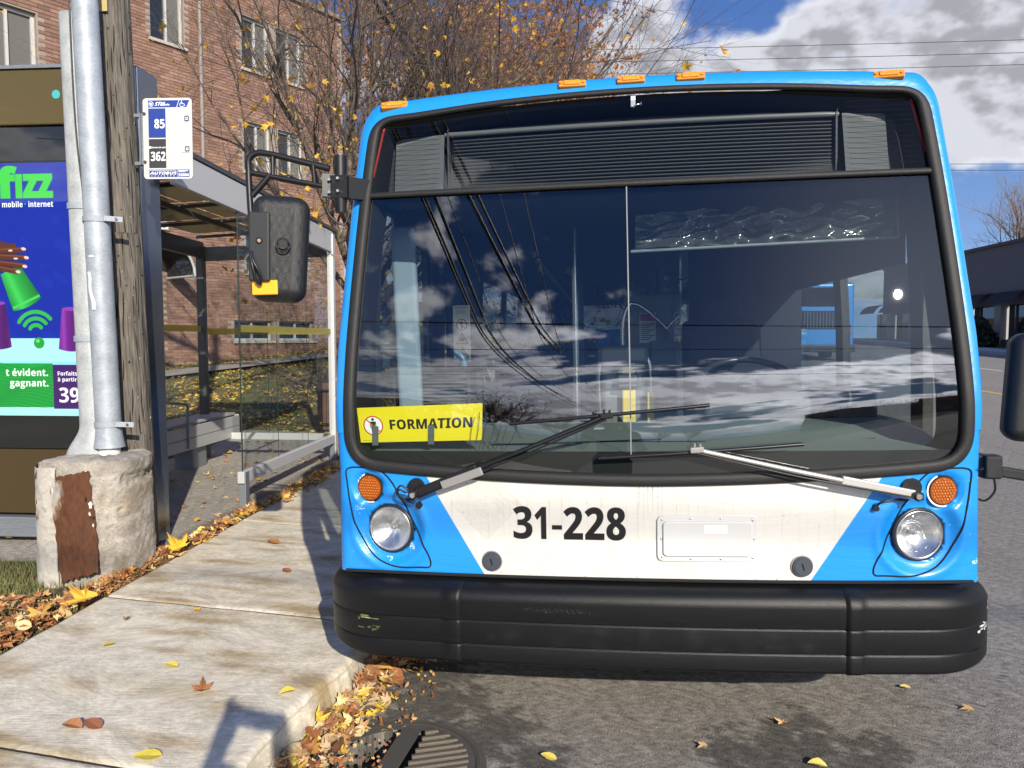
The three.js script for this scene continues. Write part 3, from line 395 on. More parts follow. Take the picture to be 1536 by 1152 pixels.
// ---- things behind the upper glass: roller louvre, end plates, red seals, hook
{
  const cav = (x, y, d) => zf(x, y) - d;
  mesh('sign_box', [grid(40, 2, (u, v) => { const x = lerp(-1.11, 1.11, u), y = lerp(2.15, 2.56, v); return [x, y, zf(x, y) - 0.15]; }), grid(40, 2, (u, v) => { const x = lerp(-1.12, 1.12, u), y = 2.17; return [x, y, lerp(zf(x, y) - 0.012, zf(x, y) - 0.2, v)]; })], std({ color: rgb(0.06, 0.06, 0.063), roughness: 0.8 }), bus);
  const blind = new THREE.Group(); blind.name = 'louvre'; bus.add(blind);
  const slatM = std({ color: rgb(0.085, 0.09, 0.1), roughness: 0.5 }), zc = (x) => -0.40 - 0.03 * (x / 0.8) ** 2;
  for (let k = 0; k < 15; k++) { const y = 2.205 + k * 0.0142; mesh('slat', grid(16, 4, (u, v) => { const x = lerp(-0.765, 0.775, u), a = v * Math.PI; return [x, y + (v - 0.5) * 0.010, zc(x) - 0.04 + Math.sin(a) * 0.009]; }), slatM, blind); }
  mesh('backing', grid(12, 1, (u, v) => { const x = lerp(-0.775, 0.785, u); return [x, lerp(2.185, 2.45, v), zc(x) - 0.046]; }), matteBlack, blind);
  mesh('rail', grid(16, 5, (u, v) => { const x = lerp(-0.80, 0.80, u), a = v * Math.PI; return [x, 2.43 - Math.cos(a) * 0.011, zc(x) - 0.03 + Math.sin(a) * 0.012]; }), std({ color: rgb(0.2, 0.2, 0.21), roughness: 0.4 }), blind);
  for (const x of [-0.785, 0.79]) mesh('end_bracket', [box(0.007, 0.25, 0.03, x, 2.315, zc(x) - 0.03), rod(V(x, 2.44, zc(x) - 0.01), V(x + 0.006, 2.475, zc(x) - 0.01), 0.003)], std({ color: rgb(0.08, 0.08, 0.085), roughness: 0.5 }), blind);
  for (const s of [-1, 1]) mesh('end_plate', grid(4, 2, (u, v) => { const x = s * lerp(s > 0 ? 0.81 : 0.80, s > 0 ? 0.985 : 1.02, u), y = lerp(2.19, 2.43, v); return [x, y, zf(x, y) - 0.09 - 0.03 * u]; }), std({ color: rgb(0.17, 0.175, 0.18), roughness: 0.75 }), bus);
  for (const s of [-1, 1]) mesh('red_seal', tube([0, 1, 2].map((k) => { const x = s * lerp(1.045, 1.085, k / 2), y = lerp(2.45, 2.24, k / 2); return V(x, y, zf(x, y) - 0.018); }), 0.006, 10, 6), std({ color: rgb(0.38, 0.02, 0.015), roughness: 0.6 }), bus);
  mesh('latch_hook', [box(0.018, 0.042, 0.008, -0.012, 2.50, zf(0, 2.5) - 0.012), tube([V(-0.012, 2.475, zf(0, 2.49) - 0.008), V(0, 2.482, zf(0, 2.48)), V(0.012, 2.484, zf(0, 2.48) - 0.002), V(0.02, 2.492, zf(0, 2.49) - 0.006)], 0.003, 12, 5)], steel, bus);
  // heating wires in the upper glass
  mesh('heating_wire', Array.from({ length: 13 }, (_, k) => { const y = 2.2 + k * 0.021; return [-1, 1].map((s) => tube([0, 1, 2, 3].map((q) => { const x = s * lerp(0.80, 1.05, q / 3); return V(x, y, zf(x, y) - 0.012); }), 0.0007, 6, 4)); }).flat(), matteBlack, bus);
}
// ---- marker lamps on the cap
const amberLens = phys({ color: rgb(0.95, 0.3, 0.01), roughness: 0.22, bumpMap: rep(roughBump, 2), bumpScale: 0.0006, clearcoat: 0.8 });
for (const x of [-1.0, -0.255, -0.02, 0.215, 0.965]) {
  const y = 2.582 - 0.052 * (x / 1.1) ** 2, lamp = new THREE.Group(); lamp.name = numbered('marker_lamp'); bus.add(lamp);
  lamp.position.set(x, y, zf(x, y) - 0.012); lamp.rotation.set(-0.5, -0.16 * x, x < -0.9 ? 0.1 : x > 0.9 ? -0.06 : -0.03 * x); lamp.rotation.order = 'YXZ';
  mesh('housing', rbox(0.112, 0.034, 0.03, 0.006, 0, 0, 0.006), std({ color: rgb(0.6, 0.24, 0.02), roughness: 0.4 }), lamp);
  mesh('lens', [rbox(0.07, 0.024, 0.016, 0.006, 0, 0, 0.02), disc(0.006, 0.014, -0.045, 0, 0.019), disc(0.006, 0.014, 0.045, 0, 0.019)], amberLens, lamp);
}
// ---- headlamps and turn signals
const lensBump = canvas(256, 256, (g, w, h) => { g.fillStyle = '#808080'; g.fillRect(0, 0, w, h); for (let x = 0; x < w; x += 12) { g.fillStyle = x % 24 ? '#a0a0a0' : '#686868'; g.fillRect(x, h * 0.2, 6, h * 0.62); } g.strokeStyle = '#d0d0d0'; g.lineWidth = 6; g.beginPath(); g.arc(w / 2, h * 0.3, w * 0.33, 0.2, 2.9); g.stroke(); g.beginPath(); g.moveTo(30, h * 0.5); g.lineTo(226, h * 0.5); g.stroke(); g.fillStyle = '#999'; g.fillRect(60, 160, 140, 30); }, false);
for (const [hx, hy] of HEADS) {
  const h = new THREE.Group(); h.name = numbered('headlamp'); bus.add(h); h.position.set(hx, hy, zf(hx, hy) - 0.022); h.rotation.y = Math.atan(0.17) * Math.sign(hx);
  const prof = []; for (let k = 0; k <= 14; k++) { const r = k / 14 * 0.088; prof.push(new THREE.Vector2(r, 0.052 * (r / 0.088) ** 2)); }
  const bowl = new THREE.LatheGeometry(prof, 40); bowl.rotateX(Math.PI / 2); bowl.translate(0, 0, -0.052);
  mesh('reflector', bowl, std({ color: rgb(0.88, 0.88, 0.86), metalness: 1, roughness: 0.28, bumpMap: lensBump, bumpScale: 0.003 }), h);
  const lp = []; for (let k = 0; k <= 12; k++) { const r = k / 12 * 0.087; lp.push(new THREE.Vector2(r, 0.021 * (1 - (r / 0.087) ** 2))); } const lens = new THREE.LatheGeometry(lp, 48); lens.rotateX(Math.PI / 2); lens.translate(0, 0, 0.004);
  { const p = lens.attributes.position, u = lens.attributes.uv; for (let i = 0; i < p.count; i++) u.setXY(i, p.getX(i) / 0.18 + 0.5, p.getY(i) / 0.18 + 0.5); }
  mesh('lens', lens, phys({ color: rgb(0.96, 0.97, 0.97), transmission: 1, roughness: 0.02, ior: 1.6, thickness: 0, bumpMap: lensBump, bumpScale: 0.004 }), h);
  const t1 = new THREE.TorusGeometry(0.093, 0.007, 12, 56); t1.translate(0, 0, 0.002); mesh('retaining_ring', t1, std({ color: rgb(0.05, 0.05, 0.055), metalness: 0.6, roughness: 0.35 }), h);
  const t2 = new THREE.TorusGeometry(0.0865, 0.003, 10, 56); t2.translate(0, 0, 0.008); mesh('chrome_ring', t2, steel, h);
  const bulb = new THREE.SphereGeometry(0.012, 14, 10); bulb.scale(1, 1, 1.6); bulb.translate(0, 0, -0.03); mesh('bulb', bulb, std({ color: rgb(0.4, 0.42, 0.45), roughness: 0.15, metalness: 0.4 }), h);
}
for (const [hx, hy] of AMBER) {
  const h = new THREE.Group(); h.name = numbered('turn_signal'); bus.add(h); h.position.set(hx, hy, zf(hx, hy) - 0.012); h.rotation.y = Math.atan(0.18) * Math.sign(hx);
  mesh('lens', disc(0.049, 0.014, 0, 0, 0.0, 'z', 40), phys({ color: rgb(0.34, 0.075, 0.004), roughness: 0.15, clearcoat: 1, clearcoatRoughness: 0.03 }), h);
  const dots = []; for (let j = -4; j <= 4; j++) for (let i = -4; i <= 4; i++) { const x = i * 0.0105 + (j & 1) * 0.005, y = j * 0.0105; if (Math.hypot(x, y) < 0.043) { const s = new THREE.SphereGeometry(0.0046, 8, 6); s.scale(1, 1, 0.6); s.translate(x, y, 0.008); dots.push(s); } }
  mesh('led_cluster', dots, phys({ color: rgb(0.45, 0.12, 0.006), roughness: 0.12, clearcoat: 1 }), h);
  const t = new THREE.TorusGeometry(0.052, 0.0045, 10, 48); t.translate(0, 0, 0.0); mesh('grommet', t, matteBlack, h);
  const cres = new THREE.RingGeometry(0.05, 0.0605, 40, 1, Math.PI * 0.62, Math.PI * 0.98); cres.translate(0, 0, 0.0035); mesh('paint_rim', cres, std({ color: rgb(0.72, 0.74, 0.76), roughness: 0.5 }), h);
}
// ---- number plate holder, tow covers
{
  const p = new THREE.Group(); p.name = 'plate_holder'; bus.add(p); p.position.set(0.23, 0.805, zf(0.23, 0.8) + 0.001); p.rotation.y = 0.03;
  const flange = new THREE.ExtrudeGeometry(rrect(0.362, 0.17, 0.022), { depth: 0.003, bevelEnabled: true, bevelSize: 0.0012, bevelThickness: 0.0012, bevelSegments: 2 });
  const white = phys({ color: rgb(0.6, 0.6, 0.585), roughness: 0.4, clearcoat: 0.3 });
  mesh('flange', flange, white, p);
  const plate = new THREE.ExtrudeGeometry(rrect(0.316, 0.124, 0.012), { depth: 0.009, bevelEnabled: true, bevelSize: 0.004, bevelThickness: 0.004, bevelSegments: 3 });
  mesh('plate', plate, white, p);
  for (const [x, y] of [[-0.165, 0.07], [-0.06, 0.075], [0.05, 0.076], [0.165, 0.07], [-0.168, 0], [0.17, 0], [-0.165, -0.07], [-0.06, -0.076], [0.05, -0.076], [0.165, -0.07]]) { const r = new THREE.SphereGeometry(0.0048, 10, 6); r.scale(1, 1, 0.7); r.translate(x, y, 0.0045); mesh('rivet', r, steel, p); }
  const tiny = canvas(256, 96, (g) => { g.fillStyle = '#dedddb'; g.fillRect(0, 0, 256, 96); g.fillStyle = '#333'; g.font = 'bold 26px monospace'; g.fillText('\u25AE\u25AE\u25A0\u25AE \u25A0 \u25AE\u25AE\u25AE\u25A0', 20, 34); g.fillText('\u25AE\u25AE\u25A0\u25AE \u25A0 \u25AE\u25AE\u25AE\u25A0', 24, 80); });
  const st = new THREE.PlaneGeometry(0.085, 0.032); st.translate(0.03, 0.038, 0.0142); mesh('sticker', st, std({ map: tiny, roughness: 0.5 }), p);
}
for (const x of [-0.58, 0.572]) {
  const t = new THREE.Group(); t.name = numbered('tow_cover'); bus.add(t); t.position.set(x, 0.703, zf(x, 0.7)); t.rotation.y = Math.atan(0.09) * Math.sign(x);
  mesh('cap', [disc(0.037, 0.012, 0, 0, 0.005, 'z', 36, 0.036), disc(0.033, 0.008, 0, 0, 0.01, 'z', 36, 0.03)], std({ color: rgb(0.055, 0.065, 0.08), roughness: 0.35 }), t);
  mesh('slot', box(0.005, 0.026, 0.003, 0, 0, 0.0142, 0, 0, 0.25), matteBlack, t);
  const r = new THREE.TorusGeometry(0.039, 0.0025, 8, 36); r.translate(0, 0, 0.002); mesh('ring', r, std({ color: rgb(0.3, 0.3, 0.3), roughness: 0.6 }), t);
}
// ---- bumper: centre and two wrapped corners, each with real grooves and lips
{
  const prof = []; // outward offset, height
  const P = [[-0.09, 0.338], [-0.012, 0.338], [-0.002, 0.344], [0, 0.354], [0, 0.405], [-0.0075, 0.409], [-0.0075, 0.413], [0.0, 0.417], [0.0, 0.497], [-0.0075, 0.501], [-0.0075, 0.505], [0, 0.509], [0, 0.578], [-0.003, 0.594], [-0.011, 0.610], [-0.024, 0.625], [-0.044, 0.637], [-0.08, 0.646], [-0.2, 0.652]];
  const path = (s) => { // s = arc parameter in metres from the middle, to one side -> [x, z, nx, nz]
    const a = Math.abs(s), sg = Math.sign(s) || 1; const x1 = 1.0;
    if (a <= x1) { const z = -0.008 - 0.04 * Math.pow(a / x1, 2); return [s, z, sg * 0.08 * a / x1, 1]; }
    const t = Math.min(1, (a - x1) / 0.45), ang = 0.08 + t * (Math.PI / 2 - 0.08), rx = 0.292, rz = 0.26, X = x1 + (Math.sin(ang) - Math.sin(0.08)) / (1 - Math.sin(0.08)) * rx, Z = -0.048 - (Math.cos(0.08) - Math.cos(ang)) * rz;
    const ext = Math.max(0, a - x1 - 0.45); return [sg * X, Z - ext, sg * Math.sin(ang), Math.cos(ang)];
  };
  const scuff = canvas(2048, 256, (g, w, h) => { const r = rng(90); g.fillStyle = '#141517'; g.fillRect(0, 0, w, h); for (let k = 0; k < 900; k++) { g.fillStyle = `rgba(${r() < 0.5 ? '34,36,38' : '13,13,15'},${0.1 + r() * 0.25})`; g.fillRect(r() * w, r() * h, 10 + r() * 120, 1 + r() * 2); }
    const X = (s) => (s + 1.6) / 3.2 * w, Y = (y) => h - (y - 0.33) / 0.34 * h;
    for (let k = 0; k < 90; k++) { g.fillStyle = `rgba(120,122,120,${0.1 + r() * 0.22})`; const x = -0.45 + r() * 0.26; g.fillRect(X(x), Y(0.556 + (r() - 0.5) * 0.016), 1 + r() * 5, 1 + r() * 2); }
    for (let k = 0; k < 26; k++) { g.fillStyle = `rgba(225,228,228,${0.5 + r() * 0.5})`; g.fillRect(X(1.2 + r() * 0.09), Y(0.475 + r() * 0.025) , 2 + r() * 16, 1 + r() * 4); }
    for (let k = 0; k < 22; k++) { g.fillStyle = `rgba(225,228,228,${0.4 + r() * 0.5})`; g.fillRect(X(1.3 + r() * 0.05), Y(0.53 + r() * 0.045), 2 + r() * 8, 2 + r() * 8); }
    for (let k = 0; k < 14; k++) { g.fillStyle = `rgba(200,200,120,${0.35 + r() * 0.4})`; g.fillRect(X(-1.12 + r() * 0.1), Y(0.44 + r() * 0.06), 4 + r() * 22, 1 + r() * 2.5); }
    for (let k = 0; k < 30; k++) { g.fillStyle = `rgba(110,112,114,${0.04 + r() * 0.07})`; const x = X(-0.6 + r() * 1.2), y = Y(0.42 + r() * 0.07), R = 8 + r() * 22, q = g.createRadialGradient(x, y, 0, x, y, R); q.addColorStop(0, g.fillStyle); q.addColorStop(1, 'rgba(110,112,114,0)'); g.fillStyle = q; g.fillRect(x - R, y - R, 2 * R, 2 * R); } });
  scuff.wrapS = scuff.wrapT = THREE.ClampToEdgeWrapping;
  const bm = phys({ color: rgb(0.9, 0.9, 0.92), map: scuff, specularIntensity: 0.6, roughness: 0.38, bumpMap: rep(roughBump, 20), bumpScale: 0.00025 });
  const section = (s0, s1, n, push) => grid(n, P.length - 1, (u, v) => { const s = lerp(s0, s1, u), j = Math.round(v * (P.length - 1)), [o, y0] = P[j], [x, z, nx, nz] = path(s), L = Math.hypot(nx, nz), q = smooth(Math.abs(s), 1.05, 1.5); const oo = o + push(s); let y = y0; if (j < 5) y += q * 0.03; if (j < 3) y += q * 0.012; y -= 0.012 * smooth(Math.abs(s), 0.95, 1.5) * (j > 12 ? 1 : 0); return [x + nx / L * oo, y, z + nz / L * oo, (s + 1.6) / 3.2, (y0 - 0.33) / 0.34]; });
  const b = new THREE.Group(); b.name = 'bumper'; bus.add(b); b.position.y = -0.012;
  mesh('centre_section', section(-0.7, 0.715, 40, () => 0), bm, b);
  for (const sg of [-1, 1]) { const e0 = sg < 0 ? 0.685 : 0.70; const push = (s) => { const a = Math.abs(s); return 0.010 * (1 - smooth(a, e0 + 0.055, e0 + 0.085)) * smooth(a, e0 - 0.004, e0 + 0.006) - (a < e0 + 0.002 ? 0.02 : 0); }; mesh('corner_section', section(sg * e0, sg * 1.95, 90, push), bm, b); }
  mesh('bumper_gap', [tube(Array.from({ length: 13 }, (_, k) => { const x = -1.18 + k * 2.36 / 12; return V(x, 0.645, zf(x, 0.65) + 0.006); }), 0.007, 40, 6)], matteBlack, bus);
}
// ---- wipers
function onGlass(x, y, d) { return V(x, y, zf(x, y) + d); }
function wiper(piv, head, b0, b1, armM, curve, both) {
  const w = new THREE.Group(); w.name = numbered('wiper'); bus.add(w);
  const A = onGlass(...piv, 0.05), H = onGlass(...head, 0.045), mid = A.clone().lerp(H, 0.55); mid.z += 0.02; mid.y += curve;
  mesh('pivot', [disc(0.034, 0.016, piv[0], piv[1] + 0.02, zf(...piv) + 0.008), disc(0.016, 0.06, piv[0], piv[1], zf(...piv) + 0.03), disc(0.02, 0.018, piv[0], piv[1], zf(...piv) + 0.06, 'z', 6)], blackMetal, w);
  mesh('pivot_nut', disc(0.011, 0.012, piv[0], piv[1], zf(...piv) + 0.072, 'z', 6), steel, w);
  const q1 = A.clone().lerp(mid, 0.62);
  mesh('arm_base', [beam(A, q1, 0.034, 0.018, V(0, 0, 1), 0.005)], armM[0], w);
  mesh('arm', [tube([q1, mid.clone().lerp(q1, 0.3), mid, mid.clone().lerp(H, 0.6), H], 0.0085, 24, 8)], armM[1], w);
  if (both) mesh('spray_hose', tube([A.clone().add(V(0.02, -0.012, 0.012)), q1.clone().add(V(0, -0.014, 0.01)), mid.clone().add(V(0, -0.018, 0)), H.clone().add(V(0, -0.012, 0.004))], 0.004, 24, 6), blackMetal, w);
  mesh('clamp', [rbox(0.05, 0.022, 0.022, 0.005, H.x, H.y, H.z, 0, 0, 0.08), rod(H.clone().add(V(-0.008, 0, 0)), H.clone().add(V(-0.008, 0.024, 0)), 0.004), rod(H.clone().add(V(0.012, 0, 0)), H.clone().add(V(0.012, 0.022, 0)), 0.004)], armM[2], w);
  const n = 12, bl = (d, r) => tube(Array.from({ length: n + 1 }, (_, k) => { const t = k / n, x = lerp(b0[0], b1[0], t), y = lerp(b0[1], b1[1], t); return onGlass(x, y, d + 0.010 * (1 - (2 * t - 1) ** 2)); }), r, 40, 6);
  mesh('blade', [bl(0.026, 0.0075), bl(0.014, 0.006), bl(0.006, 0.003)], blackMetal, w);
  return w;
}
const armGrey = std({ color: rgb(0.3, 0.29, 0.28), metalness: 0.3, roughness: 0.5 }), armSilver = std({ color: rgb(0.55, 0.54, 0.52), metalness: 0.5, roughness: 0.42 });
wiper([-0.875, 0.97], [-0.135, 1.268], [-0.5, 1.238], [0.24, 1.302], [blackMetal, blackMetal, blackMetal], 0.0, true);
wiper([0.955, 0.975], [0.19, 1.142], [-0.165, 1.108], [0.57, 1.158], [armSilver, armSilver, armGrey], 0.0, true);
mesh('arm_cover', beam(onGlass(-0.76, 1.008, 0.066), onGlass(-0.60, 1.068, 0.075), 0.032, 0.012, V(0, 0, 1), 0.004), armGrey, bus);
mesh('washer_hose', [tube([onGlass(-0.9, 0.985, 0.04), onGlass(-0.93, 1.0, 0.045), onGlass(-0.945, 0.975, 0.05), onGlass(-0.92, 0.95, 0.04), onGlass(-0.885, 0.94, 0.02)], 0.004, 30, 6), tube([onGlass(-0.9, 0.975, 0.045), onGlass(-0.935, 0.985, 0.055), onGlass(-0.935, 0.955, 0.045), onGlass(-0.88, 0.925, 0.02)], 0.0035, 30, 6), disc(0.013, 0.02, -0.865, 0.918, zf(-0.865, 0.92) + 0.01)], blackMetal, bus);
mesh('washer_hose', [tube([onGlass(0.93, 0.95, 0.02), onGlass(0.88, 0.955, 0.03), onGlass(0.84, 0.945, 0.03), onGlass(0.83, 0.925, 0.01)], 0.004, 20, 6), disc(0.01, 0.018, 0.83, 0.92, zf(0.83, 0.92) + 0.01)], blackMetal, bus);

// ---- mirrors
{
  const m = new THREE.Group(); m.name = numbered('wing_mirror'); bus.add(m);
  const W = (x, y, z) => toBus(x, y, z);
  // bracket on the corner post
  mesh('mount', [rod(W(-0.915, 2.2, -2.95), W(-0.915, 2.285, -2.95), 0.026), rod(W(-0.915, 2.06, -2.95), W(-0.915, 2.13, -2.95), 0.023, 0.026), beam(W(-0.915, 2.205, -2.95), W(-0.915, 2.115, -2.95), 0.07, 0.05, V(0, 0, 1)), beam(W(-0.9, 2.16, -2.95), W(-0.82, 2.16, -3.02), 0.03, 0.085, V(0, 1, 0)), beam(W(-0.985, 2.165, -2.93), W(-0.93, 2.165, -2.95), 0.03, 0.09, V(0, 1, 0))], blackMetal, m);
  for (const [y, d] of [[2.19, 0], [2.14, 0], [2.185, -0.035], [2.135, -0.035]]) { const p = W(-0.915 + d, y, -2.915); mesh('bolt', disc(0.006, 0.012, p.x, p.y, p.z, 'z', 6), steel, m); }
  const top = [W(-0.955, 2.232, -2.935), W(-1.05, 2.255, -2.925), W(-1.2, 2.29, -2.91), W(-1.245, 2.292, -2.905), W(-1.272, 2.27, -2.90), W(-1.275, 2.22, -2.90), W(-1.262, 2.0, -2.89), W(-1.245, 1.86, -2.885)];
  mesh('arm_tube', tube(top, 0.0125, 70, 10), blackMetal, m);
  mesh('arm_tube', [rod(W(-0.955, 2.158, -2.935), W(-1.268, 2.215, -2.9), 0.0105), rod(W(-1.18, 2.286, -2.912), W(-1.18, 2.2, -2.91), 0.009), rod(W(-1.02, 2.25, -2.925), W(-1.015, 2.17, -2.93), 0.0095), rod(W(-1.195, 2.2, -2.908), W(-1.262, 2.12, -2.895), 0.0125)], blackMetal, m);
  mesh('sleeve', rod(W(-1.258, 2.03, -2.892), W(-1.247, 1.93, -2.886), 0.019), blackMetal, m);
  // housing: rounded shell seen from behind, narrower foot, bevelled dark shoulder
  const c = W(-1.152, 1.908, -2.90), h = new THREE.Group(); h.name = 'housing'; m.add(h); h.position.copy(c); h.rotation.set(0.02, 0.28, -0.075);
  const shell = (() => { const g = new RoundedBoxGeometry(0.222, 0.425, 0.14, 8, 0.055); const p = g.attributes.position; for (let i = 0; i < p.count; i++) { const y = p.getY(i) / 0.21; p.setX(i, p.getX(i) * (1 - 0.05 * Math.max(0, -y)) + 0.0); if (p.getZ(i) > 0) { const q = smooth(y, 0.42, 0.62); p.setZ(i, p.getZ(i) - 0.028 * q - 0.02 * smooth(-y, 0.55, 0.75) * (p.getX(i) < 0.02 ? 1 : 0.3)); } } g.computeVertexNormals(); return g; })();
  mesh('shell', shell, phys({ color: rgb(0.014, 0.0145, 0.016), roughness: 0.36, bumpMap: rep(roughBump, 6), bumpScale: 0.0008 }), h);
  mesh('access_panel', [rbox(0.082, 0.27, 0.02, 0.008, -0.068, 0.0, 0.062, 0, -0.12, 0.03)], std({ color: rgb(0.024, 0.025, 0.027), roughness: 0.42 }), h);
  const ring = new THREE.TorusGeometry(0.026, 0.0035, 8, 36); ring.translate(0.022, 0.012, 0.0705); mesh('embossed_ring', [ring, disc(0.017, 0.004, 0.022, 0.012, 0.07)], blackPlastic, h);
  mesh('screw_recess', disc(0.013, 0.006, -0.068, 0.022, 0.0725), matteBlack, h); mesh('screw', disc(0.007, 0.008, -0.068, 0.022, 0.0735), std({ color: rgb(0.3, 0.2, 0.14), roughness: 0.5, metalness: 0.5 }), h);
  mesh('reflector', rbox(0.1, 0.058, 0.012, 0.005, -0.045, -0.158, 0.052, -0.05, -0.1, 0.075), phys({ color: rgb(0.85, 0.42, 0.015), roughness: 0.3 }), h);
  mesh('cable', tube([V(-0.098, -0.02, 0.075), V(-0.085, -0.06, 0.09), V(-0.068, -0.09, 0.092), V(-0.055, -0.125, 0.085), V(-0.062, -0.148, 0.075), V(-0.075, -0.13, 0.082), V(-0.088, -0.08, 0.085), V(-0.1, -0.04, 0.075)], 0.0055, 60, 8), blackMetal, h);
  mesh('cable', tube([W(-0.95, 2.13, -2.93), W(-0.965, 2.07, -2.925), W(-0.94, 2.03, -2.93), W(-0.9, 2.01, -2.94), W(-0.88, 2.06, -2.95)], 0.0045, 40, 6), blackMetal, m);
  mesh('mirror_glass', box(0.18, 0.36, 0.004, 0, 0, -0.072), std({ color: rgb(0.9, 0.9, 0.9), metalness: 1, roughness: 0.02 }), h);
}
{
  const m = new THREE.Group(); m.name = numbered('wing_mirror'); bus.add(m); const W = (x, y, z) => toBus(x, y, z);
  const c = W(1.775, 1.365, -2.86), h = new THREE.Group(); h.name = numbered('housing'); m.add(h); h.position.copy(c); h.rotation.set(0, -0.2, -0.06);
  mesh('shell', rbox(0.26, 0.405, 0.13, 0.05, 0, 0, 0, 0, 0, 0, 7), blackPlastic, h);
  mesh('mount', [beam(W(1.50, 1.095, -2.93), W(1.60, 1.06, -2.87), 0.05, 0.085, UPV, 0.01), beam(W(1.57, 1.06, -2.87), W(1.84, 1.02, -2.84), 0.035, 0.04, UPV, 0.008), rod(W(1.83, 1.02, -2.85), W(1.83, 1.2, -2.85), 0.016), rbox(0.06, 0.09, 0.06, 0.01, ...W(1.595, 1.07, -2.865).toArray())], blackPlastic, m);
  mesh('cable', tube([W(1.60, 1.03, -2.85), W(1.605, 0.98, -2.85), W(1.575, 0.94, -2.86), W(1.545, 0.95, -2.88)], 0.004, 24, 6), blackMetal, m);
  mesh('mirror_glass', box(0.2, 0.34, 0.004, 0, 0, -0.067), std({ color: rgb(0.9, 0.9, 0.9), metalness: 1, roughness: 0.02 }), h);
}
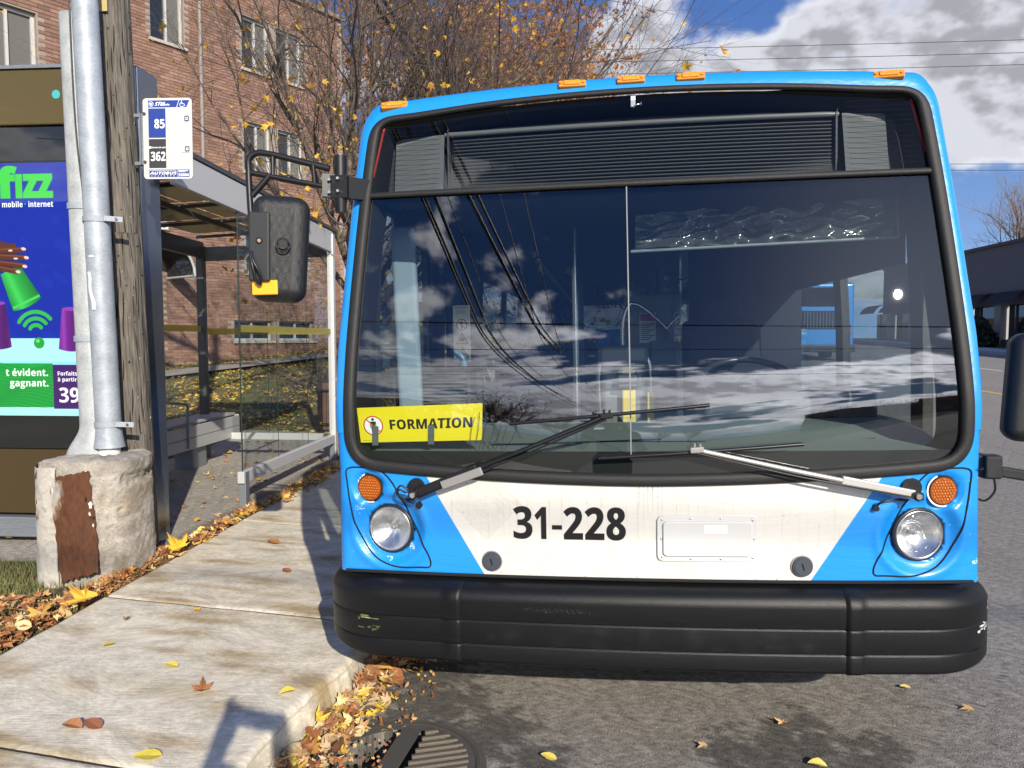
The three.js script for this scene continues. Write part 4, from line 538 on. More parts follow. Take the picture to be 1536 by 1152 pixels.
// ---- dashboard and cab
{
  const zd = -0.98;
  mesh('dashboard', [grid(60, 10, (u, v) => { const x = lerp(-1.15, 1.15, u), zfr = zf(x, 1.12) - 0.02, z = lerp(zfr, zd, v); const y = 1.118 + 0.012 * Math.sin(v * Math.PI) + 0.02 * v + 0.03 * smooth(x, 0.25, 0.5) * smooth(v, 0.3, 0.5); return [x, y, z, x, z]; }), grid(40, 4, (u, v) => { const x = lerp(-1.15, 1.15, u); return [x, lerp(1.14 + 0.03 * smooth(x, 0.25, 0.5), 0.6, v), zd - 0.05 * v]; })], cabinGrey, bus);
  for (const g of [box(0.5, 0.004, 0.018, -0.7, 1.131, -0.42, 0, 0.12), box(0.42, 0.004, 0.018, 0.05, 1.131, -0.34), box(0.42, 0.004, 0.018, 0.72, 1.134, -0.42, 0, -0.1)]) mesh('defrost_slot', g, matteBlack, bus);
  mesh('instrument_panel', [rbox(0.62, 0.12, 0.3, 0.04, 0.62, 1.2, -0.95, -0.25, 0, 0), rbox(0.2, 0.2, 0.24, 0.03, 1.0, 1.2, -0.95)], std({ color: rgb(0.05, 0.055, 0.06), roughness: 0.6 }), bus);
  // steering wheel
  const sw = new THREE.Group(); sw.name = 'steering_wheel'; bus.add(sw); sw.position.set(0.58, 1.32, -1.12); sw.rotation.x = -1.1;
  mesh('rim', new THREE.TorusGeometry(0.235, 0.017, 10, 60), phys({ color: rgb(0.03, 0.032, 0.036), roughness: 0.28 }), sw); mesh('spokes', [box(0.44, 0.03, 0.014, 0, 0, -0.02), box(0.03, 0.22, 0.014, 0, -0.11, -0.02), disc(0.055, 0.04, 0, 0, -0.02)], blackPlastic, sw);
  mesh('steering_column', rod(V(0.58, 1.3, -1.1), V(0.58, 0.8, -0.85), 0.05), blackPlastic, bus);
  // driver's seat
  const ds = new THREE.Group(); ds.name = 'driver_seat'; bus.add(ds); ds.position.set(0.6, 0, -1.85);
  const seatM = std({ color: rgb(0.025, 0.03, 0.045), roughness: 0.85 });
  mesh('cushion', rbox(0.5, 0.13, 0.5, 0.05, 0, 0.9, 0), seatM, ds); mesh('backrest', rbox(0.5, 0.72, 0.13, 0.06, 0, 1.3, -0.26, -0.12), seatM, ds); mesh('headrest', rbox(0.28, 0.18, 0.1, 0.045, 0, 1.74, -0.31, -0.1), seatM, ds); mesh('pedestal', box(0.3, 0.5, 0.3, 0, 0.6, 0), matteBlack, ds);
  // compartment walls, ceiling, floor
  mesh('ceiling', [box(2.2, 0.03, -0.75 - ZREAR, 0, 2.22, (-0.75 + ZREAR) / 2)], std({ color: rgb(0.06, 0.075, 0.11), roughness: 0.7 }), bus);
  mesh('cab_floor', [box(2.3, 0.04, -0.5 - ZREAR, 0, 0.43, (-0.5 + ZREAR) / 2)], std({ color: rgb(0.03, 0.03, 0.034), roughness: 0.8 }), bus);
  mesh('inner_wall', [box(0.03, 0.56, -2 - ZREAR, -1.16, 0.7, (-2 + ZREAR) / 2), box(0.03, 0.56, -0.9 - ZREAR, 1.16, 0.7, (-0.9 + ZREAR) / 2), box(0.16, 0.2, -0.9 - ZREAR, -1.06, 2.16, (-0.9 + ZREAR) / 2), box(0.16, 0.2, -0.9 - ZREAR, 1.06, 2.16, (-0.9 + ZREAR) / 2)], navy, bus);
  mesh('header_lining', [grid(20, 2, (u, v) => { const x = lerp(-1.12, 1.12, u), y = lerp(2.13, 2.23, v); return [x, y, zf(x, 2.18) - 0.03 - 0.3 * v]; })], std({ color: rgb(0.02, 0.022, 0.028), roughness: 0.7 }), bus);
  // cab wall behind the driver, and the clear screen beside the seat
  mesh('cab_partition', [rbox(0.72, 1.66, 0.04, 0.01, 0.79, 1.32, -2.35), rbox(0.04, 0.85, 0.9, 0.01, 0.28, 0.95, -1.95)], navy, bus);
  mesh('cab_screen', box(0.012, 0.85, 0.95, 0.28, 1.8, -1.9), clearGlass, bus);
  mesh('window_valance', [box(0.03, 0.36, 2.3, 1.1, 2.02, -1.75)], navy, bus);
  // front door: two leaves folded open against grey-blue jambs
  const door = new THREE.Group(); door.name = 'front_door'; bus.add(door); const xd = -1.16;
  for (const [za, zb] of [[-0.5, -1.02], [-1.05, -1.57]]) { mesh('door_leaf', [box(0.035, 1.85, 0.06, xd, 1.35, za - 0.03), box(0.035, 1.85, 0.06, xd, 1.35, zb + 0.03), box(0.035, 0.12, za - zb, xd, 0.5, (za + zb) / 2), box(0.035, 0.1, za - zb, xd, 2.22, (za + zb) / 2)], blackPlastic, door); mesh('door_glass', box(0.006, 1.7, za - zb - 0.1, xd, 1.37, (za + zb) / 2), phys({ color: rgb(0.72, 0.77, 0.77), transmission: 1, roughness: 0, ior: 1.5, thickness: 0 }), door); }
  mesh('door_jamb', [rbox(0.115, 1.15, 0.05, 0.02, -1.055, 1.52, -0.72, 0, 0.1, 0.02)], navyLight, door);
  mesh('door_handle', tube([V(-0.9, 1.5, -1.05), V(-0.86, 1.47, -1.05), V(-0.85, 1.38, -1.05), V(-0.85, 1.2, -1.05), V(-0.87, 1.05, -1.05)], 0.016, 24, 8), railBlue, door);
  // upright panel with the warning pictograms
  mesh('door_pillar', [rbox(0.22, 1.7, 0.08, 0.02, -0.98, 1.35, -1.75)], navy, bus);
  const picto = canvas(128, 400, (g, w, h) => { g.fillStyle = '#d9d7c9'; g.fillRect(0, 0, w, h); g.fillStyle = '#8a8272'; g.fillRect(12, 10, 104, 6); for (let k = 0; k < 5; k++) g.fillRect(20, 22 + k * 9, 88 - (k % 2) * 20, 3); g.strokeStyle = '#7a1c14'; g.lineWidth = 7; g.beginPath(); g.arc(64, 138, 38, 0, 7); g.stroke(); g.fillStyle = '#1a1a1a'; g.beginPath(); g.arc(64, 116, 8, 0, 7); g.fill(); g.fillRect(56, 126, 16, 40); g.beginPath(); g.moveTo(38, 112); g.lineTo(90, 164); g.strokeStyle = '#7a1c14'; g.stroke(); for (const y of [240, 340]) { g.strokeStyle = '#1a1a1a'; g.fillStyle = '#c9b36a'; g.lineWidth = 7; g.lineJoin = 'round'; g.beginPath(); g.moveTo(64, y - 42); g.lineTo(108, y + 30); g.lineTo(20, y + 30); g.closePath(); g.fill(); g.stroke(); g.fillStyle = '#1a1a1a'; g.fillRect(46, y - 4, 36, 18); g.beginPath(); g.arc(66, y - 10, 7, 0, 7); g.fill(); } });
  const pg = new THREE.PlaneGeometry(0.105, 0.34); pg.translate(-0.985, 1.6, -1.7); mesh('warning_sticker', pg, std({ map: picto, roughness: 0.6 }), bus);
  // heater box with louvres at the lower left, farebox, poles, passenger seats
  const ht = new THREE.Group(); ht.name = 'heater'; bus.add(ht); mesh('casing', [box(0.38, 0.05, 0.14, -0.96, 1.405, -0.84), box(0.02, 0.3, 0.14, -1.14, 1.28, -0.84), box(0.02, 0.3, 0.14, -0.78, 1.28, -0.84), box(0.36, 0.3, 0.02, -0.96, 1.28, -0.9)], std({ color: rgb(0.03, 0.03, 0.034), roughness: 0.6 }), ht);
  for (let k = 0; k < 13; k++) mesh('fin', box(0.335, 0.0035, 0.035, -0.96, 1.18 + k * 0.0165, -0.8, 0.35), std({ color: rgb(0.12, 0.125, 0.13), roughness: 0.45 }), ht);
  mesh('defroster_arm', beam(V(-0.72, 1.46, -0.8), V(-0.64, 1.2, -0.8), 0.02, 0.02), matteBlack, bus);
  const fb = new THREE.Group(); fb.name = 'farebox'; bus.add(fb); fb.position.set(-0.02, 0, -2.0);
  mesh('body', [rbox(0.26, 0.95, 0.3, 0.03, 0, 0.95, 0), rbox(0.3, 0.12, 0.32, 0.03, 0, 1.45, 0)], std({ color: rgb(0.2, 0.21, 0.22), roughness: 0.4, metalness: 0.3 }), fb); mesh('reader', [rbox(0.12, 0.16, 0.06, 0.015, 0.02, 1.32, 0.19, -0.4), rbox(0.16, 0.22, 0.03, 0.01, 0.24, 1.42, 0.05, -0.3, 0.4)], std({ color: rgb(0.09, 0.1, 0.12), roughness: 0.4 }), fb); mesh('yellow_guard', [rbox(0.08, 0.42, 0.03, 0.01, 0.03, 1.16, 0.2), rbox(0.045, 0.26, 0.03, 0.01, 0.16, 1.1, 0.22)], yellowRail, fb);
  for (const [x, z, m] of [[-0.3, -1.7, steel], [-0.3, -2.9, railBlue], [0.35, -2.6, railBlue], [-0.35, -4.4, railBlue], [0.4, -4.6, railBlue], [-0.38, -6.2, railBlue], [0.42, -6.4, railBlue], [0.42, -8.2, railBlue], [-0.42, -8.1, railBlue]]) mesh('grab_pole', rod(V(x, 0.45, z), V(x, 2.2, z), 0.018), m, bus);
  mesh('grab_rail', [tube([V(-0.16, 1.0, -1.9), V(-0.16, 1.38, -1.9), V(-0.12, 1.46, -1.9), V(0.1, 1.46, -1.9), V(0.14, 1.38, -1.9), V(0.14, 1.0, -1.9)], 0.016, 40, 8)], steel, bus);
  mesh('overhead_rail', [rod(V(-0.5, 2.0, -1.5), V(-0.5, 2.0, -11.5), 0.016), rod(V(0.5, 2.0, -2.6), V(0.5, 2.0, -11.5), 0.016)], railBlue, bus);
  const seatBack = std({ color: rgb(0.07, 0.1, 0.17), roughness: 0.6 });
  { const nt = canvas(96, 192, (g) => { g.fillStyle = '#dfe2df'; g.fillRect(0, 0, 96, 192); g.fillStyle = '#a8201c'; g.fillRect(6, 8, 84, 44); g.fillStyle = '#444'; for (let k = 0; k < 9; k++) g.fillRect(10, 66 + k * 13, 76 - (k % 3) * 14, 5); }); const m = new THREE.PlaneGeometry(0.11, 0.2); m.translate(0.16, 1.62, -2.37); mesh('notice', m, std({ map: nt, roughness: 0.6 }), bus); mesh('equipment_cabinet', [rbox(0.3, 1.1, 0.1, 0.02, 0.16, 1.3, -2.44)], std({ color: rgb(0.22, 0.25, 0.26), roughness: 0.5 }), bus); mesh('grab_rail', tube([V(0.0, 1.15, -2.2), V(0.0, 1.7, -2.2), V(0.05, 1.78, -2.2), V(0.35, 1.5, -2.25), V(0.36, 1.2, -2.25)], 0.014, 30, 8), steel, bus); }
  const ps = (x, z) => { const s = new THREE.Group(); s.name = numbered('passenger_seat'); bus.add(s); s.position.set(x, 0, z); mesh('cushion', rbox(0.44, 0.08, 0.42, 0.03, 0, 0.88, 0), navy, s); mesh('backrest', rbox(0.44, 0.6, 0.07, 0.03, 0, 1.2, -0.22, -0.1), seatBack, s); mesh('handle', tube([V(-0.18, 1.48, -0.25), V(-0.16, 1.53, -0.25), V(0.16, 1.53, -0.25), V(0.18, 1.48, -0.25)], 0.013, 16, 6), yellowRail, s); };
  for (let k = 0; k < 8; k++) { ps(-0.88, -3.6 - k * 0.95); ps(0.88, -3.5 - k * 0.95); if (k > 3) { ps(-0.43, -3.6 - k * 0.95); ps(0.43, -3.5 - k * 0.95); } }
  mesh('engine_bulkhead', [box(2.2, 0.9, 0.5, 0, 0.9, ZREAR + 0.3)], navy, bus);
  const number = canvas(256, 80, (g) => { g.clearRect(0, 0, 256, 80); g.fillStyle = '#000'; g.fillRect(0, 0, 256, 80); g.fillStyle = '#fff'; g.font = 'bold 70px sans-serif'; g.textAlign = 'center'; g.translate(256, 0); g.scale(-1, 1); g.fillText('31-228', 128, 66); }, false);
  const nb = new THREE.PlaneGeometry(0.62, 0.17); nb.translate(0.02, 2.2, ZREAR + 0.04); mesh('rear_number', nb, std({ color: rgb(0.06, 0.06, 0.06), roughness: 0.6, alphaMap: number, alphaTest: 0.5 }), bus);
  // rolled clear plastic blind at the driver's side
  const film = grid(70, 26, (u, v) => { const x = lerp(0.0, 1.07, u), y = lerp(1.955, 2.11, v), f = fbm(u * 2.6 + v * 0.7, v * 0.9 - u, 2) * 0.06 - Math.abs(fbm(u * 3.1 - v * 1.1 + 4, v * 0.8 + u * 1.5, 2)) * 0.11 + fbm(u * 11, v * 5, 2) * 0.004; return [x, y - 0.02 * (1 - u), -0.56 + f, x, y]; });
  mesh('sun_blind', film, phys({ color: rgb(0.84, 0.9, 0.92), transmission: 0.94, roughness: 0.1, ior: 1.9, thickness: 0 }), bus);
  mesh('blind_rail', [rod(V(-0.02, 1.925, -0.56), V(1.08, 1.95, -0.58), 0.007), rod(V(1.08, 1.95, -0.58), V(1.085, 2.12, -0.62), 0.006)], std({ color: rgb(0.18, 0.2, 0.22), roughness: 0.4 }), bus);
  
  mesh('glass_crack', Array.from({ length: 9 }, (_, k) => tube([onGlass(-0.66 + k * 0.017, 1.135, -0.009), onGlass(-0.655 + k * 0.019 + 0.01 * (k % 3), 1.2 + (k % 4) * 0.012, -0.009), onGlass(-0.64 + k * 0.02, 1.26 + (k % 3) * 0.02, -0.009)], 0.0011, 10, 4)), std({ color: rgb(0.07, 0.03, 0.02), roughness: 0.8 }), bus);
}
// ---- the yellow sign propped behind the windshield
{
  const board = canvas(1024, 300, (g, w, h) => {
    g.fillStyle = '#f2dc18'; g.fillRect(0, 0, w, h); const r = rng(55); for (let k = 0; k < 40; k++) { g.fillStyle = `rgba(120,105,10,${0.05 + r() * 0.1})`; g.fillRect(r() * w, r() * h, 2 + r() * 5, 1 + r() * 6); }
    const cx = 125, cy = 156; g.fillStyle = '#f4f4ee'; g.beginPath(); g.arc(cx, cy, 80, 0, 7); g.fill(); g.fillStyle = '#16120d'; g.beginPath(); g.arc(cx, cy - 53, 12, 0, 7); g.fill(); g.beginPath(); g.roundRect(cx - 26, cy - 36, 52, 60, 10); g.fill(); g.fillRect(cx - 17, cy + 10, 34, 60);
    g.fillStyle = '#f4f4ee'; g.fillRect(cx - 19, cy - 18, 3, 40); g.fillRect(cx + 16, cy - 18, 3, 40); g.fillRect(cx - 1.5, cy + 26, 3, 44);
    g.strokeStyle = '#d2361f'; g.lineWidth = 10; g.beginPath(); g.arc(cx, cy, 80, 0, 7); g.stroke(); g.beginPath(); g.moveTo(cx - 57, cy - 57); g.lineTo(cx + 57, cy + 57); g.stroke();
    g.fillStyle = '#19140c'; g.font = 'bold 116px sans-serif'; const m = g.measureText('FORMATION').width; g.save(); g.translate(258, 192); g.scale(698 / m, 0.98); g.lineWidth = 3; g.strokeStyle = '#19140c'; g.fillText('FORMATION', 0, 0); g.strokeText('FORMATION', 0, 0); g.restore(); g.fillStyle = '#555'; g.font = '11px sans-serif'; g.fillText('TRANSPORT 123', 22, 288);
  });
  const s = thing('notice_board', 'yellow FORMATION board with a no passengers symbol, propped behind the windshield', 'sign'); 
  const a = bus.localToWorld(V(-1.122, 1.296, zf(-1.12, 1.3) - 0.03)), b = bus.localToWorld(V(-0.612, 1.312, zf(-0.6, 1.3) - 0.03)), c = bus.localToWorld(V(-0.615, 1.17, zf(-0.6, 1.16) - 0.026)), d = bus.localToWorld(V(-1.108, 1.158, zf(-1.1, 1.16) - 0.026));
  const mid = a.clone().add(b).add(c).add(d).multiplyScalar(0.25); s.position.copy(mid);
  const L = (p) => p.clone().sub(mid); const n = new THREE.Vector3().crossVectors(L(c).sub(L(d)), L(a).sub(L(d))).normalize().multiplyScalar(0.004);
  const face = grid(1, 1, (u, v) => { const p = L(d).lerp(L(c), u).lerp(L(a).lerp(L(b), u), v).add(n); return [p.x, p.y, p.z, u, v]; });
  mesh('board_face', face, phys({ map: board, roughness: 0.45 }), s);
  const core = grid(1, 1, (u, v) => { const p = L(d).lerp(L(c), u).lerp(L(a).lerp(L(b), u), v).addScaledVector(n, -0.6); return [p.x, p.y, p.z, u, v]; });
  mesh('board_back', core, std({ color: rgb(0.7, 0.6, 0.1), roughness: 0.6 }), s);
  for (const [u, k] of [[0.245, 0], [0.71, 1]]) mesh('clip', beam(L(d).lerp(L(c), u - 0.12).addScaledVector(n, 2).add(V(0, -0.012, 0)), L(d).lerp(L(c), u - 0.12).addScaledVector(n, 2.2).add(V(0.001, 0.064, -0.004)), 0.024, 0.004, V(0, 0, 1)), std({ color: rgb(0.09, 0.11, 0.11), roughness: 0.6 }), s);
}
// ---------------------------------------------------------------- utility pole, conduits, concrete foot
{
  const p = thing('utility_pole', 'weathered grey wooden utility pole standing behind the round conduit', 'utility pole', [-2.728, 0, -4.45]);
  const L = 9.2, lean = V(-0.12 / 3.4, 1, -0.0).normalize(), r0 = 0.114, r1 = 0.088;
  const g = grid(48, 120, (u, v) => { const y = v * L, a = u * 2 * Math.PI, t = tn(u, v * 3, 7, 4); const r = lerp(r0, r1, v) * (1 + 0.03 * fbm(Math.cos(a) * 2, Math.sin(a) * 2 + y * 0.15, 3)) - 0.007 * smooth(fbm(Math.cos(a) * 3.2 + 5, Math.sin(a) * 3.2 + y * 0.07, 3), 0.22, 0.4); return [0 - Math.cos(a) * r - 0.07 * y / 3.4, y, Math.sin(a) * r, u * 1, v * L / 2.2]; });
  mesh('trunk', g, poleWood, p);
  const r = rng(14), holes = [], staples = [];
  for (let k = 0; k < 120; k++) { const y = 0.9 + r() * 2.9, a = -0.2 + r() * Math.PI * 0.9, R = lerp(r0, r1, y / L) - 0.002; const b = new THREE.SphereGeometry(0.003 + r() * 0.003, 6, 5); b.scale(1, 1 + r(), 1); b.translate(Math.cos(a) * R - 0.07 * y / 3.4, y, Math.sin(a) * R); (r() < 0.8 ? holes : staples).push(b); }
  mesh('nail_hole', holes, matteBlack, p).userData.kind = 'stuff'; mesh('staple', staples, std({ color: rgb(0.3, 0.27, 0.24), metalness: 0.5, roughness: 0.6 }), p).userData.kind = 'stuff';
  mesh('identification_plate', box(0.05, 0.1, 0.004, -0.07 * 3.5 / 3.4 + 0.02, 3.56, 0.118), std({ color: rgb(0.5, 0.4, 0.18), roughness: 0.5 }), p);
  mesh('crossarm', [box(2.6, 0.12, 0.1, -0.3, 8.6, 0.14), box(2.2, 0.12, 0.1, -0.3, 7.9, 0.14)], poleWood, p);
  mesh('insulator', [-1.4, -0.9, 0.3, 0.8].map((x) => disc(0.035, 0.12, x, 8.72, 0.14, 'y', 12)), std({ color: rgb(0.25, 0.13, 0.08), roughness: 0.3 }), p);
}
{
  const flareTop = (x) => x;
  const wg = thing('conduit_guard', 'flat white galvanised cable guard, left of the round conduit, flared at its foot', 'conduit', [-2.86, 0, -4.2]);
  const prof = (y) => 0.066 + 0.052 * smooth(0.19 - (y - 0.84), 0, 0.19), off = (y) => lerp(0.01, -0.03, (y - 0.84) / 2.6);
  const g = grid(16, 60, (u, v) => { const vv = v < 0.2 ? v * 0.5 : lerp(0.1, 1, (v - 0.2) / 0.8), y = lerp(0.84, 3.44, vv), a = u * Math.PI, w = prof(y), e = smooth(0.19 - (y - 0.84), 0, 0.19); return [off(y) - Math.cos(a) * w - e * 0.035, y, Math.pow(Math.sin(a), 0.6) * (0.05 + e * 0.03), u * 0.3, y]; });
  mesh('guard', [g, grid(10, 2, (u, v) => { const a = u * Math.PI; return [off(3.44) - Math.cos(a) * 0.066 * v, 3.44, Math.sin(a) * 0.05 * v, u * 0.3, v]; })], whiteGuard, wg);
  for (const y of [1.55, 2.33]) mesh('strap', grid(14, 3, (u, v) => { const a = u * Math.PI; return [off(y) - Math.cos(a) * 0.074, y + (v - 0.5) * 0.035, Math.pow(Math.sin(a), 0.6) * 0.056]; }), galv, wg);
  const rc = thing('conduit_pipe', 'round grey galvanised conduit strapped to the wooden pole', 'conduit', [-2.745, 0, -4.19]);
  const mid = (y) => lerp(0.005, -0.055, (y - 0.9) / 2.6);
  const q = grid(26, 60, (u, v) => { const y = lerp(0.9, 4.4, v), a = u * 2 * Math.PI, f = smooth(0.1 - (y - 0.9), 0, 0.1), r = 0.071 + f * 0.016; return [mid(y) - Math.cos(a) * r, y, Math.sin(a) * r, u * 0.45, y]; });
  mesh('pipe', q, galv, rc);
  mesh('end_sleeve', rod(V(0.004, 0.84, 0), V(0.004, 0.905, 0), 0.06, 0.06, 20), std({ color: rgb(0.72, 0.72, 0.7), roughness: 0.5 }), rc);
  for (const y of [1.04, 2.25]) { mesh('strap', [grid(18, 2, (u, v) => { const a = u * Math.PI * 1.05; return [mid(y) - Math.cos(a) * 0.0765, y + (v - 0.5) * 0.032, Math.sin(a) * 0.0765]; }), box(0.1, 0.03, 0.004, mid(y) + 0.12, y, 0.03, 0, 0.3, -0.05)], galv, rc); mesh('bolt', disc(0.008, 0.01, mid(y) + 0.14, y, 0.034, 'z', 6), steel, rc); }
  mesh('peeled_tape', [grid(6, 16, (u, v) => { const y = lerp(1.72, 1.94, v), a = 1.35 + u * 0.35 + v * -0.35 + Math.sin(v * 9) * 0.08; return [mid(y) - Math.cos(a) * 0.0735, y, Math.sin(a) * 0.0735 + 0.004 * Math.sin(u * 3.14)]; }), box(0.028, 0.012, 0.002, mid(2.02) + 0.0, 2.03, 0.073)], std({ color: rgb(0.72, 0.73, 0.74), roughness: 0.6 }), rc);
  const wire = thing('thin_cable', 'thin black cable running down between the two conduits', 'cable', [0, 0, 0]);
  mesh('cable_run', tube([V(-2.86, 4.2, -4.15), V(-2.86, 3.3, -4.14), V(-2.845, 2.7, -4.14), V(-2.80, 2.2, -4.14), V(-2.795, 1.9, -4.15)], 0.0045, 30, 6), blackMetal, wire);
}
{ // concrete foot
  const b = thing('concrete_pedestal', 'broken concrete pedestal with a peeling rusty plate at the foot of the pole', 'pedestal', [-2.815, 0, -4.18]);
  const outline = (a, y) => { // superellipse footprint
    const c = Math.cos(a), s = Math.sin(a), e = 0.66; const k = 1 / Math.pow(Math.pow(Math.abs(c) / 1, 2 / e) + Math.pow(Math.abs(s), 2 / e), e / 2);
    const w = lerp(0.29, 0.275, clamp(y / 0.75, 0, 1)), d = 0.25; return [c * k * w, s * k * d]; };
  const top = (x) => 0.86 - 0.03 * smooth(-x, 0.05, 0.35) - 0.012 * smooth(x, 0.15, 0.3);
  const noisy = (x, y, z) => fbm(x * 7 + z * 4, y * 7, 4) * 0.006 + fbm(x * 26 + z * 15, y * 26, 3) * 0.006;
  const g = grid(150, 70, (u, v) => { const a = u * 2 * Math.PI; let y, sc = 1; if (v < 0.86) y = lerp(0.02, 0.84, v / 0.86); else { const t = (v - 0.86) / 0.14; y = 0.86; sc = 1 - t; } let [x, z] = outline(a, y); const n = noisy(x, y, z); const ch = 0.035 * smooth(y, 0.8, 0.87); x *= (1 - ch * 0.6) ; const gouge = -0.025 * smooth(fbm(x * 5 + 3, y * 4, 4), 0.2, 0.35) * smooth(x, 0.1, 0.3); const L = Math.hypot(x, z); const kx = x / L, kz = z / L; x = (x + kx * (n + gouge)) * sc; z = (z + kz * (n + gouge)) * sc; if (v >= 0.84) y = top(x) + fbm(x * 12, z * 12, 3) * 0.012 - (v < 0.87 ? 0.01 : 0); return [x, y, z, u * 1.8, y]; });
  tint(g, (x, y, z) => { const r = fbm(x * 6 + z * 3, y * 5, 4), s = smooth(fbm(x * 11 + 5, y * 2.2 + z, 4), 0.05, 0.4); const k = 1 + r * 0.35; return [lerp(1.08, 0.86, s) * k, lerp(1.06, 0.79, s) * k, lerp(1.03, 0.69, s) * k]; });
  mesh('block', g, rawConc, b);
  // painted jacket round the left of the block, and the flat rusted plate that has come away in front of it
  const paintTex = canvas(512, 1024, (c, w, h) => {
    c.fillStyle = '#b9b4a9'; c.fillRect(0, 0, w, h); const r = rng(66);
    for (let k = 0; k < 260; k++) { c.fillStyle = `rgba(${r() < 0.5 ? '140,130,116' : '214,211,203'},${0.1 + r() * 0.25})`; c.beginPath(); c.ellipse(r() * w, r() * h, 4 + r() * 30, 2 + r() * 26, r() * 3, 0, 7); c.fill(); }
    for (let k = 0; k < 34; k++) { c.fillStyle = ['#6b4326', '#8a4a20', '#3a2418'][k % 3]; const y = r() * h * 0.45, x = 150 + r() * 230; c.beginPath(); for (let q = 0; q < 8; q++) { const a = q / 8 * 6.28, R = 3 + r() * 16; c.lineTo(x + Math.cos(a) * R * 0.7, y + Math.sin(a) * R * 2.4); } c.fill(); }
    c.strokeStyle = '#17181c'; c.lineWidth = 17; c.lineJoin = 'round'; c.lineCap = 'round'; c.beginPath(); c.moveTo(170, 330); c.lineTo(240, 430); c.lineTo(185, 480); c.lineTo(245, 520); c.stroke(); c.beginPath(); c.moveTo(185, 590); c.lineTo(262, 610); c.lineTo(225, 800); c.lineTo(300, 830); c.stroke();
  });
  paintTex.wrapS = paintTex.wrapT = THREE.ClampToEdgeWrapping;
  const sm = std({ map: paintTex, roughness: 0.8, bumpMap: rep(roughBump, 2), bumpScale: 0.002, side: THREE.DoubleSide });
  const jk = (off) => grid(60, 50, (u, v) => { const y = lerp(0.02, 0.815 + fbm(u * 5, 2, 2) * 0.015, v), a = lerp(Math.PI * 1.15, Math.PI * 0.58, u), [x, z] = outline(a, y), L = Math.hypot(x, z), q = 0.02 + off + fbm(u * 4, y * 5, 3) * 0.006; return [x + x / L * q, y, z + z / L * q, u, v]; });
  mesh('painted_jacket', [jk(0), jk(-0.004)], sm, b);
  const rustTex = canvas(768, 1024, (c, w, h) => {
    c.fillStyle = '#59351f'; c.fillRect(0, 0, w, h); const r = rng(67);
    for (let k = 0; k < 900; k++) { c.fillStyle = ['rgba(98,56,32,.16)', 'rgba(66,38,24,.18)', 'rgba(118,74,46,.12)', 'rgba(46,28,20,.16)'][k % 4]; c.beginPath(); c.ellipse(r() * w, r() * h, 3 + r() * 34, 3 + r() * 44, r(), 0, 7); c.fill(); }
    for (let k = 0; k < 130; k++) { const t = r(); c.fillStyle = `rgba(${150 + r() * 40 | 0},${146 + r() * 36 | 0},${140 + r() * 34 | 0},${0.12 + r() * 0.2})`; c.beginPath(); c.ellipse(w * 0.02 + t * w * 0.36 * r(), h * 0.05 + r() * h * 0.34 * (1 - t * 0.5), 8 + r() * 50, 10 + r() * 60, r(), 0, 7); c.fill(); }
    for (let k = 0; k < 1600; k++) { c.fillStyle = `rgba(${r() < 0.5 ? '30,18,12' : '140,92,60'},${0.1 + r() * 0.25})`; c.fillRect(r() * w, r() * h, 1 + r() * 3, 1 + r() * 4); }
    for (const [x, y, R, col] of [[0.86, 0.27, 34, '#120e0b'], [0.94, 0.33, 44, '#d2cec4'], [0.9, 0.42, 26, '#cfcabf'], [0.97, 0.47, 24, '#120e0b'], [0.95, 0.54, 20, '#d2cec4'], [0.03, 0.05, 40, '#c9c5bb'], [0.06, 0.12, 34, '#cac6bc']]) { c.fillStyle = col; c.beginPath(); for (let q = 0; q < 11; q++) { const a = q / 11 * 6.28, k = R * (0.6 + r() * 0.6); c.lineTo(x * w + Math.cos(a) * k * 0.8, y * h + Math.sin(a) * k); } c.fill(); }
  });
  rustTex.wrapS = rustTex.wrapT = THREE.ClampToEdgeWrapping;
  const Q = [V(-0.118, 0.758, 0.262), V(0.115, 0.800, 0.25), V(0.182, 0.235, 0.268), V(-0.045, 0.165, 0.29)]; // TL TR BR BL
  const pl = (off) => grid(30, 40, (u, v) => { const w = 1 - v, ee = fbm(w * 7 + u, u > 0.5 ? 4 : 9, 3) * 0.012, p = Q[3].clone().lerp(Q[2], u).lerp(Q[0].clone().lerp(Q[1], u), v); const curl = 0.03 * smooth(w, 0.7, 1) * smooth(u, 0.15, 0.9) + 0.012 * Math.sin(u * 3.1) + fbm(u * 2, v * 2, 2) * 0.006; return [p.x + (u === 0 || u === 1 ? ee : 0), p.y + (v === 0 ? fbm(u * 8, 3, 3) * 0.025 : v === 1 ? fbm(u * 8, 6, 3) * 0.012 : 0), p.z + curl + off, u, v]; });
  mesh('rusted_plate', [pl(0), pl(-0.004)], std({ map: rustTex, roughness: 0.8, metalness: 0.1, bumpMap: rep(roughBump, 3), bumpScale: 0.0012, side: THREE.DoubleSide }), b);
}
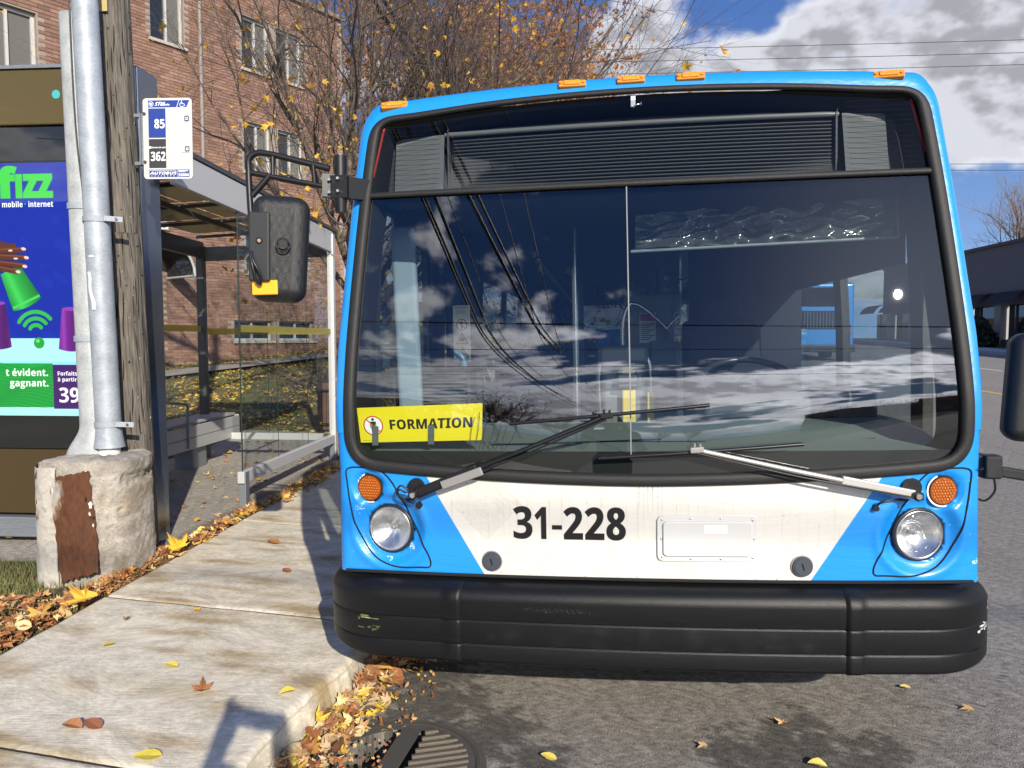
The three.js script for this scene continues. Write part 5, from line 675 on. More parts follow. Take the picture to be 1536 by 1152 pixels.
// ---------------------------------------------------------------- bus-stop sign on its bracket
{
  const s = thing('bus_stop_sign', 'white and blue bus stop sign for routes 85 and 362 on a bracket', 'sign', [-2.437, 2.77, -4.4]);
  const face = canvas(620, 972, (g, w, h) => {
    const B = '#263f8f', K = '#38393b'; g.fillStyle = '#c9c8c2'; g.fillRect(0, 0, w, h);
    g.fillStyle = B; g.beginPath(); g.moveTo(70, 28); g.lineTo(592, 28); g.lineTo(555, 112); g.lineTo(70, 112); g.closePath(); g.fill();
    g.strokeStyle = '#fff'; g.lineWidth = 6; g.beginPath(); g.arc(108, 70, 27, 0, 7); g.stroke(); g.fillStyle = '#fff'; g.beginPath(); g.moveTo(90, 62); g.lineTo(126, 62); g.lineTo(108, 90); g.fill(); g.font = 'italic bold 62px sans-serif'; g.save(); g.transform(1, 0, -0.18, 1, 150, 92); g.fillText('STM', 0, 0); g.font = 'bold 34px sans-serif'; g.fillText('.info', 116, 0); g.restore();
    g.lineWidth = 6; g.beginPath(); g.moveTo(463, 28); g.lineTo(430, 112); g.stroke(); g.beginPath(); g.arc(497, 82, 25, 0.5, 5.1); g.stroke(); g.beginPath(); g.moveTo(494, 34); g.lineTo(497, 72); g.lineTo(525, 72); g.lineTo(538, 100); g.stroke(); g.beginPath(); g.arc(493, 24, 9, 0, 7); g.fill();
    g.fillStyle = B; g.fillRect(70, 124, 218, 352); g.fillStyle = K; g.fillRect(70, 490, 218, 350);
    g.fillStyle = '#fff'; g.textAlign = 'right'; g.font = 'bold 150px sans-serif'; g.save(); g.translate(280, 360); g.scale(0.84, 1); g.fillText('85', 0, 0); g.restore(); g.save(); g.translate(282, 752); g.scale(0.78, 1); g.fillText('362', 0, 0); g.restore(); g.textAlign = 'left'; g.font = 'bold 25px sans-serif'; g.fillRect(74, 578, 26, 26); g.fillText('Service de nuit', 106, 600);
    g.fillStyle = '#dcdbd6'; g.fillRect(288, 480, 300, 4);
    for (let k = 0; k < 60; k++) { g.strokeStyle = 'rgba(200,198,190,.28)'; g.lineWidth = 1.5; g.beginPath(); g.moveTo(300, 140 + k * 11); g.quadraticCurveTo(430, 100 + k * 11, 590, 128 + k * 11); g.stroke(); }
    for (const y of [216, 580]) { g.fillStyle = '#2d3a63'; g.beginPath(); g.roundRect(526, y, 58, 64, 10); g.fill(); g.fillStyle = '#e8e8e4'; g.fillRect(538, y + 14, 14, 16); g.fillRect(558, y + 14, 14, 16); g.fillRect(538, y + 36, 34, 12); g.fillStyle = '#777'; g.fillRect(y > 400 ? 486 : 522, y + 72, y > 400 ? 100 : 62, 6); }
    g.fillStyle = '#c3c1ba'; g.beginPath(); g.arc(368, 722, 56, 0, 7); g.fill(); g.fillStyle = '#d8d6cf'; g.beginPath(); g.arc(372, 720, 40, 0, 7); g.fill(); g.fillStyle = '#eeece7'; g.beginPath(); g.arc(380, 722, 22, 0, 7); g.fill();
    g.fillStyle = '#2f437f'; g.fillRect(70, 858, 355, 92); g.fillStyle = '#4a5a92'; g.fillRect(430, 858, 150, 92); g.fillStyle = '#fff'; g.font = 'italic bold 56px sans-serif'; g.save(); g.translate(76, 918); g.scale(335 / g.measureText('AUTOBUS').width, 0.86); g.fillText('AUTOBUS', 0, 0); g.restore(); g.fillRect(80, 866, 330, 4); for (let k = 0; k < 8; k++) g.fillRect(96 + k * 40, 930, 10, 10);
    g.font = 'bold 50px sans-serif'; g.save(); g.translate(440, 938); g.scale(130 / g.measureText('53304').width, 0.9); g.fillText('53304', 0, 0); g.restore(); g.fillRect(440, 868, 120, 8); g.fillRect(440, 882, 90, 5);
  });
  face.wrapS = face.wrapT = THREE.ClampToEdgeWrapping;
  const plate = new THREE.ExtrudeGeometry(rrect(0.31, 0.486, 0.022), { depth: 0.004, bevelEnabled: false, curveSegments: 8 });
  mesh('plate', plate, std({ color: rgb(0.72, 0.72, 0.7), roughness: 0.4, metalness: 0.2 }), s);
  const fg = new THREE.ShapeGeometry(rrect(0.309, 0.485, 0.0215), 8); { const p = fg.attributes.position, u = fg.attributes.uv; for (let i = 0; i < p.count; i++) u.setXY(i, p.getX(i) / 0.31 + 0.5, p.getY(i) / 0.486 + 0.5); } fg.translate(0, 0, 0.0055);
  mesh('sign_face', fg, std({ map: face, roughness: 0.45 }), s);
  mesh('bracket', [box(0.035, 0.31, 0.006, -0.155, 0.0, -0.004), box(0.006, 0.31, 0.05, -0.172, 0.0, -0.012), box(0.06, 0.02, 0.03, -0.19, 0.145, -0.02), box(0.06, 0.02, 0.03, -0.19, -0.145, -0.02)], aluDull, s);
  for (const y of [0.15, -0.14]) mesh('bolt', disc(0.009, 0.014, -0.143, y, 0.008, 'z', 6), std({ color: rgb(0.12, 0.11, 0.1), metalness: 0.7, roughness: 0.5 }), s);
  s.rotation.z = -0.01;
}
// ---------------------------------------------------------------- advertising cabinet at the near end of the shelter
{
  const Z = -4.7, XR = -2.80, XL = -4.75, D = 0.24;
  const a = thing('advertising_cabinet', 'tall bus shelter advertising cabinet with a blue mobile internet poster', 'advertising panel', [0, 0, Z]);
  const zc = -D / 2;
  mesh('side_panel', [rbox(0.12, 3.24, D, 0.012, XR - 0.06, 1.71, zc)], phys({ color: rgb(0.3, 0.32, 0.36), metalness: 0.85, roughness: 0.22 }), a);
  mesh('side_panel', [rbox(0.12, 3.24, D, 0.012, XL + 0.06, 1.71, zc)], phys({ color: rgb(0.3, 0.32, 0.36), metalness: 0.85, roughness: 0.22 }), a);
  const olive = phys({ color: rgb(0.115, 0.085, 0.024), roughness: 0.24, metalness: 0.25, clearcoat: 0.5 });
  mesh('header', [rbox(XR - XL - 0.242, 0.36, D - 0.02, 0.01, (XR + XL) / 2, 3.147, zc - 0.004)], olive, a);
  mesh('cap', [box(XR - XL - 0.242, 0.022, D, (XR + XL) / 2, 3.341, zc)], aluDull, a);
  mesh('glazing_frame', [box(XR - XL - 0.242, 0.22, 0.02, (XR + XL) / 2, 2.85, -0.05), box(XR - XL - 0.242, 0.26, 0.02, (XR + XL) / 2, 0.93, -0.05), box(0.1, 1.7, 0.02, XR - 0.18, 1.9, -0.05), box(0.08, 1.7, 0.02, XL + 0.17, 1.9, -0.05)], matteBlack, a);
  mesh('backing_box', [box(XR - XL - 0.26, 2.2, D - 0.09, (XR + XL) / 2, 1.9, zc - 0.03)], darkAlu, a);
  mesh('apron', [box(XR - XL - 0.242, 0.44, D - 0.03, (XR + XL) / 2, 0.575, zc - 0.003)], std({ color: rgb(0.085, 0.06, 0.03), roughness: 0.3, metalness: 0.3 }), a);
  mesh('base_rail', [rbox(XR - XL - 0.242, 0.14, D + 0.01, 0.01, (XR + XL) / 2, 0.26, zc)], aluDull, a);
  mesh('foot', [box(0.12, 0.2, 0.12, XR - 0.3, 0.12, zc - 0.02), box(0.12, 0.2, 0.12, XL + 0.3, 0.12, zc - 0.02)], darkAlu, a);
  mesh('cover_glass', box(XR - XL - 0.25, 2.15, 0.006, (XR + XL) / 2, 1.88, -0.022), phys({ color: rgb(0.95, 0.97, 0.97), transmission: 1, roughness: 0, ior: 1.45, thickness: 0 }), a);
  const PW = 1.32, PH = 1.70, px0 = -4.30, py0 = 1.025;
  const poster = canvas(1056, 1360, (g, w, h) => {
    const X = (x) => (x - px0) / PW * w, Y = (y) => h - (y - py0) / PH * h, S = w / PW, P = (px) => X(-3.80 + px * 0.00447), Q = (py) => Y(2.72 - (py - 245) * 0.00449), K = 0.00447 * S;
    g.fillStyle = '#04249c'; g.fillRect(0, 0, w, h);
    const r = rng(3); for (let k = 0; k < 60; k++) { g.fillStyle = 'rgba(40,100,230,.10)'; g.beginPath(); g.ellipse(r() * w, r() * h * 0.7, 10 + r() * 50, 6 + r() * 26, r(), 0, 7); g.fill(); }
    // wordmark
    g.fillStyle = '#35c43c'; g.font = `bold ${58 * K}px sans-serif`; g.textBaseline = 'alphabetic'; g.strokeStyle = '#35c43c'; g.lineWidth = 4 * K; g.lineJoin = 'miter';
    let pen = -6; for (const [ch, wd] of [['f', 28], ['\u0131', 15], ['z', 24], ['z', 24]]) { const m = g.measureText(ch).width; g.save(); g.translate(P(pen), Q(294)); g.scale(wd * K / m, ch === 'f' ? 1 : 1.0); g.fillText(ch, 0, 0); g.strokeText(ch, 0, 0); g.restore(); pen += wd - 1; }
    g.fillStyle = '#fff'; g.font = `bold ${11.5 * K}px sans-serif`; g.save(); g.translate(P(0), Q(309)); g.scale(34 * K / g.measureText('mobile').width, 1); g.fillText('mobile', 0, 0); g.restore(); g.save(); g.translate(P(42), Q(309)); g.scale(40 * K / g.measureText('internet').width, 1); g.fillText('internet', 0, 0); g.restore(); g.fillStyle = '#35c43c'; g.font = `bold ${7 * K}px sans-serif`; g.fillText('+', P(35.5), Q(307));
    // table and lower band
    g.fillStyle = '#a8e4e8'; g.fillRect(0, Q(505), w, h); const gg = g.createLinearGradient(0, Q(505), 0, Q(545)); g.fillStyle = '#8fd6de'; g.fillRect(0, Q(540), w, 5 * K);
    // cups
    const cup = (cx, top, bot, wt, wb, c, c2) => { const gr = g.createLinearGradient(P(cx - wb / 2), 0, P(cx + wb / 2), 0); gr.addColorStop(0, c); gr.addColorStop(0.22, c2); gr.addColorStop(0.36, c); gr.addColorStop(0.8, '#45105a'); gr.addColorStop(1, c); g.fillStyle = gr; g.beginPath(); g.moveTo(P(cx - wt / 2), Q(top)); g.lineTo(P(cx + wt / 2), Q(top)); g.lineTo(P(cx + wb / 2), Q(bot)); g.quadraticCurveTo(P(cx), Q(bot + 8), P(cx - wb / 2), Q(bot)); g.fill(); g.fillStyle = c2; for (let q = 0; q < 60; q++) { g.fillStyle = `rgba(190,120,215,${0.05 + r() * 0.2})`; g.fillRect(P(cx - wt / 2 + r() * wt), Q(top + r() * (bot - top)), 1.5, 1.5); } g.fillStyle = c2; g.beginPath(); g.ellipse(P(cx), Q(top), wt / 2 * K, 3 * K, 0, 0, 7); g.fill(); };
    cup(103, 461, 521, 28, 42, '#6a1685', '#8f3aa8'); cup(-14, 452, 518, 26, 42, '#6a1685', '#8f3aa8');
    g.save(); g.translate(P(24), Q(428)); g.rotate(-0.42); { const gr = g.createLinearGradient(-24 * K, 0, 24 * K, 0); gr.addColorStop(0, '#1d8a36'); gr.addColorStop(0.3, '#3fc257'); gr.addColorStop(0.5, '#25a23e'); gr.addColorStop(1, '#136d28'); g.fillStyle = gr; } g.beginPath(); g.moveTo(-20 * K, -30 * K); g.lineTo(14 * K, -30 * K); g.lineTo(24 * K, 28 * K); g.quadraticCurveTo(0, 36 * K, -26 * K, 28 * K); g.fill(); g.fillStyle = '#48c45a'; g.fillRect(-24 * K, 22 * K, 47 * K, 4 * K); g.restore();
    // hand
    g.fillStyle = '#5a2c1c'; g.lineCap = 'round'; g.strokeStyle = '#5a2c1c'; for (const [x0, y0, x1, y1, t] of [[-20, 362, 14, 372, 15], [-10, 374, 30, 372, 8], [-8, 382, 34, 384, 8], [-10, 391, 31, 396, 8], [-12, 398, 20, 405, 8], [0, 368, 16, 366, 8]]) { g.lineWidth = t * K; g.beginPath(); g.moveTo(P(x0), Q(y0)); g.lineTo(P(x1), Q(y1)); g.stroke(); } g.strokeStyle = 'rgba(150,86,60,.55)'; for (const [x0, y0, x1, y1] of [[-10, 372, 28, 370], [-8, 380, 32, 382], [-10, 389, 29, 394], [-12, 396, 18, 403]]) { g.lineWidth = 2.2 * K; g.beginPath(); g.moveTo(P(x0), Q(y0)); g.lineTo(P(x1), Q(y1)); g.stroke(); } g.strokeStyle = 'rgba(40,16,10,.8)'; for (const [x0, y0, x1, y1] of [[-10, 378, 30, 377.5], [-10, 387, 32, 389.5], [-10, 395, 26, 400]]) { g.lineWidth = 1.2 * K; g.beginPath(); g.moveTo(P(x0), Q(y0)); g.lineTo(P(x1), Q(y1)); g.stroke(); } g.fillStyle = '#e3c3b4'; for (const [x, y] of [[32, 371], [36, 384], [33, 397], [22, 405]]) { g.beginPath(); g.ellipse(P(x), Q(y), 4 * K, 2.4 * K, 0.2, 0, 7); g.fill(); } g.fillStyle = '#d8d8d0'; g.fillRect(P(8), Q(372), 6 * K, 2.5 * K); g.fillRect(P(16), Q(384), 6 * K, 2.5 * K);
    // waves and ball
    g.strokeStyle = '#2fae45'; g.lineCap = 'round'; for (const [R, t] of [[31, 6], [21, 6], [11, 6]]) { g.lineWidth = t * K; g.beginPath(); g.arc(P(47), Q(496), R * K, -2.62, -0.72); g.stroke(); } g.fillStyle = '#23963a'; g.beginPath(); g.arc(P(51), Q(512), 8.5 * K, 0, 7); g.fill(); g.fillStyle = '#5fd070'; g.beginPath(); g.arc(P(49), Q(509), 3 * K, 0, 7); g.fill();
    // boxes
    g.fillStyle = '#149a3c'; g.fillRect(P(-110), Q(543), 181 * K, 67 * K); for (let k = 0; k < 26; k++) { g.strokeStyle = 'rgba(12,120,44,.6)'; g.lineWidth = 1.6 * K; g.beginPath(); for (let x = -110; x <= 71; x += 4) g.lineTo(P(x), Q(546 + k * 4 + Math.sin(x * 0.05 + k * 0.3) * 5)); g.stroke(); } g.fillStyle = '#a8e4e8'; g.fillRect(P(-110), Q(610), 400 * K, 14 * K);
    g.fillStyle = '#3f1064'; g.fillRect(P(71), Q(545), 110 * K, 67 * K); g.fillStyle = '#fff'; g.font = `bold ${15 * K}px sans-serif`; g.fillText('\u00e9vident.', P(5), Q(562)); g.fillText('gagnant.', P(1), Q(578)); g.fillText('t', P(-5), Q(562)); g.font = `bold ${8.6 * K}px sans-serif`; g.fillText('Forfaits Internet', P(78), Q(561)); g.fillText('\u00e0 partir de', P(78), Q(570)); g.font = `bold ${31 * K}px sans-serif`; g.fillText('39', P(79), Q(602)); g.font = `bold ${14 * K}px sans-serif`; g.fillText('/mois', P(121), Q(602));
  });
  poster.wrapS = poster.wrapT = THREE.ClampToEdgeWrapping;
  const pg = new THREE.PlaneGeometry(PW, PH); pg.translate(px0 + PW / 2, py0 + PH / 2, -0.034); mesh('poster', pg, std({ map: poster, roughness: 0.5 }), a);
  const st = new THREE.CircleGeometry(0.03, 8); st.translate(-3.37, 3.16, -0.012); mesh('sticker', [st], std({ color: rgb(0.05, 0.4, 0.4), roughness: 0.5 }), a);
}
// ---------------------------------------------------------------- shelter
{
  const s = thing('bus_shelter', 'silver framed glass bus shelter with a tinted flat roof behind the pole', 'bus shelter');
  const X0 = -2.72, X1 = -4.27, ZN = -4.96, ZF = -8.4, YR = 2.6;
  // front fascia beam, sloping a touch, with its dark gutter lip
  mesh('fascia', [beam(V(X0, 2.735, ZN), V(X0, 2.66, ZF + 0.03), 0.05, 0.235, UPV, 0.006)], alu, s);
  mesh('gutter', [beam(V(X0 - 0.03, 2.875, ZN), V(X0 - 0.03, 2.805, ZF - 0.12), 0.13, 0.035, UPV)], darkAlu, s);
  mesh('back_beam', [beam(V(X1, 2.62, ZN), V(X1, 2.58, ZF + 0.03), 0.06, 0.18)], darkAlu, s);
  mesh('end_beam', [beam(V(X0 - 0.03, 2.58, ZF), V(X1 + 0.03, 2.54, ZF), 0.05, 0.16)], aluDull, s);
  for (const k of [0, 1, 2, 3, 4]) { const z = lerp(ZN + 0.1, ZF + 0.2, k / 4); mesh('roof_rib', beam(V(X0 - 0.026, 2.79, z), V(X1 + 0.03, 2.71, z), 0.025, 0.03), darkAlu, s); }
  mesh('roof_rib', beam(V(-3.5, 2.73, ZN), V(-3.5, 2.69, ZF), 0.03, 0.045), darkAlu, s);
  const tintRoof = phys({ color: rgb(0.2, 0.155, 0.06), transmission: 0.6, roughness: 0.75, ior: 1.5, thickness: 0 });
  for (let k = 0; k < 4; k++) for (const [xa, xb] of [[X0 - 0.03, -3.49], [-3.51, X1 + 0.02]]) { const za = lerp(ZN + 0.1, ZF + 0.2, k / 4) - 0.02, zb = lerp(ZN + 0.1, ZF + 0.2, (k + 1) / 4) + 0.02; mesh('roof_panel', grid(1, 1, (u, v) => { const x = lerp(xa, xb, u); return [x, 2.825 - 0.05 * (X0 - x), lerp(za, zb, v)]; }), tintRoof, s); }
  // posts
  mesh('post', [rbox(0.075, 2.62, 0.075, 0.008, X0, 1.44, ZF + 0.04)], alu, s);
  mesh('post', [rbox(0.085, 2.5, 0.085, 0.008, X1, 1.38, ZF + 0.05)], darkAlu, s);
  mesh('post', [rbox(0.085, 2.5, 0.085, 0.008, X1, 1.38, ZN - 0.0)], darkAlu, s);
  mesh('foot', [rbox(0.065, 0.3, 0.075, 0.006, X0, 0.28, -5.96), rbox(0.06, 0.28, 0.06, 0.006, X0, 0.27, ZF + 0.06)], aluDull, s);
  mesh('bottom_rail', [beam(V(X0, 0.385, -5.90), V(X0, 0.385, ZF + 0.08), 0.06, 0.10, UPV, 0.006)], alu, s);
  mesh('bottom_rail', [beam(V(X0 - 0.04, 0.40, ZF + 0.02), V(X1 + 0.05, 0.40, ZF + 0.02), 0.05, 0.08, UPV, 0.006)], alu, s);
  mesh('bottom_rail', [beam(V(X1, 0.40, ZN), V(X1, 0.40, ZF + 0.1), 0.05, 0.07, UPV, 0.006)], darkAlu, s);
  const gl = () => phys({ color: rgb(0.90, 0.93, 0.92), transmission: 1, roughness: 0, ior: 1.42, thickness: 0 }); const g1 = gl();
  const pane = (a, b, y0, y1) => grid(1, 1, (u, v) => { const p = a.clone().lerp(b, u); return [p.x, lerp(y0, y1, v), p.z]; });
  const fz = [-5.94, -6.72, -7.52, ZF + 0.08]; for (let k = 0; k < 3; k++) mesh('glass_pane', pane(V(X0, 0, fz[k] - 0.004), V(X0, 0, fz[k + 1] + 0.004), 0.43, 2.62), g1, s);
  for (let k = 0; k < 4; k++) { const za = lerp(ZN - 0.04, ZF + 0.1, k / 4), zb = lerp(ZN - 0.04, ZF + 0.1, (k + 1) / 4); mesh('glass_pane', pane(V(X1, 0, za - 0.004), V(X1, 0, zb + 0.004), 0.43, 2.53), g1, s); }
  for (let k = 0; k < 2; k++) { const xa = lerp(X0 - 0.04, X1 + 0.05, k / 2), xb = lerp(X0 - 0.04, X1 + 0.05, (k + 1) / 2); mesh('glass_pane', pane(V(xa - 0.004, 0, ZF + 0.02), V(xb + 0.004, 0, ZF + 0.02), 0.44, 2.5), g1, s); }
  const edgeM = std({ color: rgb(0.03, 0.045, 0.04), roughness: 0.2 });
  mesh('pane_edge', [rod(V(X0, 0.43, -5.94), V(X0, 2.62, -5.94), 0.006, 0.006, 6), ...fz.slice(1, 3).map((z) => rod(V(X0, 0.43, z), V(X0, 2.62, z), 0.003, 0.003, 5)), ...[1, 2, 3].map((k) => { const z = lerp(ZN - 0.04, ZF + 0.1, k / 4); return rod(V(X1, 0.43, z), V(X1, 2.53, z), 0.004, 0.004, 5); }), rod(V(-3.5, 0.44, ZF + 0.02), V(-3.5, 2.5, ZF + 0.02), 0.004, 0.004, 5)], edgeM, s);
  const band = phys({ color: rgb(0.5, 0.42, 0.08), roughness: 0.6, transmission: 0.45, thickness: 0 });
  mesh('warning_band', [pane(V(X1 + 0.003, 0, ZN), V(X1 + 0.003, 0, ZF + 0.1), 1.63, 1.70)], band, s); mesh('warning_band', [pane(V(X0 - 0.04, 0, ZF + 0.024), V(X1 + 0.05, 0, ZF + 0.024), 1.60, 1.67)], band, s); mesh('warning_band', [pane(V(X0 + 0.003, 0, -5.96), V(X0 + 0.003, 0, ZF + 0.1), 1.605, 1.665)], band, s);
  // bench
  const b = thing('bench', 'grey metal plank bench inside the bus shelter', 'bench');
  const bm = std({ color: rgb(0.4, 0.4, 0.4), metalness: 0.15, roughness: 0.5, bumpMap: rep(roughBump, 3), bumpScale: 0.0008 });
  for (let k = 0; k < 3; k++) mesh('seat_plank', [rbox(0.11, 0.03, 2.75, 0.006, -4.03 - 0.118 * k - 0.03, 0.645, -7.2)], bm, b);
  for (let k = 0; k < 2; k++) mesh('front_plank', [rbox(0.03, 0.12, 2.75, 0.006, -3.965, 0.565 - 0.126 * k, -7.2)], bm, b);
  mesh('end_plate', [box(0.36, 0.24, 0.012, -4.14, 0.52, -8.585 + 0.005), box(0.36, 0.24, 0.012, -4.14, 0.52, -5.82)], bm, b);
  mesh('pedestal', [rbox(0.22, 0.36, 0.3, 0.015, -4.12, 0.29, -7.72)], aluDull, b); mesh('pedestal', [rbox(0.22, 0.36, 0.3, 0.015, -4.12, 0.29, -6.3)], aluDull, b);
  for (const z of [-7.35, -6.35]) mesh('armrest', tube([V(-3.945, 0.40, z), V(-3.945, 0.8, z), V(-3.945, 0.86, z), V(-4.0, 0.87, z), V(-4.26, 0.87, z), V(-4.3, 0.86, z), V(-4.3, 0.6, z)], 0.014, 60, 8), aluDull, b);
}
// ---------------------------------------------------------------- slatted litter bin behind the shelter
{
  const b = thing('litter_bin', 'round wooden slat litter bin behind the glass end of the shelter', 'litter bin', [-3.30, 0.2, -10.35]);
  const wood = std({ color: rgb(0.9, 0.56, 0.44), roughness: 0.8, map: rep(woodCol, 2, 0.5) });
  for (let k = 0; k < 22; k++) { const a = k / 22 * Math.PI * 2; mesh('slat', rbox(0.062, 0.68, 0.022, 0.005, Math.cos(a) * 0.27, 0.40, Math.sin(a) * 0.27, 0, -a + Math.PI / 2, 0), wood, b); }
  mesh('band', [0.14, 0.62].map((y) => { const t = new THREE.TorusGeometry(0.287, 0.014, 6, 36); t.rotateX(Math.PI / 2); t.scale(1, 1.7, 1); t.translate(0, y, 0); return t; }), matteBlack, b); mesh('liner', disc(0.25, 0.66, 0, 0.38, 0, 'y', 28), matteBlack, b); const rim = new THREE.TorusGeometry(0.27, 0.02, 8, 36); rim.rotateX(Math.PI / 2); rim.translate(0, 0.745, 0); mesh('rim', rim, matteBlack, b);
}
// ---------------------------------------------------------------- brick apartment block on the left, turned away from the street
{
  const B = thing('apartment_building', 'brown brick apartment building across the lawn behind the bus shelter', 'building');
  const th = (37.1 - 4.263) * RAD, D = V(Math.sin(th), 0, -Math.cos(th)), N = V(Math.cos(th), 0, Math.sin(th)); // along the wall, out of the wall
  const O = V(-8.16, 0, -19.45); // the point of the wall at s = 0
  const P = (s, y, o = 0) => O.clone().addScaledVector(D, s).addScaledVector(N, o).setY(y);
  const mortar = std({ color: rgb(0.30, 0.25, 0.21), roughness: 0.95, bumpMap: roughBump, bumpScale: 0.004 });
  const bg = new THREE.BoxGeometry(0.203, 0.064, 0.02);
  const brickM = std({ color: rgb(1, 1, 1), roughness: 0.9, bumpMap: rep(roughBump, 1), bumpScale: 0.003 });
  const tones = [[0.24, 0.138, 0.10], [0.265, 0.155, 0.115], [0.215, 0.122, 0.09], [0.29, 0.18, 0.135], [0.19, 0.105, 0.08], [0.25, 0.155, 0.12]];
  const rot = Math.atan2(N.x, N.z), r = rng(101), near = [], mats = [], cols = [];
  const frame = (name, s0, s1, y0, y1, o, glassTone, parent) => {};
  const camR = new THREE.Matrix4().makeRotationFromEuler(camera.rotation).invert();
  const visible = (p) => { const q = p.clone().sub(camera.position).applyMatrix4(camR); const x = 768 + 1100 * q.x / -q.z, y = 576 - 1100 * q.y / -q.z; return x > -60 && x < 600 && y > -60; };
  function facade(s0, s1, y0, y1, off, holes) { // real bricks with recessed joints, running bond
    // mortar wall pieces round the openings
    const xs = [...new Set([s0, s1, ...holes.flatMap((h) => [h[0], h[1]])])].filter((v) => v >= s0 && v <= s1).sort((a, b) => a - b), ys = [...new Set([y0, y1, ...holes.flatMap((h) => [h[2], h[3]])])].filter((v) => v >= y0 && v <= y1).sort((a, b) => a - b), parts = [];
    const open = (s, y) => holes.some((h) => s > h[0] && s < h[1] && y > h[2] && y < h[3] && (!h[4] || y < h[3] - h[4] + h[4] * Math.sqrt(Math.max(0, 1 - ((s - (h[0] + h[1]) / 2) / ((h[1] - h[0]) / 2)) ** 2))));
    const arch = holes.filter((h) => h[4]);
    for (let i = 0; i < xs.length - 1; i++) for (let j = 0; j < ys.length - 1; j++) { const sm = (xs[i] + xs[i + 1]) / 2, ym = (ys[j] + ys[j + 1]) / 2; if (holes.some((h) => sm > h[0] && sm < h[1] && ym > h[2] && ym < h[3])) continue; const c = P(sm, ym, off - 0.15), g = new THREE.BoxGeometry(xs[i + 1] - xs[i], ys[j + 1] - ys[j], 0.3); g.rotateY(rot); g.translate(c.x, c.y, c.z); parts.push(g); }
    for (const h of arch) { const n = 24, m = (h[0] + h[1]) / 2, R = (h[1] - h[0]) / 2, rows = []; for (let k = 0; k < n; k++) { const sa = h[0] + (h[1] - h[0]) * k / n, sb = h[0] + (h[1] - h[0]) * (k + 1) / n, sm = (sa + sb) / 2, yb = h[3] - h[4] + h[4] * Math.sqrt(Math.max(0, 1 - ((sm - m) / R) ** 2)); if (h[3] - yb < 0.005) continue; const c = P(sm, (yb + h[3]) / 2, off - 0.151), g = new THREE.BoxGeometry(sb - sa, h[3] - yb, 0.3); g.rotateY(rot); g.translate(c.x, c.y, c.z); parts.push(g); } }
    mesh('wall', parts, mortar, B);
    for (let j = 0, y = y0 + 0.04; y < y1 - 0.03; j++, y += 0.075) for (let i = 0, s = s0 + (j % 2 ? 0.106 : 0) + 0.1; s < s1 - 0.09; i++, s += 0.213) {
      if (open(s, y) || open(s - 0.09, y) || open(s + 0.09, y)) continue; const p = P(s, y, off + 0.002 + r() * 0.004); if (!visible(p)) continue;
      const t = tones[(r() * r() * 6) | 0], k = 0.85 + r() * 0.35 + fbm(s * 0.7, y * 0.7, 3) * 0.2; const m = M4(p, new THREE.Euler(0, rot + (r() - 0.5) * 0.02, (r() - 0.5) * 0.008), 1), d = p.distanceTo(camera.position); near.push([d, m, t.map((c) => c * k)]);
    }
  }
  // windows: [s0, s1, y0, y1]
  const W = []; // main wall
  const row = (y0, y1, list) => { for (const s of list) W.push([s, s + 0.82, y0, y1]); };
  const cols4 = [-2.95, -0.55, 0.5]; row(8.6, 9.95, cols4); row(5.95, 7.25, cols4); row(3.3, 4.6, [-0.55, 0.5]);
  const base = [[-0.95, 0.2, 1.5, 2.05], [0.42, 1.6, 1.5, 2.05]]; W.push(...base);
  const door = [-5.1, -2.88, 0.9, 3.9]; W.push(door);
  facade(-5.4, 2.75, 0.6, 10.85, 0, W);
  const bay = [[-7.45, -6.15, 6.0, 7.5], [-7.45, -6.15, 3.3, 4.6], [-7.45, -6.15, 8.8, 10.2]];
  facade(-14, -5.4, 0.4, 11.6, 2.1, bay);
  near.sort((a, b) => a[0] - b[0]);
  const tm = new Map();
  near.forEach(([d, m, c], i) => { if (i < 300) { const key = c.map((v) => Math.round(v * 30)).join(); if (!tm.has(key)) tm.set(key, std({ color: rgb(...c), roughness: 0.9, bumpMap: roughBump, bumpScale: 0.003 })); const o = new THREE.Mesh(bg, tm.get(key)); o.name = numbered('brick'); o.castShadow = o.receiveShadow = true; m.decompose(o.position, o.quaternion, o.scale); B.add(o); } else { mats.push(m); cols.push(rgb(...c)); } });
  copies('brickwork', bg, brickM, mats, cols, B);
  // window units
  const winGlass = phys({ color: rgb(0.02, 0.025, 0.03), roughness: 0.04, ior: 1.6 }), frameM = std({ color: rgb(0.48, 0.48, 0.465), roughness: 0.5 }), dark = std({ color: rgb(0.2, 0.13, 0.1), roughness: 0.7 }), curtain = std({ color: rgb(0.12, 0.12, 0.115), roughness: 0.9 });
  const unit = (h, off, mull) => {
    const w = new THREE.Group(); w.name = numbered('window'); B.add(w); const sm = (h[0] + h[1]) / 2, ww = h[1] - h[0], hh = h[3] - h[2]; w.position.copy(P(sm, (h[2] + h[3]) / 2, off - 0.13)); w.rotation.y = rot;
    mesh('glass', box(ww - 0.02, hh - 0.02, 0.01, 0, 0, -0.03), winGlass, w);
    mesh('frame', [box(ww, 0.06, 0.07, 0, hh / 2 - 0.03, 0), box(ww, 0.06, 0.07, 0, -hh / 2 + 0.03, 0), box(0.06, hh - 0.12, 0.07, -ww / 2 + 0.03, 0, 0), box(0.06, hh - 0.12, 0.07, ww / 2 - 0.03, 0, 0), ...mull.map((x) => box(0.05, hh - 0.12, 0.06, x * ww / 2, 0, 0.003))], frameM, w);
    mesh('sill', box(ww + 0.12, 0.07, 0.2, 0, -hh / 2 - 0.036, 0.1), rawSill, w);
    mesh('reveal', [box(0.02, hh, 0.12, -ww / 2 - 0.012, 0, 0.06)], dark, w);
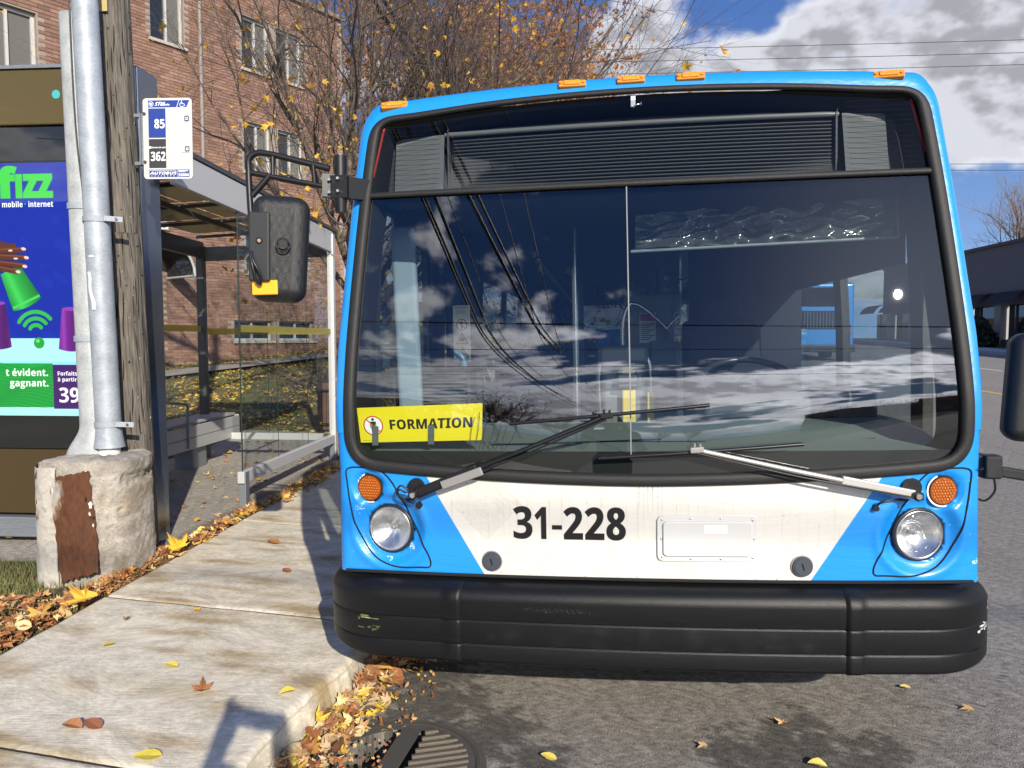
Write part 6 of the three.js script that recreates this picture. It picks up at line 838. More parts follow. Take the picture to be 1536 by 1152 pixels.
    if (hh > 1) mesh('blind', box(ww * 0.42, hh - 0.13, 0.006, ww * 0.24, 0, -0.018), curtain, w);
  };
  const rawSill = std({ color: rgb(0.4, 0.37, 0.32), roughness: 0.9 });
  for (const h of W) if (h !== door) unit(h, 0, base.includes(h) ? [0] : [0.05]);
  for (const h of bay) unit(h, 2.1, [-0.35, 0.3]);
  ground('path', grid(16, 1, (u, v) => { const q = P(lerp(-4.6, 3.6, u), 0, lerp(2.2, 1.3, v)); return [q.x, rise(q.x, q.z) + 0.21, q.z, u * 8, v]; }), padConc);
  // entrance arch, number plate, downpipe, roof edge
  const en = new THREE.Group(); en.name = 'entrance'; B.add(en); en.position.copy(P(-3.99, 0, -0.7)); en.rotation.y = rot;
  mesh('recess', [box(2.6, 3.6, 0.1, 0, 2.4, -2.3), box(0.1, 3.6, 2.7, -1.2, 2.4, -0.95), box(0.1, 3.6, 2.7, 1.2, 2.4, -0.95), box(2.6, 0.1, 2.7, 0, 4.25, -0.95)], std({ color: rgb(0.26, 0.16, 0.12), roughness: 0.9 }), en); mesh('door', [box(0.9, 2.1, 0.06, -0.2, 2.1, -2.2)], std({ color: rgb(0.3, 0.3, 0.2), roughness: 0.6 }), en);
  { const g = grid(24, 6, (u, v) => { const a = u * Math.PI; return [Math.cos(a) * 1.28, 3.0 + Math.sin(a) * 1.12 * (1 - 0.12 * v), 0.7 + v * 1.25]; }); mesh('awning', g, std({ color: rgb(0.02, 0.02, 0.022), roughness: 0.8, side: THREE.DoubleSide }), en); mesh('awning_trim', tube(Array.from({ length: 17 }, (_, k) => { const a = k / 16 * Math.PI; return V(Math.cos(a) * 1.28, 3.0 + Math.sin(a) * 0.99, 1.95); }), 0.035, 40, 6), frameM, en); mesh('awning_trim', [rod(V(1.28, 3.0, 0.7), V(1.28, 3.0, 1.95), 0.03), rod(V(-1.28, 3.0, 0.7), V(-1.28, 3.0, 1.95), 0.03)], frameM, en); }
  const np = canvas(256, 112, (g) => { g.fillStyle = '#e8e6de'; g.fillRect(0, 0, 256, 112); g.strokeStyle = '#555'; g.lineWidth = 6; g.strokeRect(6, 6, 244, 100); g.fillStyle = '#222'; g.font = 'bold 84px sans-serif'; g.textAlign = 'center'; g.fillText('6805', 128, 88); });
  const pl = new THREE.Group(); pl.name = 'number_plate'; B.add(pl); pl.position.copy(P(-2.9, 4.25, 0.05)); pl.rotation.y = rot; mesh('plate', box(0.46, 0.2, 0.03), frameM, pl); const pf = new THREE.PlaneGeometry(0.45, 0.19); pf.translate(0, 0, 0.018); mesh('numeral', pf, std({ map: np, roughness: 0.5 }), pl);
  mesh('downpipe', [rod(P(-1.75, 4.4, 0.08), P(-1.75, 10.8, 0.08), 0.05, 0.05, 8)], std({ color: rgb(0.25, 0.22, 0.2), roughness: 0.6 }), B);
  const cg = (s0, s1, y, off) => { const g = new THREE.BoxGeometry(s1 - s0, 0.14, 0.5); g.rotateY(rot); const c = P((s0 + s1) / 2, y, off - 0.14); g.translate(c.x, c.y, c.z); return g; };
  mesh('coping', [cg(-5.4, 2.8, 10.92, 0), cg(-14, -5.35, 11.67, 2.1)], std({ color: rgb(0.2, 0.16, 0.13), roughness: 0.7 }), B);
  const side = new THREE.BoxGeometry(0.3, 10.25, 9); side.rotateY(rot); const sc = P(2.6, 5.72, -4.6); side.translate(sc.x, sc.y, sc.z); const bs = new THREE.BoxGeometry(0.3, 11.2, 2.1); bs.rotateY(rot); const bc = P(-5.25, 6.0, 0.9); bs.translate(bc.x, bc.y, bc.z); mesh('side_wall', [side, bs], std({ color: rgb(0.24, 0.14, 0.105), roughness: 0.9, bumpMap: roughBump, bumpScale: 0.01 }), B);
  const roof = new THREE.BoxGeometry(8.1, 0.2, 9); roof.rotateY(rot); const rc = P(-1.35, 10.6, -4.8); roof.translate(rc.x, rc.y, rc.z); mesh('roof', roof, std({ color: rgb(0.08, 0.08, 0.08), roughness: 1 }), B);
}
// ---------------------------------------------------------------- trees
const RR41 = rng(4141);
function branchTree({ name, label, at, seed, height, trunkR, limbs, depth, spread, up, twigLen, leafN, leafCols, leafSize, leafY, minR, group, trunkH, limbLen, twigM = twigMat, cluster = 0.16 }) {
  const T = thing(name, label, 'tree', at, 0, group), r = rng(seed), wood = [], tips = [], segs = { wood: [[], [], []], n: 0 }, tw = { pos: [], nor: [], idx: [] };
  const g0 = { pos: [], nor: [], uv: [], idx: [] };
  function tubeInto(G, pts, rads, sides) { const base = G.pos.length / 3; let ref = V(1, 0, 0.3).normalize(), L = 0; for (let i = 0; i < pts.length; i++) { const d = (i < pts.length - 1 ? pts[i + 1].clone().sub(pts[i]) : pts[i].clone().sub(pts[i - 1])).normalize(); const a = new THREE.Vector3().crossVectors(d, ref); if (a.lengthSq() < 1e-4) a.set(0, 0, 1); a.normalize(); const b = new THREE.Vector3().crossVectors(d, a); ref = new THREE.Vector3().crossVectors(a, d); if (i) L += pts[i].distanceTo(pts[i - 1]); for (let k = 0; k <= sides; k++) { const t = k / sides * Math.PI * 2, c = Math.cos(t), s = Math.sin(t); const nx = a.x * c + b.x * s, ny = a.y * c + b.y * s, nz = a.z * c + b.z * s; G.pos.push(pts[i].x + nx * rads[i], pts[i].y + ny * rads[i], pts[i].z + nz * rads[i]); G.nor.push(nx, ny, nz); if (G.uv) G.uv.push(k / sides * Math.max(0.15, rads[i] * 5), L); } } for (let i = 0; i < pts.length - 1; i++) for (let k = 0; k < sides; k++) { const a = base + i * (sides + 1) + k, b = a + 1, c = a + sides + 1, d = c + 1; G.idx.push(a, b, c, b, d, c); } }
  const geo = (G) => { const g = new THREE.BufferGeometry(); g.setAttribute('position', new THREE.Float32BufferAttribute(G.pos, 3)); g.setAttribute('normal', new THREE.Float32BufferAttribute(G.nor, 3)); if (G.uv) g.setAttribute('uv', new THREE.Float32BufferAttribute(G.uv, 2)); g.setIndex(G.idx); return g; };
  const trunkG = { pos: [], nor: [], uv: [], idx: [] }, limbG = { pos: [], nor: [], uv: [], idx: [] }, twigG = { pos: [], nor: [], idx: [] };
  function grow(p, d, len, rad, lvl) {
    const n = lvl < 2 ? 7 : lvl < 4 ? 5 : 3, pts = [p.clone()], rads = [rad]; let q = p.clone(), dir = d.clone();
    for (let i = 1; i <= n; i++) { dir.add(V((r() - 0.5), (r() - 0.5) * 0.7 + up * (lvl > 2 ? 0.4 : 1), (r() - 0.5)).multiplyScalar(0.28 + lvl * 0.035)).normalize(); q = q.clone().addScaledVector(dir, len / n); pts.push(q); rads.push(lerp(rad, rad * (lvl >= depth ? 0.35 : 0.62), i / n)); }
    tubeInto(lvl === 0 ? trunkG : lvl < 3 ? limbG : twigG, pts, rads, lvl === 0 ? 14 : lvl < 2 ? 9 : lvl < 3 ? 6 : lvl < 4 ? 4 : 3);
    if (lvl >= depth || rad < minR) { tips.push(pts[n], pts[Math.max(1, n - 1)]); return; }
    const kids = lvl === 0 ? limbs : lvl < 2 ? 4 + (r() * 2 | 0) : 3 + (r() * 3 | 0);
    for (let k = 0; k < kids; k++) { const t = lvl === 0 ? 0.72 + 0.28 * (k / kids) : 0.25 + 0.75 * (k + r() * 0.8) / kids, i = Math.min(n - 1, Math.floor(t * n)), f = t * n - i, s = pts[i].clone().lerp(pts[i + 1], clamp(f, 0, 1)); const ax = pts[i + 1].clone().sub(pts[i]).normalize(), az = k * 2.4 + r() * 1.4, side = new THREE.Vector3().crossVectors(ax, V(Math.cos(az), 0.2, Math.sin(az))).normalize(); const nd = ax.clone().multiplyScalar(1).addScaledVector(side, spread * (0.55 + r() * 0.7)).normalize(); const last = k === kids - 1 && lvl > 0; grow(s, last ? ax.addScaledVector(side, 0.25).normalize() : nd, lvl === 0 ? limbLen * (0.8 + r() * 0.4) : len * (0.52 + r() * 0.25), Math.min(rads[i] * (lvl === 0 ? 0.5 + r() * 0.2 : 0.55 + r() * 0.12), rad * 0.72), lvl + 1); }
  }
  grow(V(0, -0.2, 0), V(0, 1, 0), trunkH, trunkR, 0);
  mesh('trunk', geo(trunkG), bark, T); mesh('limbs', geo(limbG), bark, T); const tg = geo(twigG); const tw2 = mesh('twigs', tg, twigM, T); tw2.userData.kind = 'stuff';
  if (leafN) { const ms = [], cs = []; const pool = leafY ? tips.filter((p) => leafY(p)) : tips; for (let k = 0; k < leafN && pool.length; k++) { const p = pool[(r() * pool.length) | 0]; const e = new THREE.Euler(r() * 6.3, r() * 6.3, r() * 6.3); ms.push(M4(p.clone().add(V((r() - 0.5) * cluster * 2, -r() * cluster * 1.4, (r() - 0.5) * cluster * 2)), e, leafSize * (0.6 + r() * 0.7))); const c = leafCols[(r() * leafCols.length) | 0], v = 0.75 + r() * 0.5; cs.push(rgb(c[0] * v, c[1] * v, c[2] * v)); } copies('foliage', leafGeo[1], leafMat, ms, cs, T); }
  return T;
}
// maple leaf: five lobes, cupped a little; and a plain pointed one for far crowns
function mapleLeaf(curl, seed) {
  const r = rng(seed), A = [], lobes = [[90, 1], [38, 0.86], [142, 0.86], [-12, 0.58], [192, 0.58]]; const pts = [];
  const order = [-12, 38, 90, 142, 192]; const R = { '-12': 0.58, 38: 0.86, 90: 1, 142: 0.86, 192: 0.58 };
  pts.push([0.04, -0.22]);
  for (let i = 0; i < order.length; i++) { const a = order[i], L = R[a]; for (const [da, f] of [[-14, 0.62], [-9, 0.72], [-7, 0.68], [0, 1], [7, 0.68], [9, 0.72], [14, 0.62]]) { const t = (a + da) * RAD; pts.push([Math.cos(t) * L * f * 0.5, Math.sin(t) * L * f * 0.5]); } if (i < order.length - 1) { const t = (a + order[i + 1]) / 2 * RAD; pts.push([Math.cos(t) * 0.2, Math.sin(t) * 0.2]); } }
  pts.push([-0.04, -0.22]);
  const pos = [0, 0, 0], idx = []; for (const [x, y] of pts) { const d = Math.hypot(x, y); pos.push(x, (curl * d * d * 1.3 + Math.sin(x * 9 + seed) * curl * 0.12 + (r() - 0.5) * curl * 0.12), -y); } for (let i = 1; i < pts.length; i++) idx.push(0, i, i + 1); idx.push(0, pts.length, 1);
  const g = new THREE.BufferGeometry(); g.setAttribute('position', new THREE.Float32BufferAttribute(pos, 3)); g.setAttribute('uv', new THREE.Float32BufferAttribute(new Float32Array(pos.length / 3 * 2), 2)); g.setIndex(idx); const q = g.toNonIndexed(); q.computeVertexNormals(); return q;
}
const leafGeo = [mapleLeaf(0.25, 1), mapleLeaf(0.45, 2), mapleLeaf(-0.55, 3), mapleLeaf(0.9, 4)];
function ovalLeaf(fold, seed) { // pointed oval with a toothed edge, folded along its midrib
  const r = rng(seed), N = 9, pos = [], idx = []; for (let j = 0; j <= N; j++) { const t = j / N, w = 0.3 * Math.pow(Math.sin(Math.PI * Math.pow(t, 0.8)), 0.8) * (1 + (r() - 0.5) * 0.18), y0 = Math.sin(t * 3.1 + seed) * 0.06; for (const k of [-1, -0.5, 0, 0.5, 1]) pos.push(k * w, y0 + Math.abs(k) * w * fold + (r() - 0.5) * 0.012, 0.5 - t); }
  for (let j = 0; j < N; j++) for (let k = 0; k < 4; k++) { const a = j * 5 + k; idx.push(a, a + 1, a + 5, a + 1, a + 6, a + 5); } for (const [a, b] of [[0.02, -0.62], [-0.02, -0.62]]) pos.push(a, 0, b);
  const g = new THREE.BufferGeometry(); g.setAttribute('position', new THREE.Float32BufferAttribute(pos, 3)); g.setAttribute('uv', new THREE.Float32BufferAttribute(new Float32Array(pos.length / 3 * 2), 2)); g.setIndex(idx); const q = g.toNonIndexed(); q.computeVertexNormals(); return q; }
leafGeo.push(ovalLeaf(0.2, 5), ovalLeaf(0.42, 6));
// dry leaves roll up round their midrib
for (const [k, c] of [[2, 2.6], [3, 3.4]]) { const p = leafGeo[k].attributes.position; for (let i = 0; i < p.count; i++) { const x = p.getX(i), a = x * c; p.setX(i, Math.sin(a) / c); p.setY(i, p.getY(i) * 0.4 + (1 - Math.cos(a)) / c * (k === 2 ? 1 : 1.1)); } leafGeo[k].computeVertexNormals(); }
branchTree({ name: 'maple_tree', label: 'nearly bare maple with a few yellow leaves rising behind the shelter and mirror', at: [-3.25, rise(-3.25, -10.6) + 0.1, -10.6], seed: 41, trunkR: 0.125, trunkH: 2.2, limbs: 15, limbLen: 3.3, twigM: std({ color: rgb(0.11, 0.085, 0.07), roughness: 0.9 }), depth: 6, spread: 1.05, up: 0.16, minR: 0.0012, leafN: 3400, leafSize: 0.115, leafY: (p) => p.y < 3.9 || RR41() < 0.14, leafCols: [[0.72, 0.42, 0.02], [0.62, 0.36, 0.02], [0.75, 0.5, 0.05], [0.42, 0.2, 0.02]], cluster: 0.2 });

const rust = [[0.46, 0.17, 0.045], [0.52, 0.23, 0.07], [0.38, 0.13, 0.04], [0.56, 0.3, 0.1], [0.34, 0.15, 0.07]];
branchTree({ name: 'maple_tree', label: 'large maple with rust orange leaves above the middle of the bus roof', at: [-4.6, rise(-4, -36), -36], seed: 52, trunkR: 0.3, trunkH: 5, limbs: 9, limbLen: 7, depth: 5, spread: 0.85, up: 0.2, minR: 0.010, leafN: 20000, leafSize: 0.28, leafCols: rust, cluster: 0.5 });
branchTree({ name: 'maple_tree', label: 'bare grey tree between the brick building and the orange maple', at: [-7.2, rise(-7, -30), -30], seed: 63, trunkR: 0.24, trunkH: 4.5, limbs: 8, limbLen: 6, depth: 4, spread: 0.9, up: 0.22, minR: 0.011, leafN: 1500, leafSize: 0.2, leafCols: [...rust, [0.6, 0.35, 0.04]], cluster: 0.4 });
branchTree({ name: 'maple_tree', label: 'orange brown tree half hidden behind the large rust coloured maple', at: [-2.6, rise(-4, -50), -52], seed: 74, trunkR: 0.3, trunkH: 5, limbs: 8, limbLen: 7, depth: 5, spread: 0.85, up: 0.22, minR: 0.005, leafN: 11000, leafSize: 0.34, leafCols: rust, cluster: 0.6 });
// ---------------------------------------------------------------- across the road on the right
{
  const X = 21.5, gy = (z) => rise(X, z) + 0.16;
  const b = thing('shop_building', 'low grey shop building in shade with black awnings across the road', 'building');
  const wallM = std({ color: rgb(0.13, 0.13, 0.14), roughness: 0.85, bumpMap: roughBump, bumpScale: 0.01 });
  const za = -20, zm = -35.4, zb = -52, y0 = 0.7, yh = 6.05, yh2 = 5.55;
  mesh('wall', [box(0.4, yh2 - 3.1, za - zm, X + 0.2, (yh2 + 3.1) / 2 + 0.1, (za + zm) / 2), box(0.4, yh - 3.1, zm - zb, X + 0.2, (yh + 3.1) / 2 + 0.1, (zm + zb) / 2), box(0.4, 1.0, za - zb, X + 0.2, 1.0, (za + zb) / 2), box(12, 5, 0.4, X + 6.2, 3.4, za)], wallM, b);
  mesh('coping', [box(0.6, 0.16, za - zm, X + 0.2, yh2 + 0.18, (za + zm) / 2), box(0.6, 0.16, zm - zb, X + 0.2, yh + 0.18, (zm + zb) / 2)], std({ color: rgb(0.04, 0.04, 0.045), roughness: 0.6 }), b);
  for (const k of [0, 1]) mesh('parapet_block', box(0.5, 0.26, 0.5, X + 0.16, 6.0 - k * 0.34, zm + 0.36 + k * 0.42), std({ color: rgb(0.6, 0.56, 0.46), roughness: 0.8 }), b);
  const zs = []; for (let z = -23; z > -52; z -= 3.1) zs.push(z);
  mesh('pier', zs.map((z) => box(0.5, 2.0, 0.55, X + 0.2, 2.2, z)), std({ color: rgb(0.34, 0.33, 0.33), roughness: 0.85 }), b);
  for (const z of zs) { const c = z - 1.55; const g = grid(6, 4, (u, v) => { const a = v * 1.2; return [X - 0.02 - 0.95 * Math.sin(a) , 3.25 + 0.95 * Math.cos(a) - 0.35, c + (u - 0.5) * 2.45]; }); mesh('awning', g, std({ color: rgb(0.012, 0.012, 0.014), roughness: 0.8, side: THREE.DoubleSide }), b); const w = new THREE.Group(); w.name = numbered('window'); b.add(w); mesh('pane', box(0.02, 1.9, 2.3, X + 0.3, 2.3, c), phys({ color: rgb(0.03, 0.035, 0.04), roughness: 0.03, ior: 1.9 }), w); mesh('mullion', [box(0.06, 1.9, 0.06, X + 0.26, 2.3, c - 0.5), box(0.06, 0.06, 2.3, X + 0.262, 1.5, c)], std({ color: rgb(0.1, 0.1, 0.1), roughness: 0.5 }), w); }
  // clipped dark bushes before the shop
  const bushLeaf = new THREE.PlaneGeometry(0.11, 0.16); const bm = std({ color: rgb(1, 1, 1), roughness: 0.8, side: THREE.DoubleSide });
  [[20.3, -32.5, 1.25, 1.9, 'dark rounded conical bush under the awnings of the shop'], [20.5, -27.8, 1.0, 1.3, 'smaller dark bush further right under the shop awnings'], [20.4, -38.5, 1.0, 1.4, 'dark bush at the far left end of the shop front']].forEach(([x, z, R, H, label], i) => {
    const t = thing('bush', label, 'bush', [x, rise(x, z) + 0.13, z]); const r = rng(200 + i), ms = [], cs = [];
    mesh('stem', rod(V(0, 0, 0), V(0, H * 0.6, 0), 0.06, 0.03), bark, t);
    for (let k = 0; k < 3600; k++) { const v = Math.pow(r(), 0.8), a = r() * 6.28, rad = R * Math.sqrt(1 - v * 0.93) * (0.75 + r() * 0.3) * (1 + fbm(a * 1.3, v * 3, 2) * 0.25); ms.push(M4(V(Math.cos(a) * rad, v * H + r() * 0.08, Math.sin(a) * rad), new THREE.Euler(r() * 6, r() * 6, r() * 6), 0.7 + r() * 0.7)); const q = 0.6 + r() * 0.7; cs.push(rgb(0.03 * q, 0.045 * q, 0.025 * q)); } copies('leaves', bushLeaf, bm, ms, cs, t);
  });
  branchTree({ name: 'bare_tree', label: 'bare pale tree rising behind the shop roof at the right edge', at: [35, 2.4, -60], seed: 85, trunkR: 0.22, trunkH: 4, limbs: 9, limbLen: 4.2, depth: 5, spread: 0.75, up: 0.3, minR: 0.005, leafN: 0, leafSize: 0.2, leafCols: rust });
  branchTree({ name: 'bare_tree', label: 'brownish leafy tree behind the shop roof at the right edge', at: [38.5, 2.4, -60], seed: 96, trunkR: 0.2, trunkH: 3.6, limbs: 9, limbLen: 3.4, depth: 5, spread: 0.8, up: 0.2, minR: 0.005, leafN: 5000, leafSize: 0.2, leafCols: [[0.2, 0.16, 0.05], [0.24, 0.15, 0.05], [0.14, 0.13, 0.05]], cluster: 0.4 });
}
// a second bus further up on the other side, seen from behind through the cab
{
  const x = 9.9, z = -29.5, t = thing('city_bus', 'blue bus further up the road seen from behind through the cab window', 'bus', [x, rise(x, z), z]);
  mesh('body', [rbox(2.5, 2.7, 10, 0.14, 0, 1.72, -5)], bluePaint, t);
  const wd = new THREE.Group(); wd.name = 'window'; t.add(wd); mesh('pane', rbox(1.7, 0.75, 0.03, 0.05, 0, 2.5, 0.005), darkGlass, wd);
  const gr = new THREE.Group(); gr.name = 'engine_grille'; t.add(gr); mesh('backing', rbox(1.7, 0.72, 0.02, 0.03, 0, 1.6, 0.004), matteBlack, gr); for (let k = 0; k < 14; k++) mesh('slat', box(0.03, 0.66, 0.03, -0.78 + k * 0.12, 1.6, 0.018), std({ color: rgb(0.05, 0.1, 0.22), roughness: 0.5 }), gr);
  mesh('bumper', rbox(2.5, 0.3, 0.2, 0.05, 0, 0.5, 0.05), blackPlastic, t);
  for (const s of [-1, 1]) for (const y of [1.1, 1.35]) mesh('tail_lamp', disc(0.08, 0.04, s * 1.05, y, 0.01), std({ color: rgb(0.4, 0.02, 0.015), roughness: 0.25 }), t);
  const pt = canvas(128, 64, (g) => { g.fillStyle = '#dfe3e6'; g.fillRect(0, 0, 128, 64); g.fillStyle = '#2a4a8a'; g.font = 'bold 40px sans-serif'; g.textAlign = 'center'; g.fillText('L71 04', 64, 48); }); const pg = new THREE.PlaneGeometry(0.4, 0.2); pg.translate(0.75, 0.92, 0.012); mesh('plate', pg, std({ map: pt, roughness: 0.5 }), t);
  for (const s of [-1, 1]) for (const wz of [-2.6, -8]) mesh('wheel', disc(0.48, 0.3, s * 1.05, 0.48, wz, 'x', 24), rubber, t);
}
// ---------------------------------------------------------------- overhead cables
{
  const cab = std({ color: rgb(0.012, 0.012, 0.013), roughness: 0.6 });
  const cable = (label, a, b, sag, r, group) => { const pts = []; for (let k = 0; k <= 24; k++) { const t = k / 24, p = a.clone().lerp(b, t); p.y -= sag * 4 * t * (1 - t); pts.push(p); } const o = mesh('overhead_cable', tube(pts, r, 60, 5), cab); tag(o, label, 'cable', group); };
  const run = (dx, dy) => [[-2.3, 8.5, 14], [-2.45, 6.6, 2], [-2.6, 6.0, -6], [-2.68, 6.17, -10], [-2.9, 7.2, -17], [-3.4, 8.9, -30], [-4, 10.5, -46]].map(([x, y, z]) => V(x + dx, y + dy, z));
  tag(mesh('overhead_cable', tube(run(0, 0), 0.04, 90, 6), cab), 'thick overhead cable slanting down through the bare branches above the bus', 'cable'); tag(mesh('overhead_cable', tube(run(0.13, 0.04), 0.028, 90, 6), cab), 'thinner cable running close beside the thick slanting one in the branches', 'cable');
  const g3 = 'cables crossing the clouds at the upper right';
  cable('uppermost of the thin cables crossing the clouds', V(-40, 22.2, -52), V(60, 22.9, -56), 0.5, 0.02, g3); cable('middle one of the thin cables crossing the clouds', V(-40, 21.4, -52), V(60, 22.0, -56), 0.5, 0.02, g3); cable('third of the thin cables crossing the clouds, above the roof line', V(-40, 20.6, -52), V(60, 21.3, -56), 0.6, 0.02, g3);
  cable('thin cable beside the driver side roof edge at the right', V(14, 13.0, -50), V(60, 13.3, -54), 0.1, 0.018); cable('lower twin of the thin cable beside the roof edge at the right', V(14, 12.6, -50), V(60, 12.9, -54), 0.1, 0.018);
  // the run that goes on behind the photographer to the next pole
  const back = [[-4.0, 8.75, 0.03], [-3.5, 8.75, 0.012], [-2.4, 8.75, 0.012], [-1.9, 8.75, 0.012], [-2.7, 6.6, 0.03], [-2.7, 6.2, 0.02]];
  back.forEach(([x, y, r], i) => cable(['outer thick', 'second', 'third', 'fourth', 'upper low', 'lowest'][i] + ' overhead cable mirrored in the windshield', V(x, y, -4.3), V(x - 0.3, y + 0.2, 38), 0.7, r));
  [[9.5, 8.2], [11.5, 8.0], [13.5, 7.6], [17, 8]].forEach(([z, y], i) => cable(['nearest', 'second', 'third', 'farthest'][i] + ' cable across the road behind the photographer, mirrored in the windshield', V(-16, y, z - 1.5), V(20, y + 0.3, z + 1.5), 0.7, 0.02));
}
// ---------------------------------------------------------------- the street behind the photographer, which the windshield mirrors low down
{
  const r = rng(404), brickM = std({ color: rgb(0.22, 0.13, 0.1), roughness: 0.9, bumpMap: roughBump, bumpScale: 0.01 });
  [[-22, 30, 14, 7.5, 0.1], [-20, 52, 16, 9, -0.05], [26, 26, 14, 6, 0.05], [27, 48, 18, 8, 0], [24, 78, 16, 7, 0]].forEach(([x, z, w, h, t], i) => {
    const b = thing('row_house', ['brick house behind the photographer on the kerb side, nearest', 'taller brick house behind the photographer on the kerb side', 'low house behind the photographer across the road', 'long house behind the photographer across the road', 'farthest house behind the photographer across the road'][i], 'house', [x, 0, z], t + (x < 0 ? Math.PI / 2 : -Math.PI / 2));
    mesh('wall', box(w, h, 9, 0, h / 2, -4.5), brickM, b); mesh('roof', box(w + 0.4, 0.3, 9.4, 0, h + 0.15, -4.5), matteBlack, b);
    for (let k = 0; k < 4; k++) for (let q = 0; q < 2; q++) { const o = new THREE.Group(); o.name = numbered('window'); b.add(o); o.position.set(-w * 0.36 + k * w * 0.24, 1.9 + q * 2.9, 0.01); mesh('pane', box(1.1, 1.4, 0.04), darkGlass, o); mesh('sill', box(1.3, 0.1, 0.2, 0, -0.75, 0.05), rawConc, o); }
  });
  const t0 = branchTree({ name: 'street_tree', label: 'bare street tree behind the photographer on the kerb side', at: [-7, 0, 24], seed: 909, trunkR: 0.16, trunkH: 2.6, limbs: 7, limbLen: 2.8, depth: 4, spread: 0.8, up: 0.25, minR: 0.006, leafN: 700, leafSize: 0.22, leafCols: rust, cluster: 0.5, group: 'street trees behind the photographer' });
  [[-8, 36], [-7, 50], [20, 34], [20.5, 46], [20, 60], [-7.5, 68], [4, 120], [-2, 126], [10, 118]].forEach(([x, z]) => { const c = t0.clone(); c.name = numbered('street_tree'); c.position.set(x, 0, z); c.rotation.y = r() * 6; c.scale.setScalar(0.9 + r() * 0.3); c.userData = { ...t0.userData, label: 'bare street tree behind the photographer' }; scene.add(c); });
  t0.userData.label = 'bare street tree behind the photographer';
}
// ---------------------------------------------------------------- drain cover in the road
{
  const d = thing('drain_cover', 'round cast iron drain grating set in the road by the kerb', 'drain cover', [-0.605, 0.002, -2.52], 0.12);
  const iron = std({ color: rgb(0.12, 0.112, 0.1), roughness: 0.7, metalness: 0.45, bumpMap: rep(roughBump, 6), bumpScale: 0.002 }), bright = std({ color: rgb(0.26, 0.22, 0.17), roughness: 0.5, metalness: 0.6, bumpMap: rep(roughBump, 6), bumpScale: 0.001 });
  const ring = new THREE.TorusGeometry(0.292, 0.011, 8, 72); ring.rotateX(Math.PI / 2); mesh('frame', [ring, (() => { const g = new THREE.RingGeometry(0.296, 0.325, 72); g.rotateX(-Math.PI / 2); g.translate(0, 0.006, 0); return g; })()], iron, d);
  mesh('plate', [(() => { const g = new THREE.RingGeometry(0.245, 0.283, 72); g.rotateX(-Math.PI / 2); g.translate(0, 0.010, 0); return g; })(), box(0.075, 0.006, 0.5, -0.03, 0.0085, 0, 0, -0.25)], iron, d);
  for (let k = 0; k < 12; k++) { const z = -0.22 + k * 0.038, L = Math.sqrt(Math.max(0.001, 0.26 ** 2 - z * z)); const x0 = Math.max(0.0, 0.03 - z * 0.25); if (L - x0 > 0.04) mesh('bar', rbox(L - x0, 0.016, 0.018, 0.004, (L + x0) / 2, 0.010, z, 0, 0.2, 0), bright, d); }
  for (let k = 0; k < 8; k++) { const x = -0.25 + k * 0.036, L = 0.17 + 0.05 * Math.sin(k); if (Math.abs(x) < 0.22) mesh('bar', rbox(0.017, 0.016, L, 0.004, x - 0.06, 0.010, 0.03 + k * 0.012, 0, 0.2, 0), iron, d); }
}
